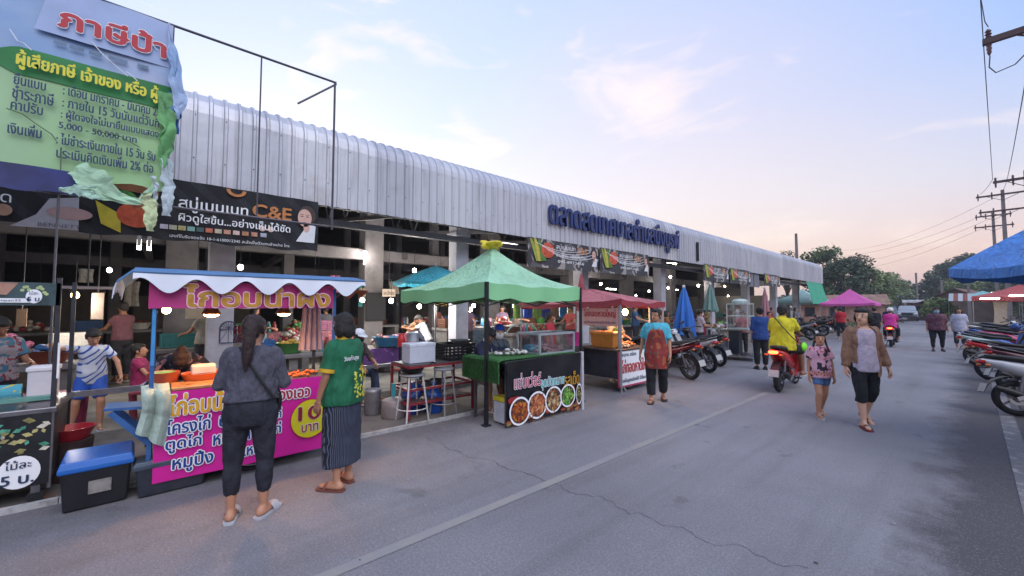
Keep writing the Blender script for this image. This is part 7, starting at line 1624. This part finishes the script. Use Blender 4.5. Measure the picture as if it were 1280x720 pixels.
def tree(label, x, y, h, cr, mat=0, n=3200, leaf=.16, trunk_h=None, flat=.8, group=None, seed=1, cat='tree', loose=1.0):
    rnd = random.Random(seed); t = thing('tree', label, cat, (x, y, 0), rnd.random() * 6, group)
    th = trunk_h or h * .35; mb = MB(); k = h / 8
    lobes = []
    mb.tube([(0, 0, -.1), (.05 * k, 0, th * .5), (0, .06 * k, th), (.1 * k, 0, h * .7)], [.22 * k, .17 * k, .14 * k, .05 * k], 9, bark)
    for i in range(11):
        a = i * 2.4 + rnd.random(); rr = cr * (.35 + .45 * rnd.random()); z = th + (h - th) * (.15 + .65 * (i / 10) + .1 * rnd.random())
        sh_ = max(.25, 1 - abs((z - (th + (h - th) * .45)) / ((h - th) * .62)) ** 2)
        e = V((math.cos(a) * rr * sh_, math.sin(a) * rr * sh_, z)); m_ = V((e.x * .4, e.y * .4, th + (z - th) * .45))
        mb.tube([(0, 0, th * .9), m_, e], [.09 * k, .06 * k, .02 * k], 6, bark); lobes.append((e, cr * (.3 + .22 * rnd.random())))
    lobes.append((V((0, 0, h - cr * .35)), cr * .35))
    sob(mb, 'trunk', t)
    vs = []; fs = []
    for i in range(n):
        c, r = lobes[rnd.randrange(len(lobes))]
        d = V((rnd.gauss(0, 1), rnd.gauss(0, 1), rnd.gauss(0, 1) * flat)).normalized(); rad = r * (rnd.random() ** .4) * (1 + .3 * noise.noise(d * 2 + c)) * loose
        p = c + V((d.x * rad, d.y * rad, d.z * rad * flat)); s = leaf * (.6 + .8 * rnd.random())
        a = V((rnd.gauss(0, 1), rnd.gauss(0, 1), rnd.gauss(0, .6))).normalized() * s; b = a.cross(V((rnd.gauss(0, 1), rnd.gauss(0, 1), rnd.gauss(0, 1)))).normalized() * s * .55
        o = len(vs); vs += [p - a, p + b * .9 - a * .1, p + a, p - b]; fs.append((o, o + 1, o + 2, o + 3))
    mb = MB().add(vs, fs, LM[mat]); mb.obj('crown', t); return t
def tp(px, s): g = DP(px, 384, s); return g.x, g.y
def T_(label, px, s, top, **k):       # px, scale at its distance, photo height of its top
    x, y = tp(px, s); h = HCAM + (386 - top) / s; return tree(label, x, y, h, k.pop('cr', h * .38), **k)
GT = 'trees beyond the market'
T_('dark green tree rising directly behind the far end of the hall', 1032, 9, 312, cr=3.4, mat=0, seed=2, group=GT, n=5200, leaf=.2, trunk_h=1.5)
T_('dense dark tree between the hall end and the pink tent', 1056, 9.5, 322, cr=3.0, mat=2, seed=3, group=GT, n=4200, leaf=.2, trunk_h=1.2)
T_('sparse tree with feathery twigs showing over the hall roof', 985, 8, 311, cr=2.4, mat=3, seed=4, group=GT, n=900, leaf=.14)
T_('brownish feathery tree above the pink tent', 1072, 8, 318, cr=3.2, mat=3, seed=5, group=GT, n=3000, leaf=.2, trunk_h=2)
T_('bright green bushy tree right of the pink tent', 1092, 8, 334, cr=3.4, mat=1, seed=6, group=GT, n=4200, leaf=.2, trunk_h=1)
T_('pale green rounded tree at the bend of the road', 1108, 6, 343, cr=4.2, mat=1, seed=7, group=GT, n=3800, leaf=.24, trunk_h=1)
T_('thin bluish conifer-like tree in the centre distance', 1122, 4, 350, cr=5, mat=2, seed=8, group=GT, n=2800, leaf=.3, trunk_h=1.5)
T_('small hazy tree behind the far pickup truck', 1134, 3.5, 358, cr=5, mat=0, seed=9, group=GT, n=2600, leaf=.32, trunk_h=1.5)
T_('low dark tree right of the far pickup truck', 1146, 5, 356, cr=2.6, mat=2, seed=10, group=GT, n=2600, leaf=.26, trunk_h=1)
GB = 'big trees behind the houses on the right'
T_('broad dark tree, highest of those behind the right-hand houses', 1214, 5.4, 316, cr=5.2, mat=2, seed=11, group=GB, n=9000, leaf=.28, trunk_h=3)
T_('left shoulder of the dark grove behind the gabled house, a leaning tree', 1186, 5.6, 329, cr=3.8, mat=2, seed=12, group=GB, n=6000, leaf=.26, trunk_h=2.4)
T_('dark tree at the left foot of the grove above the brown wall', 1166, 5.6, 343, cr=3.0, mat=2, seed=13, group=GB, n=4200, leaf=.26, trunk_h=1.6)
T_('lighter green crown under the blue umbrella edge', 1204, 7, 346, cr=3.2, mat=1, seed=14, group=GB, n=4200, leaf=.22, trunk_h=1.5)
T_('dark tree behind the blue umbrella', 1246, 6, 322, cr=5, mat=2, seed=15, group=GB, n=6500, leaf=.26, trunk_h=2)
T_('dark tree at the right edge beyond the white sheet', 1278, 7, 325, cr=4.4, mat=0, seed=16, group=GB, n=5000, leaf=.24, trunk_h=2)
for i, (px, s, top, c_) in enumerate(((1165, 12, 377, 1), (1176, 14, 374, 1), (1070, 9, 366, 2), (1030, 9.5, 362, 0), (1240, 10, 366, 0), (1275, 12, 362, 2), (1100, 5, 368, 1), (1155, 5, 366, 0))):
    w_ = ['yellowish bush left of the two walking women', 'rounded bush above the head of the woman in maroon', 'dark shrub under the trees by the pink tent', 'shrub at the hall end behind the bikes', 'shrub behind the red canopy on the right', 'dark shrub at the right edge behind the bikes', 'pale bush lining the far road on its left', 'bush lining the far road on its right'][i]
    T_(w_, px, s, top, cr=(386 - top) / s * .75 + .6, mat=c_, seed=30 + i, n=1600, leaf=.14 if s > 8 else .24, trunk_h=.3, cat='bush')
# treeline far off: nobody could count it
rnd = random.Random(5); vs = []; fs = []
for i in range(16000):
    u = rnd.random(); a = R(-75 + 118 * u); d = 210 + 60 * rnd.random(); hh = 5 + 5 * noise.noise(V((u * 22, 0, 0))) + 3 * noise.noise(V((u * 60, 2, 0)))
    p = V((math.sin(a) * d, math.cos(a) * d, max(.2, rnd.random() ** .8 * hh))); s = .9 * (.5 + rnd.random())
    e = V((rnd.gauss(0, 1), rnd.gauss(0, 1), rnd.gauss(0, 1))).normalized() * s; f = e.cross(V((rnd.gauss(0, 1), rnd.gauss(0, 1), rnd.gauss(0, 1)))).normalized() * s * .7
    o = len(vs); vs += [p - e, p + f, p + e, p - f]; fs.append((o, o + 1, o + 2, o + 3))
tag(MB().add(vs, fs, LM[2]).obj('distant_wood'), kind='stuff')
# grass verge
rnd = random.Random(9); mb = MB(); gm = M('#59613a', .9, var=.3)
for i in range(2600):
    x = -14 + rnd.random() * 8.2; y = 41 + rnd.random() * 30
    if i % 3 == 0: x = 4 + rnd.random() * 10; y = 30 + rnd.random() * 40
    a = rnd.random() * 3.1; h_ = .12 + .2 * rnd.random(); dx, dy = .05 * math.cos(a), .05 * math.sin(a); mb.poly([(x - dx, y - dy, -.02), (x + dx, y + dy, -.02), (x + dy, y, h_)], gm)
tag(mb.obj('grass'), kind='stuff')
def house(label, x, y, rz, w, d, hw, hr, wallc, roofc, cat='house'):
    t = thing('house', label, cat, (x, y, 0), rz); wm = M(wallc, .9, var=.15, scale=1.5, dirt=.3); rm = M(roofc, .7, var=.2, scale=2, dirt=.4)
    mb = MB().box((0, 0, hw / 2), (w, d, hw), mat=wm)
    for s in (1, -1): mb.poly([(s * (w / 2 - .02), -d / 2, hw), (s * (w / 2 - .02), d / 2, hw), (s * (w / 2 - .02), 0, hw + hr)], wm)
    mb.obj('wall', t)
    mb = MB()
    for s in (1, -1):
        n = 24
        mb.grid(lambda u, v: (-w / 2 - .4 + u * (w + .8), s * (d / 2 + .5) * (1 - v), hw - .12 + v * (hr + .14) + .02 * math.sin(u * w * 12)), 60, 2, rm, .04)
    mb.obj('roof', t)
    for i in range(max(1, int(w / 2.2))):
        xx = -w / 2 + 1 + i * 2.1
        for s in (1, -1):
            f = MB().box((xx, s * (d / 2 + .01), hw * .55), (.9, .05, 1.0), mat=M('#4b4038', .8)).obj('window', t); MB().box((xx, s * (d / 2 + .03), hw * .55), (.74, .03, .84), mat=M('#20262c', .2)).obj('pane', f)
    MB().box((0, -d / 2 - .02, 1), (.85, .06, 2.0), mat=M('#3d2f26', .8)).obj('door', t); return t
def hp(px, s): return tp(px, s)
x, y = hp(1172, 10); house('low flat-roofed brown walled house left of the gabled one on the right', x, y, R(5), 5.5, 4, 2.3, .2, '#8d7465', '#a9a9a8')
x, y = hp(1190, 10.5); house('gabled house with rusty brown roof behind the walking women', x + 1, y, R(78), 5, 5.5, 2.2, 1.5, '#6e5a4e', '#6a4c42')
x, y = hp(1152, 6.5); house('small shed with sagging brown roof beside the far pickup truck', x, y, R(20), 5, 4, 1.8, 1.2, '#5a4c42', '#5e4a40')
x, y = hp(1212, 9); house('house with pale sheet roof hidden behind the teal tent', x + 3, y + 1, R(4), 8, 5, 2.6, .8, '#7a7068', '#9a9c9c')
x, y = hp(1040, 12); house('terracotta walled shop beyond the hall end', x, y + 3, R(12), 7, 5, 2.0, .9, '#b98a76', '#8b6a58')
x, y = hp(1136, 3.6); house('distant white gabled house above the far road', x, y, R(30), 9, 7, 4.6, 2.4, '#8fa0b4', '#a8bccd')
# striped awning strung in front of the houses
mb = MB(); x0, y0 = tp(1186, 15); x1, y1 = tp(1222, 15)
for i in range(6):
    c_ = ('#8f9699', '#6e3a34', '#999fa3', '#6a3632', '#92989c', '#858d90')[i]
    a = V((x0 + (x1 - x0) * i / 6, y0 + (y1 - y0) * i / 6, 0)); b_ = V((x0 + (x1 - x0) * (i + 1) / 6, y0 + (y1 - y0) * (i + 1) / 6, 0))
    mb.poly([a + V((0, 0, 2.1)), b_ + V((0, 0, 2.1)), b_ + V((0, 1.6, 2.75)), a + V((0, 1.6, 2.75))], M(c_, .8), (0, 0, .03))
tag(mb.obj('striped_awning'), 'red and grey striped sheet awning in front of the gabled house', 'awning')
def market_tent(label, px, s, w, d, zr, zp, col, val=.15, rz=0, yellow=False, polec='#8a8a8a', cat='canopy tent', xy=None):
    x, y = xy or tp(px, s); t = thing('canopy_tent', label, cat, (x, y, 0), rz); m = M(col, .8, var=.1, scale=1.5, sheen=2, dirt=.1)
    mb = MB()
    cs = [(-w / 2, -d / 2), (w / 2, -d / 2), (w / 2, d / 2), (-w / 2, d / 2)]
    for i in range(4):
        a, b_ = V((*cs[i], zr)), V((*cs[(i + 1) % 4], zr)); p = V((0, 0, zp))
        def fn(u, v):
            e = a.lerp(b_, u); q = e.lerp(p, v); q.z -= .12 * math.sin(math.pi * v) * (zp - zr); q.z -= .05 * math.sin(math.pi * u) * (1 - v); return q
        mb.grid(fn, 8, 8, m, .006)
        mb.grid(lambda u, v: a.lerp(b_, u) + V((0, 0, -.05 * math.sin(math.pi * u) - v * val)), 8, 2, m, .006)
    sob(mb, 'canopy', t, ang=35)
    for c in cs: MB().tube([(c[0] * .98, c[1] * .98, 0), (c[0] * .98, c[1] * .98, zr)], .018, 6, M(polec, .5)).obj('pole', t)
    return t
g = DP(1068, 378, 20)
market_tent('bright pink peaked tent on the left of the far road', 0, 0, 2.6, 2.6, 1.85, 2.75, '#c45a9c', xy=(g.x - .2, g.y), val=.14)
g = DP(1003, 372, 15); market_tent('pale teal tent seen past the end pillar of the hall', 0, 0, 4, 4, 2.0, 3.1, '#9fc2c2', xy=(g.x, g.y))
g = DP(1217, 362, 14.5); market_tent('pale teal tent in front of the houses on the right', 0, 0, 4, 3, 2.3, 3.0, '#7fb0b0', xy=(g.x + .5, g.y))
g = DP(1240, 370, 24); market_tent('faded red market tent over the far end of the right-hand bikes', 0, 0, 3.2, 3.2, 2.15, 2.75, '#a04a4a', xy=(g.x + .9, g.y), val=.22)
g = DP(1265, 370, 21); market_tent('second faded red tent at the right edge of the photo', 0, 0, 3, 3, 2.25, 2.9, '#8e4a50', xy=(g.x + 2.6, g.y), val=.2)
g = DP(1228, 376, 24)
mb = MB().grid(lambda u, v: (g.x + .3 + u * .5 + .05 * math.sin(u * 9 + v * 3), g.y - .9, 2.1 - v * (1.4)), 10, 8, M('#b3a28e', .9), .01); tag(mb.obj('hanging_cloth'), 'beige cloth tied to a pole of the red market tent', 'cloth')
for i, (px, py, s_) in enumerate(((1237, 373, 26), (1250, 366, 24), (1274, 369, 26))):
    g = DP(px, py, s_); t = thing('tube_light', ['lit white tube lamp under the near edge of the red tent', 'lit white tube lamp above the middle of the red tent', 'lit white tube lamp at the right edge under the second red tent'][i], 'lamp', (g.x, g.y, g.z), R(20), 'lamps of the right-hand stalls')
    MB().box((0, 0, .03), (.66, .06, .04), mat=M('#c8c8c8', .5)).obj('housing', t); MB().tube([(-.31, 0, 0), (.31, 0, 0)], .035, 8, M('#fff4e8', emit=14)).obj('tube', t)
# ---- blue umbrella of the near right stall
def umbrella(label, x, y, zr, zp, r, n, col, rot=0, tiltv=None, under=None, pole=True, val=.12, name='umbrella'):
    t = thing(name, label, 'umbrella', (x, y, 0), rot); m = M(col, .6, var=.1, scale=2.5, dirt=.12, sheen=2)
    mb = MB()
    for i in range(n):
        a0, a1 = 2 * math.pi * i / n, 2 * math.pi * (i + 1) / n; A = V((math.cos(a0) * r, math.sin(a0) * r, zr)); B = V((math.cos(a1) * r, math.sin(a1) * r, zr)); Pk = V((0, 0, zp))
        def fn(u, v):
            q = A.lerp(B, u).lerp(Pk, v); q.z -= .1 * math.sin(math.pi * u) * (1 - v) * r * .35; q.z += .1 * math.sin(math.pi * v) * (zp - zr) * .6; return q
        mb.grid(fn, 6, 8, m, .004)
        mb.grid(lambda u, v: A.lerp(B, u) + V((0, 0, -.1 * math.sin(math.pi * u) * r * .35 - v * val)), 6, 1, m, .004)
    sob(mb, 'canopy', t, ang=25)
    for i in range(n):
        a0 = 2 * math.pi * i / n; MB().tube([(0, 0, zp - .06), (math.cos(a0) * r * .98, math.sin(a0) * r * .98, zr - .02)], .007, 5, alu).obj('rib', t)
    if pole: MB().tube([(0, 0, 0), (0, 0, zp + .05)], .022, 8, M('#8b8f92', .4, metal=.5)).obj('pole', t)
    return t
umbrella('big blue market umbrella reaching in from the right edge of the photo', 1.42, 7.2, 2.05, 3.0, 1.62, 8, '#4580c8', rot=R(12), val=.1)
# white sheet hanging at right
mb = MB().grid(lambda u, v: (1.9 + u * 1.6 + .05 * math.sin(v * 9 + u * 4), 14.2 + .1 * math.sin(u * 8), 2.55 - v * (.95 + .25 * u)), 16, 10, M('#a8a39c', .9, var=.1, scale=3), .01)
tag(mb.obj('tarpaulin'), 'off-white tarpaulin hung behind the blue umbrella at the right edge', 'tarpaulin')
# ---- utility poles
polem = M('#7d7472', .9, var=.15, scale=2); armm = M('#5d4a48', .9, var=.2, scale=4); insm = M('#5c3f44', .35, var=.1); wirem = M('#3a3a44', .6)
def upole(label, x, y, h, arms, lean=0):
    t = thing('utility_pole', label, 'utility pole', (x, y, 0), 0, 'utility poles along the right of the road'); pm = MB().loft([[V((a * w, b * w, z)) for a, b in ((-1, -1), (1, -1), (1, 1), (-1, 1))] for z, w in ((-.3, .15), (h, .09))], mat=polem); pm.obj('shaft', t)
    for z, w in arms:
        c = MB().box((0, -.14, z), (w, .09, .12), mat=armm).obj('crossarm', t)
        for k in (-.46, -.2, .46):
            mb = MB().lathe([(.02, 0), (.05, .03), (.03, .06), (.055, .09), (.03, .12), (.05, .15), (.02, .2)], 10, (k * w, -.14, z + .05), insm); mb.lathe([(.02, 0), (.045, -.05), (.03, -.08), (.045, -.12), (.03, -.15), (.035, -.2), (.01, -.26)], 10, (k * w, -.14, z - .05), insm); sob(mb, 'insulator', c)
        MB().bar((-.3 * w, -.14, z - .04), (0, -.1, z - .45), .03, mat=armm).obj('brace', t); MB().bar((.3 * w, -.14, z - .04), (0, -.1, z - .45), .03, mat=armm).obj('brace', t)
    return t
g = DP(1228, 55, 62); g2 = DP(1241, 229, 24)
nx, ny, nz = g.x, g.y, g.z
upole('nearest utility pole, with its cross-arm and insulators at the top right corner', nx + 1.05, ny + .14, nz + .55, [(nz + .02, 2.1)])
upole('second utility pole, its cross-arm cut by the right edge of the photo', g2.x + 1.1, g2.y, g2.z + .4, [(g2.z, 2.2)])
g3 = DP(1253, 239, 17); upole('concrete utility pole with two cross-arms standing over the blue umbrella', g3.x, g3.y, g3.z + .1, [(g3.z - .25, 2.6), (g3.z - 1.45, 2.4)])
g4 = DP(1241, 267, 13.5); upole('farthest utility pole, seen between the others above the blue umbrella', g4.x, g4.y, g4.z + .1, [(g4.z - .2, 2.2), (g4.z - 1.2, 2.4)])
g5 = DP(1210, 350, 12); upole('short concrete pole in front of the dark trees on the right', g5.x, g5.y, HCAM + 36 / 12, [])
def wire(label, pts, r=.012, sag=.4, cat='wire', name='wire', group='overhead wires', n=14):
    mb = MB()
    for a, b_ in zip(pts, pts[1:]):
        a, b_ = V(a), V(b_); mb.tube([a.lerp(b_, i / n) - V((0, 0, sag * 4 * (i / n) * (1 - i / n))) for i in range(n + 1)], r, 5, wirem)
    return tag(mb.obj(name), label, cat, group)
top = DP(1220, -40, 75); wire('thin power line dropping from the top right to the farther poles, leftmost of them', [top, (nx, ny - .14, nz + 1.9), (g2.x, g2.y, g2.z + .2), (g3.x - 1.1, g3.y, g3.z)], .011, .12)
wire('power line running from the second insulator of the nearest cross-arm', [DP(1290, -60, 90), (nx + .62, ny, nz - .28), (g2.x + .5, g2.y, g2.z + .2), (g3.x, g3.y, g3.z)], .011, .1)
mb = MB(); a, b_ = V((nx + .09, ny, nz - .3)), V((nx + 1.0, ny - .5, nz - .1))
mb.tube([a, a + V((-.02, -.05, -.25)), a + V((.06, -.1, -.42)), a + V((.3, -.2, -.4)), b_, b_ + V((.8, -.3, .2))], .011, 6, wirem)
mb.tube([V((nx, ny, nz + 1.2)), V((nx + .02, ny, nz + .9)), V((nx + .05, ny, nz + .45)), a + V((0, 0, .62))], .009, 6, wirem); tag(mb.obj('jumper_cable'), 'looping jumper cable hanging below the nearest insulators', 'cable')
for i, (z, x) in enumerate(((6.1, 3.4), (5.6, 3.3), (5.1, 3.3), (8.6, 1.3))):
    wire(['telephone wire crossing low in the sky, topmost of three', 'telephone wire crossing low in the sky, middle of three', 'telephone wire crossing low in the sky, lowest of three', 'thin wire high over the far road'][i], [(g3.x - .5 + .1 * i, g3.y, g3.z - 1.4 - .4 * i if i < 3 else g3.z - .3), (-14, 62 + 6 * i, z + 2), (-50, 80, z + 4)], .009, 1.2)
# pole behind the end of the hall
g = DP(995, 292, 13); t = upole('tall dark pole behind the end of the hall roof', g.x, g.y, g.z, [])
del t['group']
# bare sticks / far poles
for i, (px, s_, topy) in enumerate(((1147, 8, 343), (1178, 9, 352))):
    x, y = tp(px, s_); t = MB().tube([(0, 0, 0), (0, 0, HCAM + (386 - topy) / s_)], .12, 7, polem).obj('post'); t.location = (x, y, 0); tag(t, ['dark post right of the far pickup truck', 'pale post in front of the grove behind the gabled house'][i], 'post')
UMBS_1(); UMBS_3()

# evening haze over the far road
m, hnt, b = newmat('haze_air'); hnt.nodes.remove(b); pv = hnt.nodes.new('ShaderNodeVolumePrincipled'); pv.inputs['Color'].default_value = C('#d3d8e6'); pv.inputs['Density'].default_value = .0011; pv.inputs['Anisotropy'].default_value = .3
hnt.links.new(pv.outputs[0], hnt.nodes['Material Output'].inputs['Volume'])
hz = MB().box((-20, 110, 12.5), (760, 780, 27.1), mat=m).obj('haze'); tag(hz, kind='stuff')
bpy.data.scenes.remove(BS)
